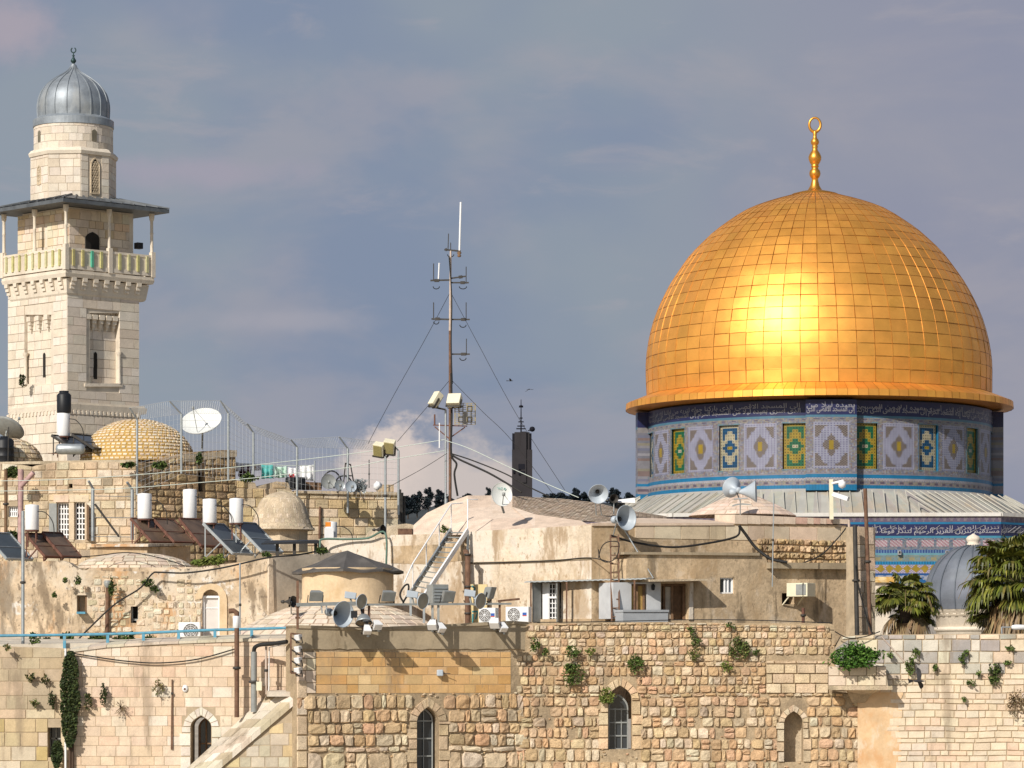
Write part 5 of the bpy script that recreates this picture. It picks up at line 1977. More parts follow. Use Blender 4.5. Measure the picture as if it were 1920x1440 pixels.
def roundlamp(loc, r, yaw, tilt, label, box, foot, group=None):
    """round reflector lamp with its ballast box behind"""
    t = thing('reflector_lamp', label, 'floodlight', loc, group)
    f = aim(loc, yaw, tilt)
    mb = MB()
    mb.lathe([(.001, -r * .75), (r * .35, -r * .7), (r * .75, -r * .35), (r, 0), (r * 1.04, .01), (r * 1.0, .02)], f(0, 0, 0), 24, M=fmat(f))
    mb.build('reflector', M['hornc'], t)
    mb = MB()
    mb.lathe([(.001, .012), (r * .55, .010), (r * .97, .0)], f(0, 0, 0), 24, M=fmat(f))
    mb.build('lens', mat('reflector_glass', (.24, .23, .19), .18, var=.1, spec=.7) if 'reflector_glass' not in bpy.data.materials else bpy.data.materials['reflector_glass'], t)
    mb = MB()
    b = Vector(box)
    mb.hexa([b + Vector(p) for p in ((-.17, -.1, -.10), (.15, -.1, -.13), (.15, .12, -.13), (-.17, .12, -.10), (-.15, -.1, .10), (.18, -.1, .05), (.18, .12, .05), (-.15, .12, .10))])
    mb.bar(b, f(0, r * .6, 0), .07)
    mb.build('ballast_box', M['hornc'], t, .015)
    mb = MB()
    mb.bar(b + Vector((0, 0, -.1)), foot, .04)
    mb.bar(f(0, r * .4, -r * .6), foot, .03)
    mb.build('bracket', M['greymetal'], t)
    return t


def horn(loc, yaw, tilt, L, r, label, m='hornc', support=(), group=None, oval=1):
    """reentrant horn loudspeaker; loc is the mouth centre"""
    t = thing('loudspeaker', label, 'loudspeaker', loc, group)
    f = aim(loc, yaw, tilt)
    Mx = fmat(f) @ Matrix.Diagonal((1, oval, 1))
    mb = MB()
    pr = [(r * (.14 + .86 * (i / 12) ** 1.7), -L * (1 - i / 12)) for i in range(13)]
    mb.lathe(pr + [(r * 1.05, .012), (r * 1.03, .03), (r * .98, .012)] + [(max(.01, a - .012), b + .004) for a, b in pr[::-1]], loc, 32, M=Mx)
    mb.build('horn_bell', M[m], t)
    mb = MB()
    mb.lathe([(.001, -L * .55), (r * .16, -L * .56), (r * .19, -L * .8), (r * .14, -L * .98), (.001, -L * .98)], loc, 16, M=Mx)
    mb.build('horn_throat', M['darkmetal'], t)
    mb = MB()
    mb.lathe([(.001, -L * 1.32), (r * .22, -L * 1.30), (r * .30, -L * 1.2), (r * .32, -L * 1.02), (r * .17, -L * .95)], loc, 20, M=Mx)
    mb.build('driver', M[m], t)
    if support:
        mb = MB()
        for a, b in support:
            mb.tube([a, b], .022, 6)
        mb.build('bracket', M['galv'], t)
    return t


def dish(loc, yaw, tilt, r, label, pole, m='dish', group=None, oval=1.0, logo=False):
    t = thing('satellite_dish', label, 'satellite dish', loc, group)
    f = aim(loc, yaw, tilt)
    Mx = fmat(f) @ Matrix.Diagonal((1, oval, 1))
    dp = r * .22
    mb = MB()
    pr = [(max(.001, r * i / 8), dp * (i / 8) ** 2 - dp) for i in range(9)]
    mb.lathe(pr + [(r * 1.02, .008), (r * 1.0, -.02)] + [(max(.001, a), b - .03) for a, b in pr[::-1]], loc, 32, M=Mx)
    rf = mb.build('reflector', M[m], t)
    if logo:
        mb = MB()
        cu, fs = text_mesh('VeS', .01)
        for dx, sc, (vs, ff) in ((-.20, .17, (cu, fs)),):
            mb.add([f(dx * r / .5 + v.x * sc * r / .5, -(dp * ((dx + v.x * .17) ** 2 + .3 ** 2) / .25 - dp) * 0 - .02 + dp * .55, r * .50 + v.y * sc * r / .5) for v in vs], ff, (.25, .45, .40))
        for a in range(4):
            p, q = (a * pi / 2, (a + 1) * pi / 2)
            mb.bar(f(.36 * r + .12 * r * cos(p), dp * .45, r * .56 + .12 * r * sin(p)), f(.36 * r + .12 * r * cos(q), dp * .45, r * .56 + .12 * r * sin(q)), .03, .01, col=(.25, .45, .40))
        mb.build('maker_mark', mat('green_mark', (1, 1, 1), .6, tint=True), rf)
    mb = MB()
    e = f(-r * .15, -r * 1.0, -r * .25)
    mb.tube([f(0, dp * .1, -r * .85 * oval), e], .014, 5)
    mb.tube([f(r * .55, 0, -r * .5), e], .008, 4)
    mb.lathe([(.001, -.06), (.05, -.05), (.05, .05), (.001, .06)], e, 10)
    mb.build('feed_arm', M['greymetal'], t)
    mb = MB()
    mb.tube([f(0, dp + .03, 0), f(0, dp + .18, -.05), pole], .035, 8)
    mb.build('mount', M['greymetal'], t)
    return t


def aircon(fr, x0, x1, y0, y1, dep, label, d0=.05, fan=.36, side=True):
    """split air-conditioner outdoor unit standing before a wall"""
    c = fr.w((x0 + x1) / 2, y1, d0)
    t = thing('air_conditioner', label, 'air conditioner', c, 'white air conditioner units')
    mb = MB()
    (ua, va), (ub, vb) = fr.uv(x0, y1), fr.uv(x1, y0)
    mb.hexa([fr.p(ua, va, d0 + dep), fr.p(ub, va, d0 + dep), fr.p(ub, va, d0), fr.p(ua, va, d0), fr.p(ua, vb, d0 + dep), fr.p(ub, vb, d0 + dep), fr.p(ub, vb, d0), fr.p(ua, vb, d0)])
    bd = mb.build('body', M['white'], t, .012)
    R = (vb - va) * .43
    cu, cv = ua + (ub - ua) * fan, (va + vb) / 2
    mb = MB()
    mb.prism([(cu + R * cos(i * pi / 12), cv + R * sin(i * pi / 12)) for i in range(24)], fr, d0 + dep + .004, d0 + dep - .02)
    mb.build('fan_opening', mat('fan_grey', (.16, .15, .14), .7, var=.1) if 'fan_grey' not in bpy.data.materials else bpy.data.materials['fan_grey'], t)
    mb = MB()
    for rr in [R * (.25 + .25 * i) for i in range(4)]:
        mb.tube([fr.p(cu + rr * cos(i * pi / 12), cv + rr * sin(i * pi / 12), d0 + dep + .012) for i in range(25)], .007, 4, cap=False)
    for i in range(8):
        a = i * pi / 4
        mb.bar(fr.p(cu, cv, d0 + dep + .014), fr.p(cu + R * cos(a), cv + R * sin(a), d0 + dep + .014), .01)
    mb.lathe([(R * .16, -.01), (R * .15, .02), (.001, .025)], fr.p(cu, cv, d0 + dep + .01), 12, M=Matrix((fr.p(1, 0, 0) - fr.p(0, 0, 0), Vector((0, 0, 1)), Vector((fr.n.x, fr.n.y, 0)))).transposed())
    mb.build('fan_guard', M['white'], t)
    mb = MB()
    for uu in (ua + .08, ub - .08):
        mb.bar(fr.p(uu, va - .03, d0 + dep), fr.p(uu, va - .03, d0 - .02), .04)
    mb.build('foot_bracket', M['greymetal'], t)
    if side:
        mb = MB()
        us = ua + (ub - ua) * .82
        mb.prism([(us - .06, cv - .02), (us + .07, cv - .02), (us + .07, cv + .06), (us - .06, cv + .06)], fr, d0 + dep + .006, d0 + dep - .01, col=(.02, .10, .40))
        mb.prism([(us - .06, cv - .05), (us + .07, cv - .05), (us + .07, cv - .022), (us - .06, cv - .022)], fr, d0 + dep + .006, d0 + dep - .01, col=(.55, .08, .06))
        mb.build('badge', mat('badge', (1, 1, 1), .5, tint=True, var=0), bd)
    return t


# --- row of lamps along the bar above the orange wall
FB = Frame(556, 97.75, 992, 100.3)
bar = thing('lamp_rail', 'long grey steel rail on rusty posts above the orange wall', 'rail', FB.w(770, 1133))
mb = MB()
mb.bar(FB.w(556, 1134), FB.w(668, 1131), .07, .10)
mb.bar(FB.w(640, 1134, .02), FB.w(958, 1132, .02), .06, .06)
mb.build('rail_beam', M['greymetal'], bar)
for px, y0, y1, m in ((559, 1089, 1174, 'rust'), (682, 1133, 1176, 'rust'), (693, 1133, 1178, 'rust'), (812, 1132, 1172, 'greymetal'), (823, 1132, 1168, 'greymetal'), (938, 1126, 1166, 'rust')):
    mb = MB()
    mb.bar(FB.w(px, y1 + 6, -.05), FB.w(px, y0, -.05), .07)
    if y0 < 1100:
        for yy in (1137, 1158):
            mb.bar(FB.w(px - 4, yy, -.05), FB.w(px + 4, yy, -.05), .06)
    mb.build('post', M[m], bar)
mb = MB()
mb.bar(FB.w(935, 1127, -.05), FB.w(975, 1123, -.05), .06)
mb.build('outrigger', M['rust'], bar)
G1 = 'grey floodlights along the steel rail'
for px, py, w, h, yaw, tl, la in ((592, 1119, 26, 20, 14, 30, 'grey rectangular floodlight leftmost on the steel rail before the lantern drum'),
                                  (728, 1119, 27, 20, 24, 30, 'grey rectangular floodlight on the rail at the right edge of the lantern drum'),
                                  (841, 1119, 25, 22, 30, 25, 'grey rectangular floodlight before the foot of the metal stairs'),
                                  (922, 1112, 18, 24, 55, 20, 'grey rectangular floodlight turned aside at the right end of the rail')):
    k = S(99)
    floodlight(FB.w(px, py, .05), w * k, h * k, .22, yaw, tl, la, group=G1, foot=FB.w(px, 1133), lens='greymetal')
G2 = 'round reflector lamps along the steel rail'
for (px, py, r, bx, by, la) in ((674, 1128, 14, 658, 1115, 'round reflector lamp beside the big horn, leftmost of its kind on the rail'),
                                (789, 1127, 15, 774, 1113, 'round reflector lamp just left of the stair foot, middle of its kind'),
                                (897, 1127, 15, 882, 1111, 'round reflector lamp before the yellow board, rightmost of its kind')):
    roundlamp(FB.w(px, py, .18), r * S(98.6), 48, 8, la, FB.w(bx, by, -.05), FB.w(bx + 2, 1134), G2)
horn(FB.w(638, 1152, .25), 42, 6, .58, 24 * S(98.2), 'big blue grey horn loudspeaker hanging from the steel rail', support=((FB.w(602, 1133), FB.w(604, 1150)), (FB.w(612, 1133), FB.w(612, 1150))))
mb = MB()
c = FB.w(677, 1168, .25)
t = thing('bowl_lamp', 'silver bowl lamp pointing down under the steel rail', 'lamp', c)
f = aim(c, 10, 62)
mb.lathe([(.001, -.26), (.10, -.25), (.18, -.17), (.235, -.03), (.25, 0), (.24, .01)], c, 24, M=fmat(f))
mb.build('reflector', M['galv'], t)
mb = MB()
mb.lathe([(.001, .0), (.12, .005), (.235, -.012)], c, 20, M=fmat(f))
mb.build('lens', M['glass'], t)
mb = MB()
mb.tube([FB.w(676, 1136), FB.w(676, 1155, .18)], .03, 6)
hx(mb, aim(FB.w(662, 1152, .1)), -.09, .09, -.08, .1, -.1, .1)
mb.build('bracket', M['black'], t)
G3 = 'small cream floodlights on the edge of the orange wall'
for px, py, w, yaw, tl, la in ((709, 1176, 17, 25, 40, 'small white floodlight on the wall edge below the lantern drum'), (689, 1186, 15, 15, 55, 'small grey floodlight hanging on the wall face under the bowl lamp'),
                               (810, 1176, 18, -10, 45, 'small white floodlight on the wall edge below the stair foot, left of a pair'), (829, 1182, 15, 30, 50, 'small white floodlight below the stair foot, right of a pair'),
                               (927, 1173, 19, -15, 45, 'small white floodlight on the wall edge below the yellow board, left of a pair'), (945, 1181, 15, 25, 50, 'small white floodlight at the right end of the orange wall edge')):
    k = S(99.5)
    loc = P(px, py, FR4.Y(px) - 1.05)
    back = Vector((loc.x, FR4.Y(px) + .1, Z(py + 6, FR4.Y(px))))
    floodlight(loc, w * k, w * .85 * k, .24, yaw, tl, la, 'white', G3, loc + Vector((0, .25, -.1)), 'white')
    mb = MB()
    mb.bar(back, loc + Vector((0, .2, -.1)), .06)
    mb.build('arm', M['galv'], bpy.data.objects[[o.name for o in bpy.data.objects if o.get('label') == la][0]])
t = thing('lamp_bracket', 'rusty upright bracket at the left corner of the orange wall', 'bracket', FR4.w(540, 1225, .3))
mb = MB()
for a, b in (((539, 1188), (539, 1262)), ((539, 1188), (558, 1190)), ((539, 1262), (558, 1262))):
    mb.bar(FR4.w(*a, .32), FR4.w(*b, .32), .05)
mb.build('frame', M['rust'], t)
for i, (py, w_) in enumerate(((1196, 'topmost'), (1218, 'second from the top'), (1239, 'third from the top'), (1258, 'lowest'))):
    floodlight(FR4.w(549, py, .36), .19, .17, .17, -35, 20, 'small white floodlight on the rusty bracket, %s of four' % w_, 'white', 'four small floodlights on the rusty corner bracket', FR4.w(540, py, .32), 'white')
t = thing('wall_fixture', 'small round grey fixture on the orange ashlar wall', 'fixture', FR4.w(823, 1262))
mb = MB()
hx(mb, aim(FR4.w(823, 1262, .08), 10, 0), -.09, .09, -.1, .09, -.09, .1, ty=.8)
mb.build('housing', M['hornc'], t, .03)
mb = MB()
mb.tube([FR4.w(823, 1262, .05), FR4.w(840, 1263, .2)], .012, 5)
mb.build('spike', M['darkmetal'], t)
horn(P(549, 1128, 102.5), 60, 0, .32, .17, 'small dark horn at the left end of the rail beside the dark niche', 'darkmetal', ((P(546, 1128, 102.5), P(546, 1150, 103.2)),))
# stacked louvred boxes at the stair foot
t = thing('equipment_box', 'grey louvred equipment box at the foot of the metal stairs', 'box', P(822, 1130, 101.2))
mb = MB()
f = aim(P(821, 1113, 101.2), 25, 0)
hx(mb, f, -.26, .26, -.2, .25, -.30, .27)
mb.build('body', M['greymetal'], t, .01)
mb = MB()
for i in range(5):
    hx(mb, f, -.22, .22, -.225, -.2, -.24 + .095 * i, -.20 + .095 * i)
mb.build('louvre', M['galv'], t)

# --- air conditioners
aircon(FM1, 339, 379, 1167, 1201, .34, 'white air conditioner beside the arched white door', .15, .58, False)
FAC = Frame(895, 102.6, 1005, 102.0)
aircon(FAC, 905, 936, 1140, 1168, .3, 'white air conditioner below the yellow board, left of a pair')
aircon(FAC, 955, 998, 1138, 1167, .3, 'white air conditioner left of the barred window, right of a pair')
t = thing('window_air_conditioner', 'beige window air conditioner jutting from the brown annex wall', 'air conditioner', FA.w(1487, 1106))
mb = MB()
f = aim(FA.w(1488, 1106, .42), -32, 0)
hx(mb, f, -.36, .36, -.25, .3, -.22, .2)
mb.build('case', M['cream'], t, .01)
mb = MB()
hx(mb, f, -.03, .31, -.265, -.25, -.17, .16)
mb.build('front_grille', M['greymetal'], t)
mb = MB()
for i in range(5):
    hx(mb, f, -.375, -.36, -.14 + .06 * i, -.11 + .06 * i, -.14, .12)
mb.build('side_vent', M['black'], t)
mb = MB()
mb.bar(f(-.3, -.2, -.22), FA.w(1467, 1134, .02), .035)
mb.bar(f(.2, -.2, -.22), FA.w(1495, 1134, .02), .035)
mb.build('strut', M['cream'], t)

# --- loudspeakers and cameras over the brown house
horn(P(1174, 971, 103.6), 38, -4, .50, 23 * S(103.6), 'white horn loudspeaker on a slanting pole above the ladder', 'hornc', ((P(1158, 972, 103.9), FA.w(1222, 1084, .1)), (P(1158, 972, 103.9), P(1150, 1003, 104.2))))
horn(P(1122, 926, 107), 5, 18, .42, 18 * S(107), 'pale round loudspeaker facing us on a green trestle on the tiled roof', 'hornc', ((P(1116, 938, 107.3), P(1118, 966, 107.5)), (P(1124, 938, 107.3), P(1128, 966, 107.5)), (P(1108, 937, 107.2), P(1140, 938, 107.2))))
horn(P(1416, 921, 107.5), 82, -2, .62, 20 * S(107.5), 'grey horn loudspeaker pointing right above the small paved cupola', 'hornc', ((P(1388, 935, 107.5), P(1388, 968, 107.7)), (P(1376, 936, 107.5), P(1402, 934, 107.5))))
horn(P(1372, 914, 107.9), -150, -15, .36, 19 * S(107.9), 'grey horn loudspeaker turned away, left of the pair above the cupola', 'hornc', ((P(1380, 920, 107.9), P(1388, 940, 107.6)),))
horn(P(1151, 935, 108.2), 20, 0, .3, .14, 'small dark horn between the trestle loudspeaker and the shrine roof', 'darkmetal', ((P(1151, 935, 108.4), P(1151, 964, 108.4)),))
t = thing('roof_light_panel', 'tilted white and dark light panels leaning on the tiled roof beside the shrine', 'panel', P(1172, 958, 108.4))
for i, (a, b, c_, d_) in enumerate((((1155, 937), (1190, 933), (1191, 943), (1160, 942)), ((1158, 944), (1186, 950), (1180, 957), (1152, 952)))):
    mb = MB()
    q = [P(*p, 108.4 + .1 * i) for p in (a, b, c_, d_)]
    mb.hexa([q[3], q[2], q[2] + Vector((0, .3, 0)), q[3] + Vector((0, .3, 0)), q[0] + Vector((0, .1, 0)), q[1] + Vector((0, .1, 0)), q[1] + Vector((0, .3, 0)), q[0] + Vector((0, .3, 0))])
    mb.build('panel', M['white' if i == 0 else 'darkmetal'], t)
mb = MB()
mb.bar(P(1170, 945, 108.6), P(1172, 962, 108.6), .06)
mb.build('stand', M['greymetal'], t)
post = thing('camera_post', 'cream post with a dome camera and a bullet camera beside the shrine roof', 'post', P(1559, 968, 107.6))
mb = MB()
mb.bar(P(1559, 974, 107.6), P(1558, 899, 107.6), .12)
mb.build('post', M['cream'], post)
mb = MB()
mb.bar(P(1560, 906, 107.5), P(1582, 901, 107.2), .05, .06)
a_ = mb.build('camera_arm', M['white'], post)
mb = MB()
c = P(1579, 908, 107.2)
mb.lathe([(.001, .1), (.11, .08), (.12, -.02), (.10, -.09), (.001, -.14)], c, 16)
mb.build('dome_camera', M['white'], a_)
mb = MB()
f = aim(P(1576, 931, 107.2), 60, 18)
hx(mb, f, -.07, .07, -.28, .26, -.06, .07)
mb.bar(P(1560, 927, 107.5), f(0, .2, 0), .04)
mb.build('bullet_camera', M['white'], post)

# --- round white dish on the vault, large dish by the fence, grey dish by the minaret
dish(P(941, 927, 105.2), 18, -12, .33, 'small round white satellite dish with green mark on the pink vault', P(945, 962, 105.6), oval=1.12, logo=True)
dish(P(377, 789, 127), -12, -48, .76, 'large white satellite dish tipped skyward behind the wire fence', P(379, 843, 127.3))
dish(P(16, 802, 127.5), 150, -50, .62, 'dark grey satellite dish seen from behind beside the black water tank', P(18, 850, 127.5), 'greymetal')

# --- metal stairs
st = thing('metal_staircase', 'galvanised outdoor staircase leaning up the white house', 'staircase', P(815, 1150, 104.4))
LB, LT = P(770, 1113, 104.2), P(846, 994, 106.6)
RB, RT = P(795, 1119, 103.4), P(877, 994, 105.8)
mb = MB()
mb.bar(LB, LT, .06, .16)
mb.build('stringer', M['galv'], st)
mb = MB()
mb.bar(RB, RT, .06, .16)
mb.build('stringer', M['white'], st)
n = 13
for i in range(n):
    t_ = (i + .4) / n
    a, b = LB.lerp(LT, t_), RB.lerp(RT, t_)
    mb = MB()
    dv = Vector((.04, .24, 0))
    mb.hexa([a, b, b + dv, a + dv, a + Vector((0, 0, .035)), b + Vector((0, 0, .035)), b + dv + Vector((0, 0, .035)), a + dv + Vector((0, 0, .035))])
    mb.build('tread', M['greymetal'], st)
mb = MB()
up = Vector((0, 0, .82))
mb.tube([LB + up + Vector((-.2, -.1, -.5)), LB.lerp(LT, .05) + up, LT + up, LT + up + Vector((.35, .5, .05))], .022, 6)
for t_ in (.05, .38, .7, 1):
    p = LB.lerp(LT, t_)
    mb.tube([p, p + up], .018, 5)
mb.build('handrail', M['white'], st)
mb = MB()
mb.tube([RB + up * .0, RT, RT + Vector((0, 0, .95)), RT + Vector((.3, .5, .97))], .022, 6)
mb.build('handrail', M['white'], st)
for top, Y in ((LB, 104.1), (RB, 103.3), (RT, 105.7)):
    mb = MB()
    mb.bar((top.x, top.y, Z(1168, Y)), top, .07)
    mb.build('support_leg', M['galv'], st)
rp = thing('rusty_pipe', 'rusty vertical pipe at the corner beside the metal stairs', 'pipe', P(877, 1168, 105.4))
mb = MB()
mb.tube([P(877, 1170, 105.2), P(877, 1042, 105.2), P(873, 1034, 105.4)], .085, 8)
mb.build('pipe_shaft', M['rust'], rp)
mb = MB()
for yy in (1040, 1100, 1150):
    mb.lathe([(.087, -.03), (.105, -.03), (.105, .03), (.087, .03)], P(877, yy, 105.2), 10)
mb.build('pipe_collar', M['darkmetal'], rp)
bd = thing('painted_board', 'yellow board with teal brush lettering leaning on the white wall', 'board', FM3.w(903, 1168, .25))
mb = MB()
mb.prism(rect(FM3, 887, 921, 1096, 1169), FM3, .28, .24)
mb.prism(rect(FM3, 886, 888, 1095, 1169), FM3, .30, .22)
mb.prism(rect(FM3, 905, 906.5, 1096, 1169), FM3, .29, .24)
mb.build('board', mat('yellow_board', (.66, .53, .28), .7, var=.1, vs=3), bd)
mb = MB()
u0, v0 = FM3.uv(892, 1161)
vs, fs = text_mesh('קר', .02)
mb.add([FM3.p(u0 + v.x * .42, v0 + v.y * .42, .287) for v in vs], fs)
for (a, b, c_) in (((893, 1099), (899, 1103), (896, 1112)), ((911, 1130), (907, 1136), (910, 1141))):
    mb.tube([FM3.w(*p, .287) for p in (a, b, c_)], .03, 5)
mb.build('lettering', mat('teal_paint', (.06, .28, .30), .7, var=.2), bd)
ld = thing('ladder', 'rusty iron ladder standing against the brown house', 'ladder', P(1153, 1168, 103.2))
for x0, x1 in ((1147, 1144.5), (1161, 1159.5)):
    mb = MB()
    mb.bar(P(x0, 1168, 102.95), P(x1, 1003, 103.6), .045, .06)
    mb.build('rail', M['rust'], ld)
for i in range(10):
    t_ = (i + .7) / 10
    mb = MB()
    mb.tube([P(lerp(1147, 1144.5, t_), lerp(1168, 1003, t_), lerp(102.95, 103.6, t_)), P(lerp(1161, 1159.5, t_), lerp(1168, 1003, t_), lerp(102.95, 103.6, t_))], .018, 5)
    mb.build('rung', M['rust'], ld)
bx = thing('storage_chest', 'long pale grey chest under the porch window', 'chest', FA.w(1192, 1166, .5))
mb = MB()
mb.prism(rect(FA, 1150, 1234, 1147, 1168), FA, .62, .12)
mb.build('body', mat('chest_grey', (.40, .42, .44), .6, var=.1, vs=2), bx, .015)
mb = MB()
mb.prism(rect(FA, 1149, 1235, 1144, 1148), FA, .65, .10)
mb.build('lid', bpy.data.materials['chest_grey'], bx)
wl = thing('wall_lantern', 'small dark lantern on the porch wall', 'lantern', FA.w(1222, 1100))
mb = MB()
mb.lathe([(.001, -.1), (.05, -.08), (.06, .05), (.02, .1), (.001, .12)], FA.w(1221, 1101, .12), 8)
mb.build('lantern_body', M['black'], wl)
mb = MB()
mb.bar(FA.w(1221, 1098, .12), FA.w(1224, 1097, .02), .025)
mb.build('bracket', M['black'], wl)

# --- blue railing along the terrace
rl = thing('railing', 'blue painted pipe railing along the terrace edge', 'railing', P(300, 1215, 100.6))
pts = [(-60, 1193), (0, 1192), (121, 1190.5), (202, 1189), (269, 1187), (335, 1184), (403, 1181), (472, 1179.5), (545, 1177)]
mb = MB()
mb.tube([P(a, b, 100.6) for a, b in pts], .042, 8)
mb.build('top_rail', M['blue'], rl)
for px, y0, y1 in ((121, 1190.5, 1224), (202, 1189, 1216), (269, 1187, 1213), (335, 1184, 1210), (403, 1181, 1208), (472, 1179.5, 1206), (-40, 1193, 1212)):
    mb = MB()
    mb.bar(P(px, y1 + 3, 100.6), P(px, y0, 100.6), .085, .06)
    mb.build('railing_post', M['blue'], rl)


def pole(px, y0, y1, Y, r, m, label, cat='pole', name='pole', extra=None, px1=None):
    t = thing(name, label, cat, P(px, y1, Y))
    mb = MB()
    mb.tube([P(px, y1, Y), P(px if px1 is None else px1, y0, Y)], r, 8)
    mb.build('shaft', M[m], t)
    mb = MB()
    mb.lathe([(r * 1.02, -.04), (r * 1.7, -.03), (r * 1.7, .03), (r * 1.02, .04)], P(px if px1 is None else lerp(px, px1, .5), (y0 + y1) / 2, Y), 8)
    mb.build('clamp', M['darkmetal'], t)
    return t


pole(43, 958, 1226, 100.9, .05, 'galv', 'tall thin grey pole rising from the terrace at the far left')
pole(450, 1055, 1213, 103.0, .025, 'galv', 'thin grey rod between the arched door and the paved dome')
t = pole(444, 1160, 1345, 99.6, .07, 'rust', 'rusty flue pipe with elbow cowl beside the terrace railing', 'flue', 'flue_pipe')
mb = MB()
mb.tube([P(444, 1160, 99.6), P(444, 1149, 99.6), P(438, 1145, 99.6), P(429, 1146, 99.6)], .075, 8)
mb.build('elbow_cowl', M['rust'], t)
mb = MB()
mb.lathe([(.08, 0), (.10, .02), (.10, .34), (.08, .36)], P(443, 1178, 99.6), 12, close=True)
mb.build('canister', M['white'], t)
t = pole(476, 1222, 1335, 99.55, .09, 'greymetal', 'grey green pipe with black hose bending over above the stair parapet', 'pipe', 'service_pipe')
mb = MB()
mb.tube(smooth([P(476, 1223, 99.55), P(478, 1214, 99.5), P(488, 1209, 99.4), P(510, 1207, 99.2), P(538, 1203, 98.8)]), .06, 8)
mb.build('hose', M['cable'], t)
t = pole(499, 1212, 1302, 99.5, .035, 'pipe', 'thin pale pipe rising from the top of the stair parapet', 'pipe', 'service_pipe')
mb = MB()
mb.tube([P(504, 1300, 99.5), P(505, 1214, 99.5), P(540, 1206, 99)], .02, 6)
mb.build('branch_pipe', M['white'], t)
mb = MB()
hx(mb, aim(P(486, 1287, 99.4)), -.08, .08, -.08, .08, -.12, .14)
mb.build('meter_box', M['cream'], t)
pole(1632, 916, 1190, 104.9, .06, 'rust', 'tall rusty pole in front of the stone pier', px1=1622)
pole(1607, 985, 1192, 104.8, .07, 'darkmetal', 'dark pipe bundle in the gap left of the stone pier', 'pipe', 'drainpipe', px1=1603)
t = pole(1592, 975, 1057, 106.3, .04, 'pipe', 'white downpipe on the rubble patch of the brown house', 'pipe', 'drainpipe')
pole(1506, 1140, 1168, 105.6, .05, 'redrust', 'short red pipe below the window air conditioner', 'pipe', 'drainpipe')
pole(1448, 925, 1100, 103.6, .018, 'galv', 'thin leaning rod in front of the brown annex', 'rod', 'antenna_rod', px1=1451)
cables = []


def cable(label, pts, r=.018, m='cable', sm=True):
    t = thing('cable', label, 'cable', pts[0])
    mb = MB()
    mb.tube(smooth(pts, 6) if sm else pts, r, 5)
    return mb.build('strand', M[m], t)


cable('black cable drooping across the pink ashlar wall under the railing', [P(120, 1222, 99.9), P(180, 1232, 99.9), P(240, 1240, 99.9), P(300, 1243, 99.9), P(370, 1236, 99.9), P(440, 1217, 99.9)], .02)
cable('thick black cable running along the top of the plastered house wall', [P(140, 1206, 105.6), P(165, 1180, 105.8), P(215, 1133, 105.8), P(262, 1103, 105.85), P(285, 1076, 105.85), P(300, 1073, 105.8), P(350, 1074, 105.7), P(420, 1064, 105.6), P(500, 1046, 105.6), P(560, 1040, 106), P(610, 1030, 107)], .028)
cable('green cable bundle draped over the white parapet below the twin floodlight pole', [P(602, 1050, 107.8), P(600, 1020, 108), P(606, 1011, 108.1), P(650, 1011, 108.1), P(690, 1009, 107.9), P(722, 999, 107.6), P(724, 1060, 107.5)], .035, 'greencable')
cable('thin black cable across the white wall of the middle house', [FM3.w(882, 1056, .06), FM3.w(960, 1054, .06), FM3.w(1040, 1051, .06), FM3.w(1108, 1046, .06), P(1150, 1056, 103.4)], .016)
cable('thick black cable sagging across the upper wall of the brown house', [P(1145, 1004, 103.6), P(1190, 1017, 104.2), P(1260, 1026, 104.8), P(1330, 1018, 105.3), P(1380, 1006, 105.7), P(1387, 990, 105.8)], .035)
cable('black cable falling from the coping to the annex roof', [P(1386, 986, 105.6), P(1398, 1002, 105.7), P(1418, 1028, 105.7), P(1446, 1048, 105.5), P(1476, 1054, 105.4)], .05)
cable('loose black cables hanging over the rubble patch beside the pier', [P(1590, 985, 106.5), P(1570, 1010, 106.6), P(1540, 1040, 106.4), P(1505, 1056, 106)], .022)
cable('brown cable strung between the annex and the pier foot', [P(1604, 1060, 104.7), P(1610, 1100, 104.7), P(1620, 1140, 104.7), P(1632, 1180, 104.7), P(1640, 1192, 104.5)], .022)
cable('cable hanging from the right end of the rubble wall to the pier', [P(1565, 1184, 100.2), P(1590, 1196, 100.2), P(1620, 1194, 100.3), P(1650, 1184, 100.4)], .016)
cable('black cable lying along the top of the rubble wall', [P(1000, 1167, 100.6), P(1100, 1166, 100.55), P(1200, 1164, 100.5), P(1300, 1162, 100.5), P(1420, 1163, 100.5), P(1560, 1168, 100.5)], .014)
cable('coiled black cable hanging beside the ladder', [P(1122, 1046, 103.3), P(1128, 1026, 103.3), P(1140, 1016, 103.3), P(1160, 1018, 103.3), P(1156, 1044, 103.3), P(1140, 1054, 103.3), P(1126, 1048, 103.3), P(1122, 1030, 103.3)], .016)
cable('dark coil of cable at the foot of the metal stairs', [P(757, 1130, 101), P(750, 1115, 101), P(758, 1099, 101), P(766, 1097, 101), P(764, 1115, 101), P(756, 1131, 101), P(768, 1133, 101)], .03)
cable('loose cable snaking over the roof cupola of the plastered house', [P(120, 1046, 106), P(180, 1042, 106.4), P(240, 1036, 106.6), P(300, 1046, 106.3), P(350, 1062, 106)], .016)
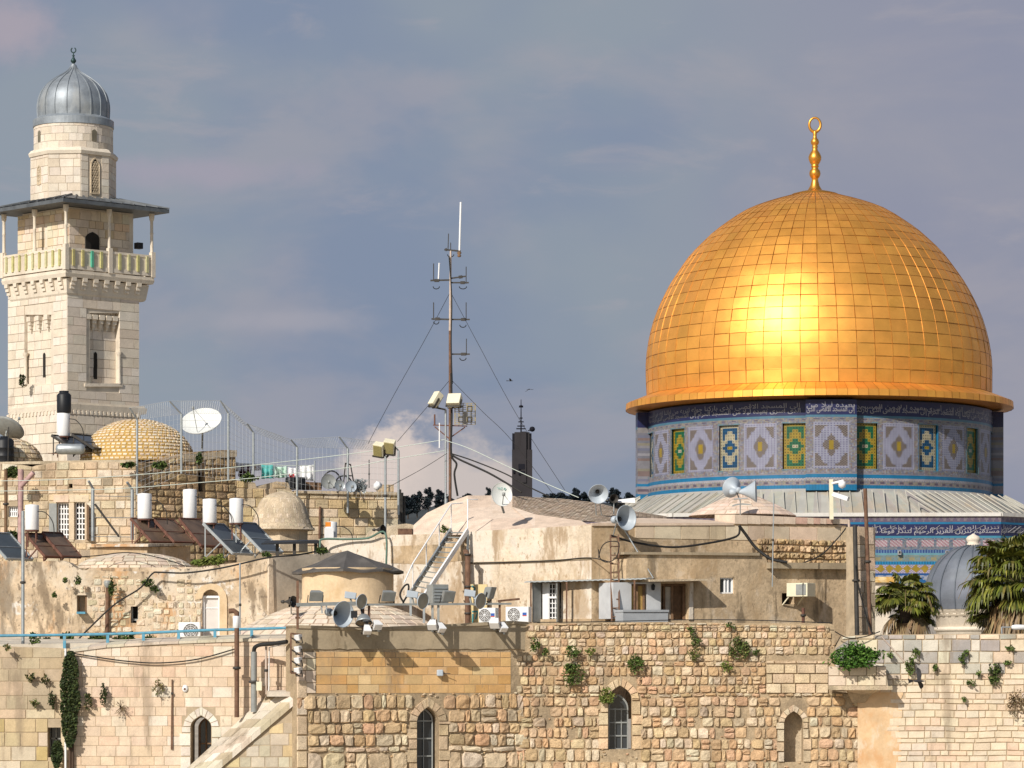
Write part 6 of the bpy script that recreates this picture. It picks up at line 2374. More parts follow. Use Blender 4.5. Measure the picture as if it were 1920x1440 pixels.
# ---------------------------------------------------------------- minaret
YM = 145.0
KM = S(YM)
PALE = [(.67, .585, .48), (.69, .61, .51), (.66, .57, .46), (.65, .575, .48), (.70, .63, .54), (.63, .54, .43)]
FL = Frame(15, 148.06, 126, 145.0)
FRT = Frame(126, 145.0, 261, 147.5)
Cc = FL.p(FL.L, 0)
ld_, rd_ = Vector((-FL.t.x, -FL.t.y, 0)), Vector((FRT.t.x, FRT.t.y, 0))
SA = (FL.L + FRT.L) / 2
MC = Cc + (ld_ + rd_) * SA / 2
MC.z = 0
mina = thing('minaret', 'square pale stone minaret with lead dome and canopied balcony', 'minaret', MC)


def zm(py, Y=YM):
    return Z(py, Y)


def sq(mb, o, z0, z1, o2=None, col=None):
    """square prism following the shaft, offset o outward at the bottom and o2 at the top"""
    o2 = o if o2 is None else o2
    r = lambda q, z: [MC + ld_ * sx * (SA / 2 + q) + rd_ * sy * (SA / 2 + q) + Vector((0, 0, z)) for sx, sy in ((1, -1), (-1, -1), (-1, 1), (1, 1))]
    mb.hexa(r(o, z0) + r(o2, z1), col)


def mside(k):
    """frames of the four sides: 0 left-front, 1 right-front; origin at the outer end seen from the front corner"""
    return FL if k == 0 else FRT


nichR = FRT.uvs([(162, 722), (224, 722), (224, 587), (162, 587)])
nichL = FL.uvs([(46, 720), (100, 720), (100, 590), (46, 590)])
mb = MB()
mb.prism([(0, 5), (FRT.L, 5), (FRT.L, zm(535)), (0, zm(535))], FRT, -.03, -1.2, [nichR])
mb.prism([(0, 5), (FL.L, 5), (FL.L, zm(535)), (0, zm(535))], FL, -.03, -1.2, [nichL])
sq(mb, -.6, 5, zm(500))
mb.build('shaft_core', mat('minaret_joint', (.60, .525, .425), .95, var=.15), mina)
mb = MB()
for fr, nn_, dep in ((FRT, nichR, .30), (FL, nichL, .16)):
    h = (min(p[0] for p in nn_), max(p[0] for p in nn_), min(p[1] for p in nn_), max(p[1] for p in nn_))
    masonry(mb, fr, 0, fr.L, zm(765), zm(535), (.34, .44), (.4, .95), .0025, .010, PALE, holes=[h], d0=-.04, jitc=.04)
    masonry(mb, fr, -.05, fr.L + .05, zm(885), zm(768), (.36, .46), (.4, .95), .003, .05, PALE, d0=-.04, jitc=.04)
    FN = Frame(0, 100, 10, 100)
    FN.A, FN.t, FN.n, FN.L = fr.A - fr.n * dep, fr.t, fr.n, fr.L
    masonry(mb, FN, h[0], h[1], h[2], h[3], (.34, .44), (.4, .8), .0025, .010, PALE, d0=-.04, jitc=.04)
mb.build('stone_cladding', M['minaret'], mina)
for fr, cxp, y0, y1, dep, colx, pend in ((FRT, 186, 659, 710, .30, 224, (167, 179, 192, 205, 217)), (FL, 78, 660, 707, .16, 48, (55, 71, 87))):
    mb = MB()
    u, v = fr.uv(cxp, y1)
    mb.prism(arch_pts(u, v, Z(y0 + 4, 146), .085, .1), fr, -dep + .03, -dep - .1)
    mb.build('slit_window', M['dark'], mina)
    # niche column with capital and base
    mb = MB()
    c = fr.w(colx, 716, -.02 if fr is FRT else .0)
    z0, z1 = Z(717, 146), Z(660, 146)
    mb.lathe([(.10, z0), (.10, z0 + .06), (.075, z0 + .12), (.07, z1 - .12), (.085, z1 - .08), (.12, z1), (.13, z1 + .07)], (c.x, c.y, 0), 14)
    mb.build('niche_column', M['minaret'], mina)
    # stalactite pendants at the head of the niche
    for px in pend:
        mb = MB()
        u, _ = fr.uv(px, 600)
        for k_, (ya, yb, w_) in enumerate(((590, 599, .13), (599, 606, .10), (606, 613, .07), (613, 619, .035))):
            d = -dep + .30 - .06 * k_ if fr is FRT else -dep + .22 - .04 * k_
            mb.prism([(u - w_, Z(yb, 146)), (u + w_, Z(yb, 146)), (u + w_, Z(ya, 146)), (u - w_, Z(ya, 146))], fr, d, -dep - .02)
        mb.build('pendant', M['minaret'], mina)
    if fr is FRT:
        mb = MB()
        mb.prism(rect(fr, 158, 229, 719, 725), fr, .05, -.3)
        mb.build('niche_sill', M['minaret'], mina)
mb = MB()
sq(mb, .06, zm(768), zm(757), .10)
sq(mb, .02, zm(757), zm(753))
mb.build('string_moulding', M['minaret'], mina)
for fr in (FL, FRT):
    n = 17
    for i in range(n):
        u = fr.L * (i + .5) / n
        mb = MB()
        mb.prism([(u - .05, zm(775)), (u + .05, zm(775)), (u + .06, zm(768)), (u - .06, zm(768))], fr, .09, -.02)
        mb.build('dentil', M['minaret'], mina)
# flared balcony support, brackets, slab
mb = MB()
sq(mb, .0, zm(553), zm(549), .06)
sq(mb, .06, zm(549), zm(522), .15)
mb.build('balcony_flare', M['minaret'], mina)
mb = MB()
sq(mb, .27, zm(520), zm(513), .32)
sq(mb, .30, zm(513), zm(507))
mb.build('balcony_slab', M['minaret'], mina)
for fr in (FL, FRT):
    for i in range(7):
        u = -.1 + (fr.L + .2) * (i + .5) / 7
        mb = MB()
        for k_, (ya, yb, d) in enumerate(((520, 527, .28), (527, 534, .22), (534, 541, .15))):
            mb.prism([(u - .11, zm(yb)), (u + .11, zm(yb)), (u + .12, zm(ya)), (u - .12, zm(ya))], fr, d, -.02)
        mb.build('balcony_bracket', M['minaret'], mina)
# parapet
PAR = mat('parapet_strip', (1, 1, 1), .8, tint=True, var=.2, vs=6)
o = .25
mb = MB()
for k_ in range(4):
    pass
corner = lambda q, sx, sy, z: MC + ld_ * sx * (SA / 2 + q) + rd_ * sy * (SA / 2 + q) + Vector((0, 0, z))
cs = [(1, -1), (-1, -1), (-1, 1), (1, 1)]
for i in range(4):
    a, b = cs[i], cs[(i + 1) % 4]
    A, B = corner(o, *a, 0), corner(o, *b, 0)
    n_ = (A + B) / 2 - MC
    n_.z = 0
    n_ = n_.normalized() * .05
    for z0, z1, w_ in ((zm(505), zm(497), 1.4), (zm(497), zm(470), .8), (zm(470), zm(465), 1.3)):
        h0, h1 = Vector((0, 0, z0)), Vector((0, 0, z1))
        n2 = n_ * w_
        mb.hexa([A + n2 + h0, B + n2 + h0, B - n2 + h0, A - n2 + h0, A + n2 + h1, B + n2 + h1, B - n2 + h1, A - n2 + h1])
mb.build('parapet', M['minaret'], mina)
for i in (0, 1):
    a, b = ((1, -1), (-1, -1)) if i == 0 else ((-1, -1), (-1, 1))
    A, B = corner(o, *a, 0), corner(o, *b, 0)
    d_ = (B - A).normalized()
    n_ = (A + B) / 2 - MC
    n_.z = 0
    n_ = n_.normalized()
    for j in range(9):
        if i == 1 and j == 4:
            continue
        p = A.lerp(B, (j + .7) / 9.4) + n_ * .07
        mb = MB()
        mb.bar(p + Vector((0, 0, zm(499))), p + Vector((0, 0, zm(468))), .12, .09, up=n_, col=(.10, .42, .28) if (i, j) == (1, 2) else random.choice([(.48, .45, .20), (.52, .49, .28), (.46, .41, .18)]))
        mb.build('baluster', PAR, mina)
for sx, sy in ((1, -1), (-1, -1), (-1, 1), (-1, 0)):
    mb = MB()
    p = corner(o, sx, sy, 0)
    mb.bar(p + Vector((0, 0, zm(507))), p + Vector((0, 0, zm(459))), .2, .2, up=ld_)
    mb.build('corner_post', M['minaret'], mina)
# balcony room
mb = MB()
q = -.30
sq(mb, q - .03, zm(510), zm(385))
for fr in (FL, FRT):
    FN = Frame(0, 100, 10, 100)
    FN.A, FN.t, FN.n, FN.L = fr.A + fr.n * q, fr.t, fr.n, fr.L
    masonry(mb, FN, .3, fr.L - .3, zm(470), zm(388), (.32, .4), (.3, .7), .004, .012, [(.66, .54, .38), (.70, .60, .46), (.64, .48, .32), (.68, .57, .44)], d0=-.04, holes=[(fr.u(167) - .0, fr.u(195), zm(470), zm(441))] if fr is FRT else [(fr.u(72), fr.u(78), zm(440), zm(412))])
mb.build('balcony_room', M['minaret'], mina)
FN = Frame(0, 100, 10, 100)
FN.A, FN.t, FN.n, FN.L = FRT.A + FRT.n * (q + .02), FRT.t, FRT.n, FRT.L
mb = MB()
u0 = FRT.u(181)
mb.prism(arch_pts(u0, zm(470), zm(438), .34, zm(428) - zm(438)), FN, .0, -.3)
mb.build('balcony_doorway', M['dark'], mina)
for (sx, sy) in ((1, -1), (.0, -1), (-1, -1), (-1, .0), (-1, 1)):
    p = corner(o - .02, sx, sy, 0)
    mb = MB()
    z0, z1 = zm(466), zm(390)
    mb.lathe([(.10, z0), (.10, z0 + .1), (.07, z0 + .18), (.065, lerp(z0, z1, .55)), (.085, lerp(z0, z1, .57)), (.065, lerp(z0, z1, .59)), (.065, z1 - .22), (.10, z1 - .16), (.12, z1 - .02), (.12, z1 + .1)], (p.x, p.y, 0), 12)
    mb.build('balcony_column', M['minaret'], mina)
mb = MB()
ze = zm(389, 147)
r_ = lambda qq, z: [corner(qq, *c, z) for c in cs]
A, B = r_(.76, ze), r_(-.75, ze + .42)
mb.hexa([p - Vector((0, 0, .16)) for p in A] + A)
for i in range(4):
    a, b, c, d = A[i], A[(i + 1) % 4], B[(i + 1) % 4], B[i]
    n = 9
    for j in range(n):
        mb.add([a.lerp(b, (j + .03) / n) + Vector((0, 0, .03)), a.lerp(b, (j + .97) / n) + Vector((0, 0, .03)), d.lerp(c, (j + .97) / n), d.lerp(c, (j + .03) / n)], [(0, 1, 2, 3)])
        p0, p1 = a.lerp(b, j / n), d.lerp(c, j / n)
        mb.bar(p0 + Vector((0, 0, .04)), p1 + Vector((0, 0, .04)), .06, .06)
mb.build('canopy_roof', mat('dark_canopy_lead', (.12, .13, .14), .55, .3, var=.25, vs=3), mina)
# octagon stage, drum, dome
CX = X(134.5, 147.2)
CY = MC.y
KO = S(CY)
zo = lambda py: Z(py, CY)


def ocv(k, r, z):
    a = radians(17 + 45 * k)
    return Vector((CX + r * sin(a), CY - r * cos(a), z))


mb = MB()
R8 = 80 * KO
for k_ in range(8):
    A, B = ocv(k_, R8, 0), ocv(k_ + 1, R8, 0)
    fo = Frame(0, 100, 10, 100)
    fo.A, fo.t, fo.L = A.to_2d(), (B - A).to_2d().normalized(), (B - A).length
    fo.n = Vector((fo.t.y, -fo.t.x))
    mid = ((A + B) / 2 - Vector((CX, CY, 0))).to_2d()
    if fo.n.dot(mid) < 0:
        fo.n = -fo.n
    mb.add([A + Vector((0, 0, zo(385))), B + Vector((0, 0, zo(385))), B + Vector((0, 0, zo(292))), A + Vector((0, 0, zo(292)))], [(0, 1, 2, 3)], (.54, .46, .36))
    hl = [(.38 * fo.L - .17, .62 * fo.L + .17, zo(372), zo(308))] if k_ == 0 else []
    masonry(mb, fo, 0, fo.L, zo(382), zo(294), (.3, .38), (.3, .8), .003, .02, PALE, jitc=.05, holes=hl)
    if k_ == 0:
        foA = fo
    if k_ == -2 % 8:
        foB = fo
mb.build('octagon_stage', M['minaret'], mina)
for fo, top, bot, sp in ((foA, 305, 371, 320), (foB, 318, 352, 326)):
    mb = MB()
    w_ = .21 if fo is foA else .14
    u = fo.L * .5
    mb.prism(arch_pts(u, zo(bot), zo(sp), w_, zo(top) - zo(sp)), fo, .012, -.1)
    wn = mb.build('lattice_window', M['dark'], mina)
    mb = MB()
    pts = arch_pts(u, zo(bot), zo(sp), w_, zo(top) - zo(sp))
    for i in range(len(pts)):
        mb.bar(fo.p(*pts[i], .02), fo.p(*pts[(i + 1) % len(pts)], .02), .05)
    v = zo(bot)
    j = 0
    while v < zo(top) - .1:
        for i in range(4):
            uu = u - w_ + (i + (.5 if j % 2 else 0)) * w_ * .5 + .05
            if abs(uu - u) < w_ - .02:
                mb.tube([fo.p(uu + .055 * cos(a * pi / 3), v + .055 * sin(a * pi / 3), .02) for a in range(7)], .016, 4, cap=False)
        v += .11
        j += 1
    mb.build('lattice', M['oldstone'], wn)
mb = MB()
for (r0, y0, r1, y1) in ((83, 299, 85, 293), (85, 293, 80, 287), (80, 287, 75, 285)):
    vs = [ocv(k_, r0 * KO, zo(y0)) for k_ in range(8)] + [ocv(k_, r1 * KO, zo(y1)) for k_ in range(8)]
    mb.add(vs, [(k_, (k_ + 1) % 8, (k_ + 1) % 8 + 8, k_ + 8) for k_ in range(8)])
mb.add([ocv(k_, 83 * KO, zo(299)) for k_ in range(8)], [list(range(8))])
mb.build('octagon_cornice', M['minaret'], mina)
mb = MB()
rows = 4
RR = 74 * KO
mb.lathe([(RR - .02, zo(290)), (RR - .02, zo(228))], (CX, CY, 0), 48, col=(.54, .46, .36))
for j in range(rows):
    z0, z1 = lerp(zo(288), zo(233), j / rows), lerp(zo(288), zo(233), (j + 1) / rows)
    n = 18
    off = rnd(0, 1)
    for i in range(n):
        a0, a1 = 2 * pi * (i + off) / n, 2 * pi * (i + 1 + off) / n
        c = jit(random.choice(PALE), .05)
        pp = lambda a, r, z: Vector((CX + r * sin(a), CY - r * cos(a), z))
        am = (a0 + a1) / 2
        vs = []
        for z in (z0 + .006, z1 - .006):
            vs += [pp(a0 + .003, RR, z), pp(am, RR + .002, z), pp(a1 - .003, RR, z)]
        mb.add(vs, [(0, 1, 4, 3), (1, 2, 5, 4)], c)
mb.build('drum', M['minaret'], mina)
for th, w_ in ((-51, .10), (38.5, .12)):
    mb = MB()
    for k_ in range(2):
        pass
    a = radians(th)
    fo = Frame(0, 100, 10, 100)
    fo.n = Vector((sin(a), -cos(a)))
    fo.t = Vector((cos(a), sin(a)))
    fo.A = Vector((CX, CY)) + fo.n * RR
    fo.L = 1
    mb.prism(arch_pts(0, zo(273), zo(256), w_, .1), fo, .02, -.15)
    mb.build('drum_window', mat('dusty_pane', (.16, .14, .10), .6, var=.2) if 'dusty_pane' not in bpy.data.materials else bpy.data.materials['dusty_pane'], mina)
mb = MB()
prf = smooth([(r * KO, 0, zo(y)) for r, y in [(66, 224), (67, 205), (65.5, 190), (60.5, 175), (51, 161.5), (39, 151.5), (28.5, 144.5), (18, 138), (10, 132), (5.5, 126), (3.5, 120)]], 4)
mb.lathe([(p.x, p.z) for p in prf], (CX, CY, 0), 72)
for k_ in range(18):
    a = 2 * pi * (k_ + .3) / 18
    for i in range(len(prf) - 3):
        p, q = prf[i], prf[i + 1]
        mb.bar(Vector((CX + (p.x + .01) * cos(a), CY + (p.x + .01) * sin(a), p.z)), Vector((CX + (q.x + .01) * cos(a), CY + (q.x + .01) * sin(a), q.z)), .05, .05, up=Vector((cos(a), sin(a), .3)))
dm = mb.build('lead_dome', M['lead'], mina)
mb = MB()
mb.lathe([(72 * KO, zo(242)), (75.5 * KO, zo(241)), (75.5 * KO, zo(228)), (66 * KO, zo(222))], (CX, CY, 0), 64, smooth=False)
mb.build('dome_base_ring', M['lead'], mina)
mb = MB()
mb.lathe([(4 * KO, zo(124)), (2 * KO, zo(119)), (5 * KO, zo(116)), (5.2 * KO, zo(113)), (2.5 * KO, zo(109)), (1.4 * KO, zo(106)), (3 * KO, zo(104.5)), (1.2 * KO, zo(103)), (1 * KO, zo(98))], (CX, CY, 0), 14)
zc = zo(94)
mb.tube([Vector((CX + 4.4 * KO * sin(a), CY, zc - 4.6 * KO * cos(a))) for a in [radians(-152 + 304 * i / 18) for i in range(19)]], .028, 6)
mb.build('crescent_finial', mat('green_bronze', (.03, .06, .06), .5, .5, var=.2), dm)
mb = MB()
hx(mb, aim(corner(-.28, -1, 1, zm(446)) + rd_ * .2, 40, 0), -.14, .14, -.14, .14, -.12, .14)
mb.build('speaker_box', M['black'], mina)

# ---------------------------------------------------------------- stone houses behind, left
OLD = [(.58, .47, .32), (.52, .41, .27), (.64, .54, .40), (.46, .36, .24), (.60, .46, .30), (.66, .58, .46), (.42, .34, .24)]
BRN_ = [(.50, .36, .20), (.44, .31, .17), (.56, .42, .25), (.38, .27, .16), (.52, .37, .20)]
hb1 = house('stone_house', 'old stone house with barred windows and yellow lichened dome below the minaret', X(150, 124.5), 125)
F1b = Frame(-170, 125.6, 256, 124.4)
holes = [rect(F1b, 107, 129, 943, 1012), rect(F1b, 140, 159, 941, 1012), rect(F1b, 15, 35, 949, 969), rect(F1b, 129, 136, 907, 915)]
tl = wavy([(-170, 873), (0, 868), (60, 874), (110, 866), (160, 864), (256, 868)], 2.5, 6, 11)
slab(F1b, F1b.uvs(tl)[::-1] + [(0, 9), (F1b.L, 9)], holes, hb1, M['joint'], 'core', thick=2.0)
mb = MB()
hbx = [(min(p[0] for p in h), max(p[0] for p in h), min(p[1] for p in h), max(p[1] for p in h)) for h in holes]
masonry(mb, F1b, 0, F1b.L, Z(1060, 125), Z(862, 125), (.24, .34), (.26, .62), .012, .035, OLD + SANDL, top=polyline(F1b.uvs(tl)), holes=hbx, bev=.02, wav=.03, jitc=.1)
mb.build('stone_cladding', M['oldstone'], hb1)
mb = MB()
masonry(mb, F1b, F1b.u(100), F1b.u(168), Z(943, 125), Z(928, 125), (.28, .3), (.6, .7), .01, .05, [(.62, .50, .36)])
mb.prism(rect(F1b, 129.5, 139.5, 943, 1012), F1b, .05, -.1, col=(.62, .50, .36))
mb.prism(rect(F1b, 159.5, 163, 943, 1012), F1b, .05, -.1, col=(.62, .50, .36))
mb.build('window_surround', M['ashlar'], hb1)
for a in ((108, 128, 944, 1012, 4, 7), (141, 158, 942, 1012, 3, 7), (16, 34, 950, 968, 5, 2)):
    barred(F1b, hb1, a[0], a[1], a[2], a[3], .3, a[4], a[5], 'white', .045)
mb = MB()
mb.prism(rect(F1b, 93, 107, 944, 1012), F1b, .08, .03)
mb.build('shutter', M['greymetal'], hb1)
mb = MB()
mb.hexa([F1b.w(163, 1012, .04), F1b.w(171, 1012, .4), F1b.w(172, 1012, .4), F1b.w(165, 1012, .0), F1b.w(163, 946, .04), F1b.w(171, 950, .4), F1b.w(172, 950, .4), F1b.w(165, 946, .0)])
mb.build('shutter', M['wood'], hb1)
mb = MB()
mb.prism(rect(F1b, 128, 137, 906, 916), F1b, -.3, -.4)
mb.build('wall_hole', M['dark'], hb1)
mb = MB()
cap(mb, (X(258, 128.3), 128.3, Z(868, 128.3)), 2.15, 1.64, 66, 19, [(.70, .59, .44), (.72, .62, .48), (.66, .50, .30), (.70, .58, .43), (.68, .54, .36)], (.46, .29, .08), .034, .02, jc=.07)
mb.build('lichened_dome', M['paving'], hb1)
mb = MB()
cap(mb, (X(20, 127.5), 127.5, Z(872, 127.5)), 1.2, .98, 30, 8, OLD + SANDL, (.34, .26, .16), .02, .03)
mb.build('small_dome', M['paving'], hb1)
mb = MB()
mb.hexa([F1b.w(-170, 872, -.1), F1b.w(256, 868, -.1), (X(256, 131), 131, Z(868, 125)), (X(-170, 131), 131, Z(872, 125)), F1b.w(-170, 872, -.1) + Vector((0, 0, .06)), F1b.w(256, 866, -.1) + Vector((0, 0, .1)), (X(256, 131), 131, Z(862, 125)), (X(-170, 131), 131, Z(866, 125))], (.5, .42, .3))
mb.build('roof', M['oldstone'], hb1)

hb2 = house('stone_house', 'brown weathered stone block with slit window behind the white water heaters', X(350, 126), 126)
F2b = Frame(254, 124.4, 442, 127.2)
h2_ = rect(F2b, 372, 383, 886, 922)
tl = wavy([(254, 866), (300, 868), (342, 854), (350, 853), (380, 846), (430, 843), (442, 846)], 2, 5, 21)
slab(F2b, F2b.uvs(tl)[::-1] + [(0, 9), (F2b.L, 9)], [h2_], hb2, mat('brown_joint', (.28, .20, .12), .95, var=.3, vs=2, bump=.6), 'core', thick=2.0)
mb = MB()
masonry(mb, F2b, 0, F2b.L, Z(1050, 126), Z(842, 126), (.24, .36), (.26, .55), .012, .05, BRN_, top=polyline(F2b.uvs(tl)), holes=[(min(p[0] for p in h2_), max(p[0] for p in h2_), min(p[1] for p in h2_), max(p[1] for p in h2_))], rough=1, small=.3, wav=.04, n=5)
mb.build('rubble_cladding', M['rubble'], hb2)
mb = MB()
mb.prism(rect(F2b, 371, 384, 885, 923), F2b, -.3, -.35)
mb.build('slit_window', M['glass'], hb2)
mb = MB()
mb.prism(F2b.uvs([(342, 866), (442, 856), (442, 844), (342, 853)]), F2b, .07, -2.2)
mb.build('coping', M['oldstone'], hb2)

hb3 = house('stone_house', 'stone block with cluttered flat roof below the wire fence', X(600, 128), 128)
F3b = Frame(440, 127.2, 747, 129.0)
tl = wavy([(440, 900), (478, 905), (482, 916), (498, 908), (520, 902), (540, 905), (548, 922), (640, 922), (747, 927)], 1.5, 5, 31)
slab(F3b, F3b.uvs(tl)[::-1] + [(0, 9), (F3b.L, 9)], [], hb3, M['joint'], 'core', thick=2.5)
mb = MB()
masonry(mb, F3b, 0, F3b.L, Z(1040, 128), Z(896, 128), (.3, .42), (.35, .75), .010, .035, [(.62, .49, .32), (.66, .52, .34), (.56, .43, .27), (.68, .56, .40), (.58, .44, .24)], top=polyline(F3b.uvs(tl)), bev=.02, wav=.02, jitc=.08)
mb.build('stone_cladding', M['oldstone'], hb3)
mb = MB()
mb.prism(F3b.uvs([(552, 925), (747, 929), (747, 923), (552, 920)]), F3b, .12, -2.5)
mb.build('coping', M['oldstone'], hb3)
mb = MB()
mb.hexa([F3b.w(718, 924, -.6), F3b.w(746, 925, -.6), F3b.w(746, 925, -1), F3b.w(718, 924, -1), F3b.w(718, 907, -.6), F3b.w(746, 907, -.6), F3b.w(746, 907, -1), F3b.w(718, 907, -1)])
mb.build('roof_parapet', M['brownplaster'], hb3)
mb = MB()
c3 = (X(528, 124), 124.0, 0)
k3 = S(124)
z3 = lambda y: Z(y, 124)
pr3 = [(63, 994), (58, 988), (53, 975), (50, 962), (44, 946), (35, 933), (20, 925), (.1, 921)]


def prof3(t):
    i = min(6, int(t * 7))
    f_ = t * 7 - i
    return (lerp(pr3[i][0], pr3[i + 1][0], f_) * k3, z3(lerp(pr3[i][1], pr3[i + 1][1], f_)))


cap(mb, c3, 1.1, 1, 19, 10, [(.58, .48, .35), (.54, .44, .31), (.60, .50, .38)], (.50, .40, .28), .008, .006, profile=prof3, jc=.06)
mb.lathe([(.95, z3(1035)), (.95, z3(996)), (1.18, z3(995)), (1.2, z3(990)), (1.1, z3(988))], c3, 8, smooth=False, col=(.58, .47, .33))
mb.build('pointed_cupola', M['oldstone'], hb3)
mb = MB()
for i, x_ in enumerate((749, 753, 757)):
    mb.tube([F3b.w(x_, 985, .1), F3b.w(x_, 918 + 6 * i, .1)], .05, 6)
mb.build('dark_conduit', M['darkmetal'], hb3)
mb = MB()
mb.tube([F3b.w(598, 1010, .1), F3b.w(599, 950, .1)], .05, 6)
mb.build('drainpipe', M['rust'], hb3)
vt = house('small_vault', 'small barrel vault with a brown hatch beside the twin floodlight pole', X(748, 112), 112)
mb = MB()
for i in range(12):
    a0, a1 = pi * i / 12, pi * (i + 1) / 12
    f_ = lambda a, Y: Vector((X(752, 112) + .56 * cos(a) - (Y - 112) * .35, Y, Z(1007, 112) + .42 * sin(a)))
    mb.add([f_(a0, 111.5), f_(a1, 111.5), f_(a1, 114), f_(a0, 114)], [(0, 1, 2, 3)])
    mb.add([f_(a0, 111.5), f_(a1, 111.5), Vector((X(752, 112), 111.5, Z(1007, 112)))], [(0, 1, 2)])
mb.build('vault_shell', M['oldstone'], vt)
mb = MB()
mb.box(X(746, 111.4), X(773, 111.4), 111.42, 111.5, Z(1008, 111.4), Z(991, 111.4))
mb.build('hatch', M['rust'], vt)

# ---------------------------------------------------------------- fence along the roofs
fe = thing('wire_fence', 'high wire mesh fence with cranked steel posts along the rear roofs', 'fence', P(500, 920, 126))
FPST = [(257, 787, 928, 124.2, -14, 22), (340, 776, 888, 125.2, -22, 24), (428, 775, 900, 126.4, -15, 24), (475, 811, 895, 126.8, -12, 17), (557, 838, 948, 127.4, -12, 14), (652, 841, 962, 128.0, -16, 22), (747, 845, 965, 128.6, -10, 12)]
for px, y0, y1, Y, ax, ay in FPST:
    mb = MB()
    mb.tube([P(px, y1, Y), P(px, y0, Y)], .045, 7)
    mb.tube([P(px, y0, Y), P(px + ax, y0 - ay, Y - .25)], .03, 5)
    mb.build('fence_post', M['galv'], fe)
for (a, b) in zip(FPST, FPST[1:]):
    mb = MB()
    A1, B1 = P(a[0], a[1], a[3]), P(b[0], b[1], b[3])
    A0, B0 = P(a[0], max(a[2] - 30, 0) if a[2] > 940 else a[2], a[3]), P(b[0], b[2] - 30 if b[2] > 940 else b[2], b[3])
    A2, B2 = P(a[0] + a[4], a[1] - a[5], a[3] - .25), P(b[0] + b[4], b[1] - b[5], b[3] - .25)
    nx = int((B1 - A1).length / .16)
    nz = int((A1 - A0).length / .22)
    for i in range(nx + 1):
        mb.tube([A0.lerp(B0, i / nx), A1.lerp(B1, i / nx)], .0028, 3, cap=False)
    for j in range(nz + 1):
        mb.tube([A0.lerp(A1, j / nz), B0.lerp(B1, j / nz)], .0045, 3, cap=False)
    nx = int((B1 - A1).length / .09)
    for i in range(-5, nx + 1):
        for s_ in (0, 1):
            t0, t1 = (i, i + 5) if s_ else (i + 5, i)
            f0, f1 = 0.0, 1.0
            if not (0 <= t0 <= nx and 0 <= t1 <= nx):
                continue
            mb.tube([A1.lerp(B1, t0 / nx), A2.lerp(B2, t1 / nx)], .0052, 3, cap=False)
    mb.tube([A2, B2], .008, 3)
    mb.build('mesh_panel', M['meshwire'], fe)
fe2 = thing('wire_fence', 'lower fence with two grey posts and a leaning brace before the barred windows', 'fence', P(210, 1012, 116))
for px, y0, y1, ax in ((174, 916, 1014, -8), (248, 918, 1012, -10)):
    mb = MB()
    mb.tube([P(px, y1, 116), P(px, y0, 116)], .06, 7)
    mb.tube([P(px, y0, 116), P(px + ax, y0 - 14, 115.8)], .045, 5)
    mb.build('fence_post', M['galv'], fe2)
mb = MB()
mb.tube([P(178, 945, 116), P(223, 1006, 116)], .04, 6)
mb.build('brace', M['darkmetal'], fe2)
mb = MB()
for yy in (930, 970, 1006):
    mb.tube([P(174, yy, 116), P(248, yy + 1, 116)], .012, 4)
mb.build('wire', M['galv'], fe2)
pv = thing('vent_pipe', 'thick pink vent pipe with a slanting side branch at the far left', 'pipe', P(38, 1040, 117))
mb = MB()
mb.tube([P(38, 1045, 117), P(39, 880, 117)], .10, 10)
mb.build('pipe_shaft', M['pinkpipe'], pv)
mb = MB()
mb.tube([P(39, 912, 116.95), P(63, 886, 116.8)], .085, 10)
mb.build('pipe_branch', M['pinkpipe'], pv)
pole(11, 880, 1010, 116.5, .06, 'wood', 'brown wooden pole left of the pink vent pipe')

# ---------------------------------------------------------------- water heaters and solar panels
GH = 'white cylindrical water heaters on the roofs'


def heater(px, y0, y1, w, Y, label, m='white', base=True):
    t = thing('water_heater', label, 'water heater', P(px, y1, Y), GH)
    r = w / 2 * S(Y)
    c = P(px, y1, Y)
    h = (y1 - y0) * S(Y)
    mb = MB()
    mb.lathe([(.001, 0), (r * .97, .0), (r, .02), (r, h - .02), (r * .96, h), (.001, h + .03)], c, 28)
    mb.build('tank', M[m], t)
    mb = MB()
    mb.tube(smooth([c + Vector((r * .9, -.1, h * .75)), c + Vector((r + .25, -.2, h * .68)), c + Vector((r + .5, -.3, h * .3)), c + Vector((r + .55, -.3, -.2))], 5), .016, 5)
    mb.build('hot_water_pipe', M['cable'], t)
    mb = MB()
    for a in (.6, 2.5, 4.0, 5.6):
        mb.bar(c + Vector((r * .8 * cos(a), r * .8 * sin(a), -.55)), c + Vector((r * .8 * cos(a), r * .8 * sin(a), 0)), .04)
    mb.lathe([(r * 1.02, -.05), (r * 1.02, .0)], c, 20)
    mb.build('stand', M['redrust'], t)
    return t


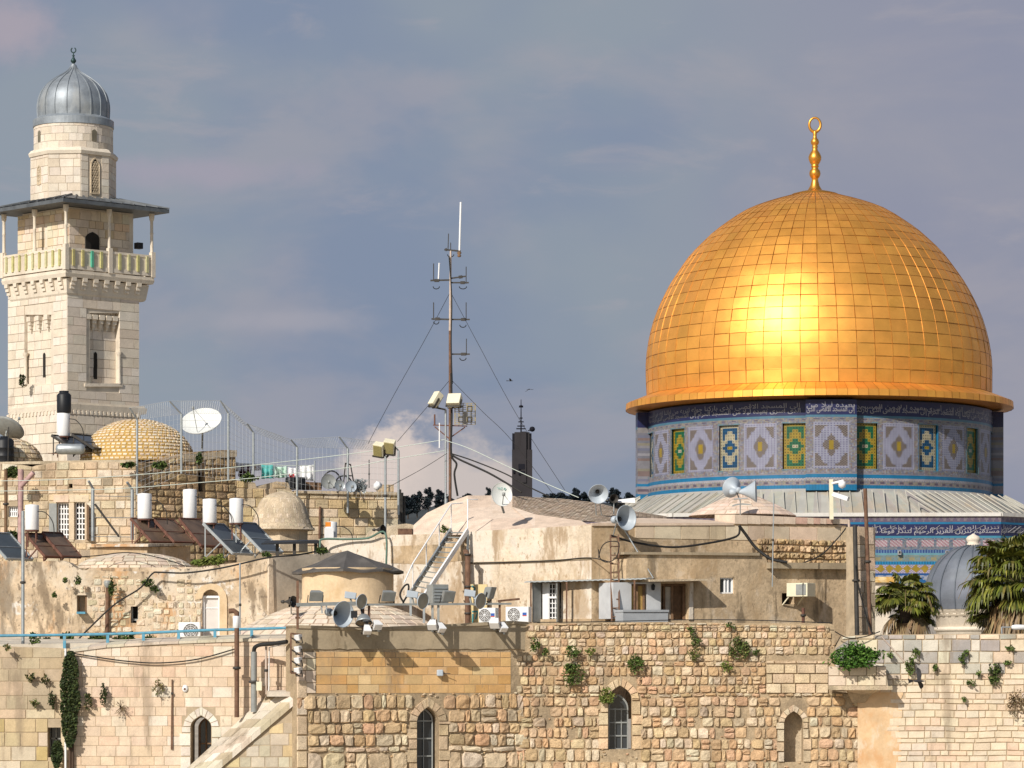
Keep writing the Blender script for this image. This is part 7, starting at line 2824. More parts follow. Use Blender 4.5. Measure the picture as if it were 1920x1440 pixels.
def collector(px, py, Y, label, m='brownpanel', frame='redrust', w=1.1, dpx=(42, 44), group='sloping solar panels on the roofs'):
    t = thing('solar_panel', label, 'solar panel', P(px, py, Y), group)
    k = S(Y)
    dn = Vector((dpx[0] * k, -.55, -dpx[1] * k))
    wv = Vector((.55, dpx[0] * k, 0)).normalized() * w
    A = P(px, py, Y)
    q = [A, A + wv, A + wv + dn, A + dn]
    n = wv.cross(dn).normalized()
    if n.y > 0 and n.z < 0:
        n = -n
    if n.z < 0:
        n = -n
    mb = MB()
    i_ = lambda s, t_: A + wv * s + dn * t_
    mb.hexa([i_(.03, .97), i_(.97, .97), i_(.97, .03), i_(.03, .03), i_(.03, .97) + n * .05, i_(.97, .97) + n * .05, i_(.97, .03) + n * .05, i_(.03, .03) + n * .05])
    mb.build('panel_glass', M[m], t)
    mb = MB()
    for a, b in ((0, 1), (1, 2), (2, 3), (3, 0)):
        mb.bar(q[a] + n * .03, q[b] + n * .03, .04, .09, up=n)
    mb.bar(i_(0, .55) + n * .055, i_(1, .55) + n * .055, .025, .02, up=n)
    mb.build('panel_frame', M[frame], t)
    mb = MB()
    for s in (.05, .95):
        p = i_(s, .05)
        mb.bar(p, (p.x, p.y, i_(s, 1).z - .15), .04)
        mb.bar(i_(s, .6), (p.x, p.y, i_(s, 1).z - .1), .035)
    mb.bar(i_(.05, .06), i_(.95, .06), .03)
    mb.build('stand', M[frame], t)
    return t


heater(60, 947, 994, 26, 113, 'white water heater by the pink pipe, leftmost of its row')
heater(271, 926, 973, 27, 113.5, 'white water heater before the dark grimy wall, left of the tallest one')
heater(356, 918, 972, 26, 116, 'tallest white water heater, below the slit window')
heater(393, 936, 981, 26, 113.5, 'white water heater just right of the tallest one')
heater(443, 935, 981, 26, 113.5, 'white water heater beside the pointed stone cupola')
collector(46, 1002, 113, 'old brown solar panel under the leftmost water heater', w=.9, dpx=(42, 44))
collector(78, 1000, 113.4, 'dull brown solar panel right behind the leftmost brown one', w=.9, dpx=(42, 46))
collector(244, 974, 113.2, 'brown solar panel in front of the second water heater', w=1.05)
collector(287, 975, 113.6, 'brown solar panel between the second and the tallest heater', w=1.0)
collector(335, 974, 114.2, 'rust framed brown panel below the tallest heater', w=1.1, dpx=(44, 52))
collector(380, 983, 113.2, 'blue grey glazed solar panel below the two middle heaters', 'panel', 'galv', 1.25, (58, 57))
collector(438, 981, 113.6, 'blue grey glazed solar panel beside the pointed cupola', 'panel', 'galv', 1.25, (54, 55))
collector(-32, 1000, 112.6, 'blue grey solar panel cut by the left edge of the view', 'panel', 'galv', 1.3, (48, 50))
t = heater(119, 775, 818, 25, 127, 'white water heater carrying a black barrel below the minaret')
mb = MB()
c = P(120, 775, 127)
k = S(127)
mb.lathe([(.001, 0), (13 * k, .02), (13.5 * k, .05), (13.5 * k, 34 * k), (11 * k, 37 * k), (9 * k, 38 * k), (9 * k, 42 * k), (.001, 42 * k)], c, 24)
t = tag(mb.build('water_barrel', M['black']), 'black plastic barrel standing on the white heater below the minaret', 'barrel')
collector(96, 818, 126.5, 'dusty pale solar panel below the black barrel', 'glass', 'darkmetal', 1.3, (45, 28))
collector(134, 816, 126.8, 'dusty pale solar panel touching the yellow dome', 'glass', 'darkmetal', 1.3, (45, 28))
t = thing('boiler_tank', 'dented silver tank lying below the dusty panels', 'tank', P(130, 846, 125.6))
mb = MB()
mb.lathe([(.001, -.55), (.16, -.5), (.2, -.4), (.2, .4), (.16, .5), (.001, .55)], P(132, 842, 125.4), 14, M=Matrix(((0, 0, 1), (1, 0, 0), (0, 1, 0))))
mb.build('tank', M['galv'], t)
mb = MB()
for xx in (108, 152):
    mb.bar(P(xx, 858, 125.5), P(xx, 836, 125.5), .04)
mb.bar(P(90, 850, 125.4), P(165, 852, 125.4), .03)
mb.build('rack', M['rust'], t)
t = thing('water_tank', 'big black plastic water tank cut by the left edge', 'tank', P(10, 872, 126))
mb = MB()
c = P(8, 872, 126)
mb.lathe([(.001, 0), (.36, 0), (.37, .1), (.36, .3), (.375, .32), (.36, .34), (.36, .6), (.375, .62), (.36, .64), (.36, .88), (.28, .98), (.16, 1.0), (.15, 1.06), (.001, 1.06)], c, 24)
mb.build('tank', M['black'], t)
mb = MB()
mb.tube([P(15, 872, 125.6), P(16, 800, 125.6)], .02, 5)
for yy in (806, 812):
    mb.bar(P(8, yy, 125.6), P(22, yy + 2, 125.6), .015)
mb.build('aerial', M['darkmetal'], t)
t = heater(621, 979, 1010, 22, 116, 'small white heater with orange band against the stone block')
mb = MB()
mb.lathe([(22 / 2 * S(116) * 1.01, .40), (22 / 2 * S(116) * 1.01, .56)], P(621, 1010, 116), 28, a0=pi * 1.05, a1=pi * 1.5)
mb.build('orange_band', mat('orange_paint', (.65, .22, .02), .5), t)
mb = MB()
hx(mb, aim(P(617, 1001, 115.6), 5), -.16, .15, -.06, .1, -.18, .2)
mb.build('control_box', M['white'], t)
t = thing('flat_shelter', 'low flat black panel on short legs beside the white parapet', 'shelter', P(545, 1030, 109))
mb = MB()
mb.hexa([P(490, 1021, 108), P(598, 1019, 108), P(598, 1017, 110), P(500, 1017, 110), P(490, 1019, 108), P(598, 1013, 108), P(598, 1012, 110), P(500, 1013, 110)])
mb.build('panel', M['black'], t)
for px in (520, 552, 592):
    mb = MB()
    mb.bar(P(px, 1042, 108.3), P(px, 1019, 108.3), .1)
    mb.build('leg', M['darkmetal'], t)

# ---------------------------------------------------------------- laundry and roof clutter
t = thing('clothes_line', 'thin line with small poles carrying laundry behind the fence', 'clothes line', P(510, 905, 129))
mb = MB()
mb.tube([P(430, 868, 129), P(478, 870, 129), P(535, 873, 129), P(590, 873, 129)], .012, 4)
mb.build('line', M['palecable'], t)
for px in (430, 590):
    mb = MB()
    mb.tube([P(px, 915, 129), P(px, 864, 129)], .025, 5)
    mb.build('pole', M['galv'], t)


def cloth(x0, x1, y0, y1, col, label, slope=0):
    mb = MB()
    n = 12
    m_ = 8
    sd = rnd(0, 50)
    vs = []
    for j in range(m_ + 1):
        for i in range(n + 1):
            px = lerp(x0, x1, i / n) + 1.5 * noise.noise(Vector((j * .5, sd, 1))) * j / m_
            py = lerp(y0 + slope * i / n + 1.5 * sin(pi * i / n), y1, j / m_) + 2.0 * noise.noise(Vector((i * .4, sd, 0))) * j / m_
            vs.append(P(px, py, 129) + Vector((0, .09 * sin(i * 1.3 + sd) * (.3 + j / m_) + .06 * noise.noise(Vector((i * .6, j * .6, sd))), 0)))
    fs = [(j * (n + 1) + i, j * (n + 1) + i + 1, (j + 1) * (n + 1) + i + 1, (j + 1) * (n + 1) + i) for j in range(m_) for i in range(n)]
    mb.add(vs, fs, None, True)
    o_ = mb.build('laundry_cloth', mat('cloth', col, .9, var=.1, vs=3))
    sol = o_.modifiers.new('thickness', 'SOLIDIFY')
    sol.thickness = .012
    tag(o_, label, 'laundry', 'laundry on the line')


cloth(442, 470, 866, 884, (.72, .70, .70), 'white cloth at the left end of the clothes line', 4)
cloth(447, 470, 872, 894, (.10, .03, .045), 'dark burgundy cloth hanging under the white one', 3)
cloth(472, 489, 869, 882, (.72, .70, .72), 'white cloth left of the turquoise towel')
cloth(474, 480, 874, 881, (.66, .38, .06), 'small orange cloth left of the turquoise towel')
cloth(490, 513, 871, 897, (.10, .42, .40), 'turquoise towel on the clothes line')
cloth(515, 538, 874, 896, (.48, .66, .56), 'pale mint cloth right of the turquoise towel')
cloth(540, 560, 876, 892, (.72, .72, .74), 'white cloth just left of the middle fence post')
cloth(562, 588, 873, 901, (.76, .76, .76), 'large white sheet at the right end of the clothes line', -2)
cloth(543, 552, 888, 897, (.45, .03, .04), 'small red cloth below the clothes line')


def lying_dish(px, py, r, Y, yaw, label, m):
    return dish(P(px, py, Y), yaw, -8, r * S(Y), label, P(px, py + r, Y + .3), m)


lying_dish(616, 903, 14, 127.2, 15, 'dark grey dish, largest of the three standing on the cluttered roof edge', 'greymetal')
lying_dish(637, 910, 10, 127.2, 20, 'small grey green dish, middle of the three on the roof edge', 'galv')
lying_dish(658, 912, 11, 127.2, 25, 'pale grey dish, rightmost of the three on the roof edge', 'hornc')
for px, rr, la in ((545, 10, 'black barrel by the middle fence post, left of two'), (562, 11, 'black barrel by the middle fence post, right of two')):
    mb = MB()
    c = P(px, 918, 128)
    r = rr * S(128)
    mb.lathe([(.001, 0), (r, 0), (r * 1.03, .1), (r, .2), (r * 1.03, .3), (r, .42), (r * .8, .46), (.001, .46)], c, 18)
    tag(mb.build('barrel', M['black']), la, 'barrel', 'black barrels on the roof')
for cx_, r, la in ((622, 20, 'black hose arched high over the largest roof dish'), (644, 18, 'black hose arched over the rightmost roof dish')):
    mb = MB()
    mb.tube([P(cx_ + r * cos(a), 916 - (33 if r == 20 else 24) * sin(a), 128) for a in [pi * i / 14 for i in range(15)]], .03, 5)
    tag(mb.build('hose', M['black']), la, 'hose')
t = thing('trestle', 'dark folding trestle beside the fence post with the dishes', 'trestle', P(653, 915, 128.2))
mb = MB()
for a, b in (((643, 915), (648, 868)), ((665, 915), (657, 870)), ((646, 892), (661, 892)), ((648, 869), (657, 871))):
    mb.bar(P(*a, 128.3), P(*b, 128.3), .05)
mb.build('frame', M['darkmetal'], t)
mb = MB()
for i in range(260):
    c = P(675 + rnd(-11, 11), 911 + rnd(-9, 10), 127.5)
    a, b = Vector((rnd(-1, 1), rnd(-1, 1), rnd(-1, 1))) * .08, Vector((rnd(-1, 1), rnd(-1, 1), rnd(-1, 1))) * .08
    mb.add([c, c + a, c + a + b, c + b], [(0, 1, 2, 3)])
tag(mb.build('crumpled_sheet', M['galv']), 'crumpled silvery sheet on the roof edge right of the dishes', 'sheet')
mb = MB()
vs, fs = [], []
for i in range(9):
    for j in range(12):
        a, b = pi * i / 8, 2 * pi * j / 12
        d = Vector((sin(a) * cos(b), sin(a) * sin(b), cos(a)))
        vs.append(P(708, 911, 127.5) + d * .16 * (1 + .5 * noise.noise(d * 2.2)))
for i in range(8):
    for j in range(12):
        fs.append((i * 12 + j, i * 12 + (j + 1) % 12, (i + 1) * 12 + (j + 1) % 12, (i + 1) * 12 + j))
mb.add(vs, fs, None, True)
tag(mb.build('plastic_bag', M['white']), 'white plastic bag on the roof edge near the twin floodlights', 'bag')
pole(692, 862, 915, 128.4, .02, 'darkmetal', 'thin dark rod on the cluttered roof', 'rod', 'antenna_rod')
t = thing('scrap_board', 'dark brown scrap boards stacked behind the roof dishes', 'board', P(585, 918, 128.4))
mb = MB()
mb.hexa([P(567, 919, 128.4), P(603, 919, 128.4), P(603, 919, 128.7), P(567, 919, 128.7), P(567, 903, 128.4), P(603, 905, 128.4), P(603, 905, 128.7), P(567, 903, 128.7)])
mb.build('board', M['wood'], t)

# ---------------------------------------------------------------- mast, floodlight poles, lines
ma = thing('antenna_mast', 'tall lattice antenna mast with crossarms and whip aerials', 'mast', P(843, 1000, 111))
YA = 111
mb = MB()
mb.tube([P(844, 1000, YA), P(844, 620, YA)], .05, 8, r2=.045)
mb.build('lower_pole', M['rust'], ma)
mb = MB()
mb.tube([P(844, 620, YA), P(845, 470, YA)], .045, 8, r2=.03)
mb.build('upper_pole', M['pipe'], ma)
mb = MB()
mb.tube([P(835.5, 1000, YA), P(835.5, 768, YA)], .035, 7)
mb.tube([P(836.5, 935, YA - .1), P(836.5, 990, YA - .1)], .06, 7)
mb.build('side_pole', M['galv'], ma)
for i in range(11):
    mb = MB()
    yy = 850 + 13.5 * i
    mb.bar(P(835.5, yy, YA), P(844, yy + (4 if i % 2 else -4), YA), .025)
    mb.build('lattice_rung', M['galv'], ma)
for (a, b, w) in (((833, 468), (864, 471), .05), ((807, 526), (844, 525), .05), ((844, 530), (879, 530), .045), ((845, 522), (873, 518), .045), ((809, 598), (844, 599), .05), ((844, 599), (881, 599), .045), ((844, 664), (881, 664), .045)):
    mb = MB()
    mb.bar(P(*a, YA), P(*b, YA), w)
    for t_ in (.15,):
        p = P(*(a if abs(a[0] - 844) > 3 else b), YA)
        mb.bar(p.lerp(P(844, a[1], YA), .2), p.lerp(P(844, a[1], YA), .45), .09)
    mb.build('crossarm', M['darkmetal'], ma)
for (x0, y0, x1, y1, r, m) in ((861.5, 470, 864, 379, .035, 'white'), (840, 468, 841, 438, .016, 'darkmetal'), (845, 470, 845, 455, .016, 'darkmetal'), (813, 527, 813, 494, .018, 'darkmetal'), (822, 525, 823.5, 493, .025, 'white'),
                               (874, 532, 874, 500, .016, 'darkmetal'), (813, 600, 813, 567, .018, 'darkmetal'), (874, 601, 874, 567, .016, 'darkmetal'), (874.5, 666, 874.5, 635, .016, 'darkmetal'), (824, 840, 824, 793, .025, 'white'), (815, 797, 815, 777, .03, 'redrust')):
    mb = MB()
    mb.tube([P(x0, y0, YA), P(x1, y1, YA)], r, 6)
    mb.build('whip_aerial', M[m], ma)
mb = MB()
mb.lathe([(.04, 0), (.07, .04), (.04, .08), (.08, .14), (.03, .18)], P(861, 482, YA), 10, close=True)
mb.build('insulator', M['wood'], ma)
for cx_, cy_, w_ in ((818, 540, 6), (868, 540, 7), (818, 606, 5), (868, 612, 6), (868, 674, 6), (845, 480, 6)):
    mb = MB()
    mb.tube([P(cx_ + w_ * cos(a), cy_ - 6 - 6 * sin(a) * .8 + 3, YA) for a in [pi + pi * i / 8 for i in range(9)]], .014, 4)
    mb.build('feeder_loop', M['cable'], ma)
for a, b in (((812, 797), (876, 799)), ((815, 800), (843, 823)), ((845, 820), (872, 801))):
    mb = MB()
    mb.bar(P(*a, YA), P(*b, YA), .035)
    mb.build('red_strut', M['redrust'], ma)
mb = MB()
mb.tube(smooth([P(846, 700, YA - .1), P(847, 780, YA - .1), P(846, 850, YA - .1), P(856, 870, YA - .1), P(852, 890, YA - .1), P(858, 930, YA - .1)]), .035, 5)
mb.tube(smooth([P(842, 480, YA - .08), P(847, 560, YA - .08), P(846, 640, YA - .08), P(848, 720, YA - .08)]), .02, 5)
mb.build('feeder_cable', M['cable'], ma)
gr = thing('grid_antenna', 'square yellowish grid antenna panel on the mast', 'antenna', P(873, 776, 110.8))
mb = MB()
for i in range(6):
    t_ = i / 5
    mb.bar(P(lerp(853, 891, t_), 756, 110.8), P(lerp(853, 891, t_), 796, 110.8), .03)
for i in range(11):
    yy = 756 + 4 * i
    mb.bar(P(853, yy, 110.8), P(891, yy, 110.8), .014)
mb.build('grid', mat('brassy_grid', (.34, .28, .14), .6, .3), gr)
mb = MB()
for a, b in (((860, 762), (868, 771)), ((877, 762), (885, 771)), ((860, 782), (868, 791)), ((877, 782), (885, 791))):
    (x0, y0), (x1, y1) = a, b
    for p, q in (((x0, y0), (x1, y0)), ((x1, y0), (x1, y1)), ((x1, y1), (x0, y1)), ((x0, y1), (x0, y0))):
        mb.bar(P(*p, 110.6), P(*q, 110.6), .035)
mb.bar(P(872, 772, 110.55), P(872, 795, 110.55), .09)
mb.build('element', M['darkmetal'], gr)
G4 = 'cream box floodlights on the mast and its pole'


def boxlight(px, py, Y, w, h, d, yaw, tilt, roll, label, foot):
    t = thing('floodlight', label, 'floodlight', P(px, py, Y), G4)
    f = aim(P(px, py, Y), yaw, tilt, roll)
    mb = MB()
    hx(mb, f, -w / 2, w / 2, -d / 2, d / 2, -h / 2, h / 2)
    mb.build('housing', M['cream'], t, .012)
    mb = MB()
    hx(mb, f, -w * .42, w * .42, -d / 2 - .02, -d / 2, -h * .40, h * .42)
    lz = mb.build('lens', M['lamp'], t)
    mb = MB()
    hx(mb, f, -w / 2 - .01, w / 2 + .01, -d / 2 - .03, -d / 2 + .01, -h * .5, -h * .38)
    for s in (-1, 1):
        hx(mb, f, s * (w / 2 + .02) - .02, s * (w / 2 + .02) + .02, -.03, .03, -h * .6, .03)
    mb.bar(f(0, 0, -h * .6), foot, .05)
    mb.bar(f(-w / 2, 0, -h * .6), f(w / 2, 0, -h * .6), .04)
    mb.build('yoke', M['darkmetal'], t)


boxlight(711, 843, 110, .34, .44, .26, -25, 28, 12, 'cream box floodlight facing us, left of the twin pair on the pole', P(722, 858, 110))
boxlight(730, 838, 110, .36, .46, .26, -12, 28, 10, 'cream box floodlight facing us, right of the twin pair on the pole', P(724, 858, 110))
boxlight(817, 749, 110.8, .26, .50, .24, 130, 35, 0, 'cream box floodlight seen from the side left of the mast', P(835, 768, 110.9))
boxlight(852, 751, 110.7, .44, .40, .26, 165, 35, 0, 'cream box floodlight seen from behind in front of the mast', P(846, 768, 110.9))
pole(722.5, 856, 1003, 110, .04, 'galv', 'thin grey pole carrying the twin floodlights')
horn(P(717, 993, 109.6), 55, 0, .30, .15, 'small dark horn loudspeaker at the foot of the twin floodlight pole', 'darkmetal', ((P(714, 993, 109.7), P(722, 993, 110)),))


def line(label, pts, Y, r, m='cable'):
    pts = [P(a, b, Y if not isinstance(Y, tuple) else lerp(Y[0], Y[1], i / (len(pts) - 1))) for i, (a, b) in enumerate(pts)]
    cable(label, pts, r, m)


line('pale cable strung from the old stone house to the mast, upper of two', [(-20, 902), (120, 899), (259, 890), (341, 883), (428, 877), (557, 863), (703, 845), (835, 824)], (114, 111), .012, 'palecable')
line('pale cable strung from the old stone house to the mast, lower of two', [(-20, 921), (175, 918), (257, 914), (373, 905), (478, 896), (557, 887), (650, 877), (720, 864), (840, 844)], (114, 111), .012, 'palecable')
line('pale green cable running down from the mast to the tiled roof', [(835, 826), (880, 841), (959, 878), (1020, 905), (1085, 933)], (111, 109), .012, 'palecable')
line('thick black cable running down from the mast to the white dish', [(847, 853), (865, 863), (913, 885), (945, 903), (978, 923)], (110.9, 109.5), .035)
line('thin black cable from the mast to the tiled roof', [(848, 851), (885, 863), (947, 888), (990, 912), (1030, 931)], (110.9, 109.5), .022)
line('upper guy wire slanting left from the mast', [(842, 552), (795, 640), (740, 738), (690, 832)], (111, 113), .008)
line('upper guy wire slanting right from the mast', [(847, 552), (894, 640), (969, 778), (1059, 919)], (111, 110), .008)
line('lower guy wire slanting left from the mast', [(842, 714), (800, 764), (745, 828)], (111, 113), .008)
line('lower guy wire slanting right from the mast', [(848, 714), (905, 772), (958, 824), (1040, 930)], (111, 110), .008)
line('faint wire from the mast foot to the twin floodlight pole', [(838, 850), (790, 880), (725, 915)], 110.8, .009)
# ---------------------------------------------------------------- kiosk dome and palms on the right
YK = 170.0
KK = S(YK)
zk = lambda py: Z(py, YK)
kx = X(1825, YK)
kq = thing('domed_kiosk', 'small pale kiosk with a ribbed lead dome and white knob between the palms', 'kiosk', (kx, YK, 0))
pk = smooth([(r * KK, 0, zk(y)) for r, y in [(86, 1143), (90, 1125), (90, 1108), (86, 1088), (77, 1068), (64, 1050), (46, 1035), (28, 1027), (12, 1023), (8, 1022)]], 4)
mb = MB()
nseg = 18
for k_ in range(nseg):
    a0, a1 = 2 * pi * k_ / nseg, 2 * pi * (k_ + 1) / nseg
    for i in range(len(pk) - 1):
        c = jit((.96, .97, 1.0), .05) if i % 4 == 0 else c
        vs = []
        for p in (pk[i], pk[i + 1]):
            for j in range(5):
                a = lerp(a0, a1, j / 4)
                rr = p.x + .02 * sin(pi * j / 4) * (p.x / 3)
                vs.append((kx + rr * cos(a), YK + rr * sin(a), p.z))
        mb.add(vs, [(j, j + 1, j + 6, j + 5) for j in range(4)], c, True)
    for i in range(len(pk) - 2):
        p, q = pk[i], pk[i + 1]
        mb.bar((kx + (p.x + .015) * cos(a0), YK + (p.x + .015) * sin(a0), p.z), (kx + (q.x + .015) * cos(a0), YK + (q.x + .015) * sin(a0), q.z), .06, .07, up=(cos(a0), sin(a0), .3), col=(.75, .78, .82))
mb.build('lead_dome', mat('grey_lead_dome', (.155, .17, .195), .6, .15, tint=True, var=.14, vs=1.2, stains=((1.1, .52, .7, (1, 1, .5), (.20, .22, .25), .6), (2.5, .58, .72, (1, 1, .3), (.08, .09, .11), .5))), kq)
mb = MB()
mb.lathe([(12 * KK, zk(1025)), (12 * KK, zk(1019)), (10 * KK, zk(1018)), (13 * KK, zk(1014)), (13.5 * KK, zk(1010)), (11 * KK, zk(1006)), (5 * KK, zk(1003)), (.5 * KK, zk(1000))], (kx, YK, 0), 16)
mb.build('finial_knob', M['minaret'], kq)
mb = MB()
mb.lathe([(70 * KK, 0), (70 * KK, zk(1155)), (84 * KK, zk(1147)), (86 * KK, zk(1142))], (kx, YK, 0), 8 * 4)
mb.lathe([(66 * KK, zk(1178)), (73 * KK, zk(1176)), (73 * KK, zk(1183)), (66 * KK, zk(1184))], (kx, YK, 0), 32)
for i in range(32):
    a = 2 * pi * i / 32
    d_ = Vector((cos(a), sin(a), 0))
    b_ = Vector((kx, YK, zk(1149))) + d_ * 74 * KK
    mb.bar(b_ - d_ * .1, b_ + d_ * .14, .17, .16)
mb.build('drum', M['minaret'], kq)
st_ = thing('marble_post', 'pale marble block with orange lichen on top left of the small palm', 'block', P(1648, 1190, 172))
mb = MB()
mb.hexa([P(1632, 1200, 172), P(1668, 1200, 172), P(1668, 1200, 173), P(1632, 1200, 173), P(1632, 1092, 172), P(1668, 1092, 172), P(1668, 1092, 173), P(1632, 1092, 173)])
mb.build('block', M['minaret'], st_)
mb = MB()
mb.hexa([P(1628, 1092, 171.8), P(1678, 1092, 171.8), P(1676, 1092, 173.4), P(1630, 1092, 173.4), P(1630, 1082, 172), P(1690, 1081, 172), P(1684, 1081, 173.4), P(1630, 1082, 173.4)])
mb.build('lichened_cap', mat('lichened_stone', (.55, .42, .22), .9, var=.2, vs=3, stains=((2, .45, .6, (1, 1, 1), (.46, .24, .03), .8),)), st_)

LEAFM = mat('palm_frond', (1, 1, 1), .5, tint=True, var=.18, vs=3, spec=.35)


def fan_palm(px, py, Y, R, n, label, seed, spread=1.0, up=.55, skirt=14):
    random.seed(seed)
    c = P(px, py, Y)
    t = thing('fan_palm', label, 'palm tree', (c.x, c.y, 0), 'fan palms beyond the right wall')
    mb = MB()
    z = 0
    while z < c.z - .2:
        mb.lathe([(.26, z), (.23, z + .22), (.27, z + .24)], (c.x, c.y, 0), 10)
        z += .24
    mb.build('trunk', BARK, t)

    def fan(mb, org, dirv, plen, fr, pal, droop, nl=22):
        dirv = Vector(dirv).normalized()
        side = dirv.cross(Vector((0, 0, 1)))
        if side.length < .1:
            side = Vector((1, 0, 0))
        side.normalize()
        nrm = side.cross(dirv).normalized()
        mid = org + dirv * plen * .5 + Vector((0, 0, .08 * plen))
        hub = org + dirv * plen - Vector((0, 0, .10 * plen))
        mb.tube([org, mid, hub], .022, 4, col=(.22, .24, .07), r2=.012, cap=False)
        d2 = (dirv - Vector((0, 0, .35))).normalized()
        for i in range(nl):
            a = radians(lerp(-105, 105, (i + .5) / nl)) + rnd(-.05, .05)
            ld2 = (d2 * cos(a) + side * sin(a)).normalized()
            L = fr * (1 - .18 * abs(a) / 1.8) * rnd(.85, 1.1)
            w = .05 + .02 * rnd(0, 1)
            wv = ld2.cross(nrm).normalized() * w
            p0 = hub
            p1 = hub + ld2 * L * .55 + nrm * .05 - Vector((0, 0, droop * L * .10))
            p2 = hub + ld2 * L * .85 - Vector((0, 0, droop * L * .42 * rnd(.6, 1.2)))
            p3 = hub + ld2 * L * .98 - Vector((0, 0, droop * L * .95 * rnd(.6, 1.2)))
            cc = jit(random.choice(pal), .2)
            mb.add([p0, p1 - wv, p1 + wv, p2 - wv * .7, p2 + wv * .7, p3], [(0, 1, 2), (1, 3, 4, 2), (3, 5, 4)], cc)
    G = [(.085, .10, .012), (.12, .135, .018), (.050, .062, .009), (.19, .19, .03), (.10, .10, .014), (.13, .11, .025)]
    mb = MB()
    for i in range(n):
        e = asin_(lerp(-.55, .98, ((i + .5) / n) ** .8))
        a = i * 2.39996 + rnd(-.3, .3)
        d = Vector((cos(a) * cos(e) * spread, sin(a) * cos(e) * spread, sin(e) * up + .12))
        fan(mb, c + Vector((0, 0, rnd(-.2, .35))), d, R * rnd(.45, .72), R * rnd(.30, .44), G, rnd(.12, .75))
    mb.build('crown', LEAFM, t)
    mb = MB()
    B_ = [(.20, .13, .06), (.26, .18, .09), (.15, .095, .045), (.22, .17, .08)]
    for i in range(skirt):
        a = i * 2.39996 + .7
        e = rnd(-1.2, -.35)
        d = Vector((cos(a) * cos(e), sin(a) * cos(e), sin(e)))
        fan(mb, c + Vector((0, 0, -.25)), d, R * rnd(.25, .5), R * rnd(.4, .55), B_, rnd(1.0, 1.5), 16)
    for i in range(5):
        a = rnd(0, 6.28)
        mb.tube(smooth([c, c + Vector((cos(a), sin(a), .8)) * R * .4, c + Vector((cos(a) * 1.6, sin(a) * 1.6, .35)) * R * .5, c + Vector((cos(a) * 2, sin(a) * 2, -.5)) * R * .5], 4), .012, 3, col=(.22, .16, .08), cap=False)
    mb.build('dead_frond_skirt', LEAFM, t)


def asin_(x):
    return math.asin(max(-1, min(1, x)))


fan_palm(1697, 1130, 150, 1.7, 60, 'smaller fan palm standing just right of the stone pier', 21, skirt=6)
fan_palm(1712, 1168, 151, 1.1, 26, 'low young fan palm behind the wall between smaller palm and kiosk', 25, skirt=3)
fan_palm(1905, 1095, 140, 2.4, 95, 'large fan palm with dead brown fronds cut by the right edge', 33, up=1.05, skirt=38)
fan_palm(1868, 1158, 141, 1.35, 30, 'low fan palm with drooping fronds at the foot of the large one', 37, skirt=12)
random.seed(5)
lp = thing('street_lamp', 'white lamp head on an arm before the large palm at the right edge', 'street lamp', P(1885, 1190, 136))
mb = MB()
mb.tube([P(1878, 1176, 136), P(1896, 1176, 136)], .03, 6)
mb.tube([P(1879, 1200, 136), P(1878, 1176, 136)], .035, 6)
mb.build('arm', M['galv'], lp)
mb = MB()
mb.lathe([(.001, 0), (.08, .03), (.11, .2), (.10, .5), (.05, .62), (.001, .64)], P(1896, 1176, 136), 12, M=Matrix(((0, 0, 1), (1, 0, 0), (0, 1, 0))))
mb.build('lamp_head', M['white'], lp)

# ---------------------------------------------------------------- weeds, ivy and shrubs on the walls
GP = 'plants growing from the walls'
GREEN = [(.07, .11, .022), (.095, .14, .03), (.05, .08, .02), (.12, .155, .04)]
DKGR = [(.030, .045, .014), (.045, .062, .018), (.022, .034, .012)]
DRY = [(.24, .19, .08), (.17, .14, .06), (.12, .12, .045)]
YGR = [(.15, .19, .04), (.18, .20, .05), (.12, .16, .03)]


def plant(px, py, w, h, Y, label, pal=GREEN, n=160, leaf=.045, hang=0.0, name='wall_plant', twigs=5, dep=.11, cat='plant'):
    """a tuft rooted in a joint: thin stems with many small leaves"""
    k = S(Y)
    c = P(px, py, Y - .02)
    t = thing(name, label, cat, c, GP)
    W_, H_ = w * k / 2, h * k / 2
    mb = MB()
    tips = []
    for i in range(max(3, twigs)):
        a = rnd(0, 2 * pi)
        tip = c + Vector((W_ * rnd(.6, 1.2) * cos(a), -rnd(.05, dep), H_ * rnd(.6, 1.25) * sin(a) - hang * H_))
        root = c + Vector((0, .1, H_ * .3 * (1 if hang else -1)))
        md = root.lerp(tip, .5) + Vector((0, -.06, .06 * H_))
        mb.tube([root, md, tip], .010, 3, col=(.12, .085, .04), r2=.004, cap=False)
        tips.append((root, md, tip))
    mb.build('stem', M['leaf'], t)
    mb = MB()
    for i in range(n):
        if random.random() < .55:
            r0, m0, t0 = random.choice(tips)
            q = m0.lerp(t0, rnd(-.3, 1.1)) + Vector((rnd(-1, 1) * W_ * .28, rnd(-.07, .07), rnd(-1, 1) * H_ * .28))
        else:
            a, r_ = rnd(0, 6.283), rnd(0, 1) ** .5
            q = c + Vector((W_ * r_ * cos(a), -rnd(.0, dep), H_ * r_ * sin(a) - hang * H_ * .5))
        a = Vector((rnd(-1, 1), rnd(-1, 1), rnd(-1, 1))).normalized()
        b = a.orthogonal().normalized()
        s = leaf * rnd(.6, 1.5)
        mb.add([q - a * s, q + b * s * .5, q + a * s, q - b * s * .5], [(0, 1, 2, 3)], jit(random.choice(pal), .25))
    mb.build('leaves', M['leaf'], t)
    return t


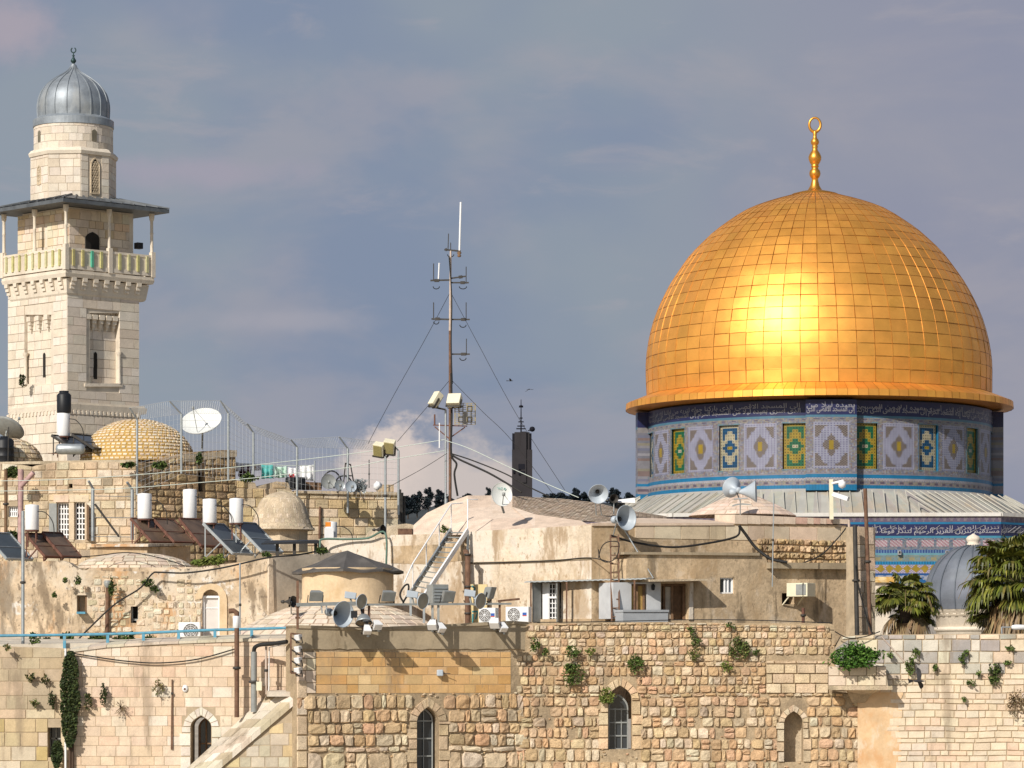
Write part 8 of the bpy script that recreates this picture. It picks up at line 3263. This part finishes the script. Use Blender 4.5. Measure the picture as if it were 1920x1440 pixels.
y5, y6, y2 = 100.72, 100.4, 99.9
plant(1003, 1208, 18, 26, y5, 'small dark green tuft near the left top of the rubble wall', GREEN, 130)
plant(1023, 1224, 14, 14, y5, 'tiny tuft right below the left top tuft of the rubble wall', GREEN, 60)
plant(1072, 1223, 24, 24, y5, 'green tuft directly above the largest clump of the rubble wall', GREEN, 140)
plant(1075, 1262, 42, 40, y5, 'largest leafy clump on the rubble wall, up left of the barred opening', GREEN, 420, .05, .2)
plant(1107, 1221, 20, 14, y5, 'yellowish thin tuft right of the largest clump', YGR, 60)
plant(1189, 1243, 28, 34, y5, 'green clump above and right of the barred pointed opening', GREEN, 240, .05, .1)
plant(1137, 1305, 28, 32, y5, 'bright green tuft at the left shoulder of the barred opening', YGR, 220, .055)
plant(1304, 1201, 20, 26, y5, 'thin tuft high in the middle of the rubble wall', GREEN, 90)
plant(1301, 1226, 24, 24, y5, 'sparse tuft below the thin high one on the rubble wall', YGR + DRY, 110)
plant(1296, 1181, 12, 12, y5, 'tiny tuft just under the rubble wall top', GREEN, 40)
plant(1385, 1216, 40, 44, y5, 'big dry olive clump on the right half of the rubble wall', DRY + GREEN, 420, .045, .0, twigs=12)
plant(1418, 1222, 14, 12, y5, 'tiny tuft right of the big olive clump', GREEN, 40)
plant(1361, 1250, 20, 22, y5, 'small yellow green tuft below the big olive clump', YGR, 90)
plant(1370, 1172, 18, 9, y5, 'flat tuft on the rubble wall top', GREEN, 40)
plant(1600, 1232, 88, 40, 99.9, 'dense green shrub filling the stone planter ledge', [(.05, .12, .016), (.075, .16, .024), (.035, .085, .012), (.10, .20, .03)], 2200, .05, 0, 'shrub', 22, .5, 'shrub')
plant(1706, 1248, 18, 28, y6, 'green tuft at the foot of the slanting rain pipe', GREEN, 150)
plant(1717, 1224, 14, 18, y6, 'small tuft up right of the slanting rain pipe', GREEN, 80)
plant(1669, 1228, 12, 10, y6, 'tiny tuft between planter shrub and slanting pipe', GREEN, 50)
plant(1803, 1236, 11, 20, y6, 'small vertical tuft in the grey upper blocks', GREEN, 80)
plant(1811, 1224, 10, 12, y6, 'tiny tuft above the vertical one in the grey blocks', GREEN, 40)
plant(1864, 1265, 24, 42, y6, 'dark green teardrop shaped clump on the right wall', GREEN + DKGR, 300)
plant(1894, 1215, 14, 14, y6, 'tiny tuft near the top right of the right wall', GREEN, 50)
plant(1889, 1242, 12, 10, y6, 'tiny tuft above the teardrop clump', GREEN, 40)
plant(1753, 1252, 8, 14, y6, 'tiny tuft below the grey blocks, right of the pipe foot', GREEN, 40)
plant(1821, 1280, 18, 10, y6, 'flat tuft left of the teardrop clump', GREEN, 60)
plant(1808, 1310, 8, 10, y6, 'lone tiny tuft low on the right wall', GREEN, 30)
plant(1835, 1262, 8, 12, y6, 'tiny tuft just left of the teardrop clump top', GREEN, 30)
plant(1905, 1315, 36, 52, y6, 'dry brown twiggy bush at the right edge of the right wall', [(.13, .08, .04), (.17, .11, .05), (.10, .075, .04)], 220, .035, .3, 'dry_bush', 26, .4)
plant(194, 1301, 12, 38, y2, 'narrow dark green tuft right of the ivy, upper of two', DKGR, 180, .04, .3)
plant(166, 1314, 15, 32, y2, 'narrow olive tuft right of the ivy, lower of two', DKGR + DRY, 170, .04, .3)
plant(226, 1330, 28, 26, y2, 'leafless dry twig fan on the pink ashlar wall', [(.14, .10, .06)], 30, .03, -.2, 'dry_bush', 18, .2)
plant(297, 1287, 24, 30, y2, 'dry brown tuft on the pink wall left of the rusty streak', DRY, 110, .035, .2, twigs=10)
plant(56, 1270, 20, 18, 100.35, 'grey green tuft on the yellowed wall, upper left', DRY + DKGR, 90)
plant(85, 1275, 14, 16, 100.35, 'grey green tuft on the yellowed wall beside the upper left one', DRY + DKGR, 60)
plant(64, 1318, 18, 14, 100.35, 'lowest tuft on the yellowed wall', DRY + GREEN, 60)
plant(97, 1312, 14, 30, 100.35, 'dark tuft on the yellowed wall close to the ivy', DKGR, 90)
plant(66, 1203, 20, 14, 100.8, 'tuft on the terrace edge by the tall grey pole, right of it', GREEN, 70)
plant(13, 1214, 18, 10, 100.2, 'flat tuft on the terrace edge at the far left', GREEN + DRY, 50)
for px, py, w, h, la in ((66, 1197, 22, 22, 'bushy weed at the house foot right of the tall grey pole'), (88, 1201, 14, 14, 'small weed at the house foot, second from the left'), (126, 1197, 24, 26, 'weed at the house foot left of the brown drainpipe'),
                         (181, 1201, 36, 20, 'broad bushy weed at the foot of the brown drainpipe'), (228, 1199, 26, 20, 'weed at the house foot right of the brown drainpipe'), (244, 1197, 16, 20, 'weed at the house foot below the dark square window'), (282, 1199, 20, 18, 'dark weed at the house foot left of the air conditioner'), (373, 1206, 20, 10, 'flat dark weed below the air conditioner')):
    plant(px, py, w, h, 105.3, la, DKGR + GREEN, int(w * h * .35), .06)
for px, py, w, h, la in ((123, 1087, 7, 12, 'tiny tuft high on the plastered house, left of a pair'), (146, 1088, 13, 18, 'round tuft high on the plastered house, right of a pair'), (103, 1115, 9, 12, 'tiny tuft on the plastered house above the railing'),
                         (212, 1102, 14, 30, 'dark creeper beside the pipe hopper on the plastered house'), (278, 1092, 24, 16, 'tuft where the thick cable bends on the plastered house'), (290, 1105, 16, 14, 'dry tuft below the cable bend on the plastered house')):
    plant(px, py, w, h, 105.95, la, DKGR + GREEN, int(w * h * .5), .04)
for px, py, w, h, la in ((376, 1055, 34, 10, 'low grass clump on the plastered house roof, left of the bright one'), (405, 1050, 32, 18, 'bright green grass clump on the plastered house roof'), (500, 1040, 16, 8, 'small grass clump below the flat black shelter'), (604, 1033, 20, 14, 'dark weed at the end of the white parapet')):
    plant(px, py, w, h, 106.2, la, YGR if w > 20 else DKGR + GREEN, int(w * h * .6), .06)
for px, py, w, h, la in ((243, 872, 26, 10, 'low weed on the old stone house edge left of the first fence post'), (300, 872, 26, 14, 'round weed on the dark wall top below the yellow dome'), (23, 885, 24, 22, 'dark weed hanging by the brown wooden pole'), (374, 860, 12, 20, 'weed hanging from the coping above the slit window'), (465, 897, 30, 14, 'weeds on the wall top below the laundry'), (24, 1015, 30, 40, 'green bush behind the leftmost solar panels')):
    plant(px, py, w, h, 124 if px != 24 else 118, la, DKGR + GREEN, int(w * h * .6), .07)
plant(42, 713, 11, 24, 146.4, 'small dark bush growing on the left face of the minaret', DKGR, 120, .06)
plant(833, 993, 18, 14, 107.0, 'weed at the top of the metal stairs beside the mast foot', GREEN, 80, .05)
# ivy over the drainpipe at the corner
iv = thing('ivy', 'dark ivy column smothering the pale pipe at the wall corner', 'ivy', P(130, 1380, 99.85))
mb = MB()
mb.tube([P(123, 1216, 99.85), P(123, 1470, 99.85)], .035, 6)
mb.build('pale_pipe', M['white'], iv)
mb = MB()
mb.tube([P(131, 1220, 99.9), P(131, 1470, 99.9)], .045, 6, col=(.09, .055, .035))
mb.tube([P(137, 1340, 99.9), P(136, 1470, 99.9)], .04, 6, col=(.07, .045, .03))
mb.build('ivy_stem', M['leaf'], iv)
mb = MB()
for i in range(3600):
    t_ = rnd(0, 1)
    py = lerp(1222, 1400, t_)
    wd = 5 + 13 * max(0, sin(pi * min(1, t_ * 1.02))) ** .6 + 4 * noise.noise(Vector((py * .06, 1, 0)))
    cxp = 131 + 3 * noise.noise(Vector((py * .03, 5, 0))) - 2 * (t_ - .5)
    px = cxp + rnd(-1, 1) * wd
    q = P(px, py, 99.85 - rnd(0, .22))
    a = Vector((rnd(-1, 1), rnd(-.5, .5), rnd(-1, 1))).normalized()
    b = a.orthogonal().normalized()
    s = .04 * rnd(.6, 1.4)
    mb.add([q - a * s, q + b * s * .7, q + a * s, q - b * s * .7], [(0, 1, 2, 3)], jit(random.choice(DKGR + [(.055, .07, .02)]), .3))
for i in range(900):
    py = rnd(1390, 1445)
    px = 106 + 11 * sin((py - 1380) / 65 * pi) * rnd(-1, 1) + (1440 - py) * .03
    q = P(px, py, 100.1 - rnd(0, .2))
    a = Vector((rnd(-1, 1), rnd(-.5, .5), rnd(-1, 1))).normalized()
    b = a.orthogonal().normalized()
    s = .04 * rnd(.6, 1.4)
    mb.add([q - a * s, q + b * s * .7, q + a * s, q - b * s * .7], [(0, 1, 2, 3)], jit(random.choice(DKGR), .3))
mb.build('ivy_leaves', M['leaf'], iv)
stn = thing('iron_strip', 'long rusty iron strip fixed upright on the pink ashlar wall', 'iron strip', P(322, 1330, 99.97))
mb = MB()
mb.hexa([P(320, 1405, 99.99), P(324, 1405, 99.99), P(324, 1405, 99.94), P(320, 1405, 99.94), P(321.5, 1274, 99.99), P(323.5, 1274, 99.99), P(323.5, 1274, 99.94), P(321.5, 1274, 99.94)])
mb.build('strip', M['rust'], stn)
mb = MB()
mb.bar(P(322.5, 1300, 99.99), P(322.5, 1300, 99.9), .06)
mb.build('fixing_bolt', M['darkmetal'], stn)
sg = thing('wall_disc', 'small white oval disc on the pink ashlar wall', 'disc', P(347, 1291, 99.97))
mb = MB()
mb.lathe([(.001, .03), (.07, .03), (.085, .0)], P(347, 1291, 99.97), 16, M=Matrix(((1, 0, 0), (0, 0, -1), (0, 1.3, 0))))
mb.build('plate', M['white'], sg)
mb = MB()
mb.lathe([(.001, .036), (.035, .034)], P(346.5, 1292, 99.97), 10, M=Matrix(((1, 0, 0), (0, 0, -1), (0, 1, 0))))
mb.build('centre_spot', M['rust'], sg)

# ---------------------------------------------------------------- birds in flight


def bird(px, py, Y, span, yaw, bank, flap, label):
    k = P(px, py, Y)
    f = aim(k, yaw, 0, bank)
    mb = MB()
    L = span * .55
    body = [(-.50, .01), (-.42, .045), (-.34, .06), (-.2, .085), (0, .10), (.2, .08), (.36, .045), (.5, .03)]
    n = 10
    vs, fs = [], []
    for i, (y, r) in enumerate(body):
        for j in range(n):
            a = 2 * pi * j / n
            vs.append(f(r * L * cos(a) * 1.1, y * L, r * L * sin(a)))
    for i in range(len(body) - 1):
        for j in range(n):
            fs.append((i * n + j, i * n + (j + 1) % n, (i + 1) * n + (j + 1) % n, (i + 1) * n + j))
    fs.append(tuple(range(n)))
    fs.append(tuple(range((len(body) - 1) * n, len(body) * n))[::-1])
    b = len(vs)
    th = .012 * span
    for s in (-1, 1):   # wings: shoulder, wrist, feathered tip
        o = len(vs)
        st = [(.04, -.20, .10, .03), (.24, -.26, .12, .5), (.40, -.16, .16, .9), (.5, .02, .10, 1.0)]
        for x, y0, y1, q in st:
            z = flap * span * .5 * q
            for yy in (y0, y1):
                vs.append(f(s * x * span, yy * L, z + th))
                vs.append(f(s * x * span, yy * L, z - th * .2))
        for i in range(3):
            a, c = o + 4 * i, o + 4 * (i + 1)
            fs += [(a, a + 2, c + 2, c), (a + 1, c + 1, c + 3, a + 3), (a, c, c + 1, a + 1), (a + 2, a + 3, c + 3, c + 2)]
        fs.append((o + 12, o + 14, o + 15, o + 13))
    o = len(vs)
    for x, y in ((-.03, .42), (.03, .42), (.11, .82), (0, .78), (-.11, .82)):
        vs.append(f(x * span, y * L, .01))
        vs.append(f(x * span, y * L, -.006))
    fs += [(o, o + 2, o + 4, o + 6, o + 8), (o + 1, o + 9, o + 7, o + 5, o + 3)]
    for i in range(5):
        a, c = o + 2 * i, o + 2 * ((i + 1) % 5)
        fs.append((a, c, c + 1, a + 1))
    o = len(vs)
    vs += [f(0, -.60 * L, 0), f(.02 * span, -.48 * L, .01), f(-.02 * span, -.48 * L, .01), f(0, -.48 * L, -.02 * span)]
    fs += [(o, o + 1, o + 2), (o, o + 3, o + 1), (o, o + 2, o + 3)]
    mb.add(vs, fs, None, False)
    tag(mb.build('bird', bpy.data.materials.get('dark_feather') or mat('dark_feather', (.030, .028, .030), .75, var=.3, vs=12)), label, 'bird', 'birds in flight')


bird(957, 714, 150, .40, 80, 10, .25, 'small dark bird gliding above the far tower, left of a pair')
bird(992, 730, 150, .42, 20, -15, -.30, 'small dark bird with lowered wings above the far tower, right of a pair')
bird(1722, 1277, 88, .62, 65, 62, .5, 'larger dark bird flying past the pale right wall')
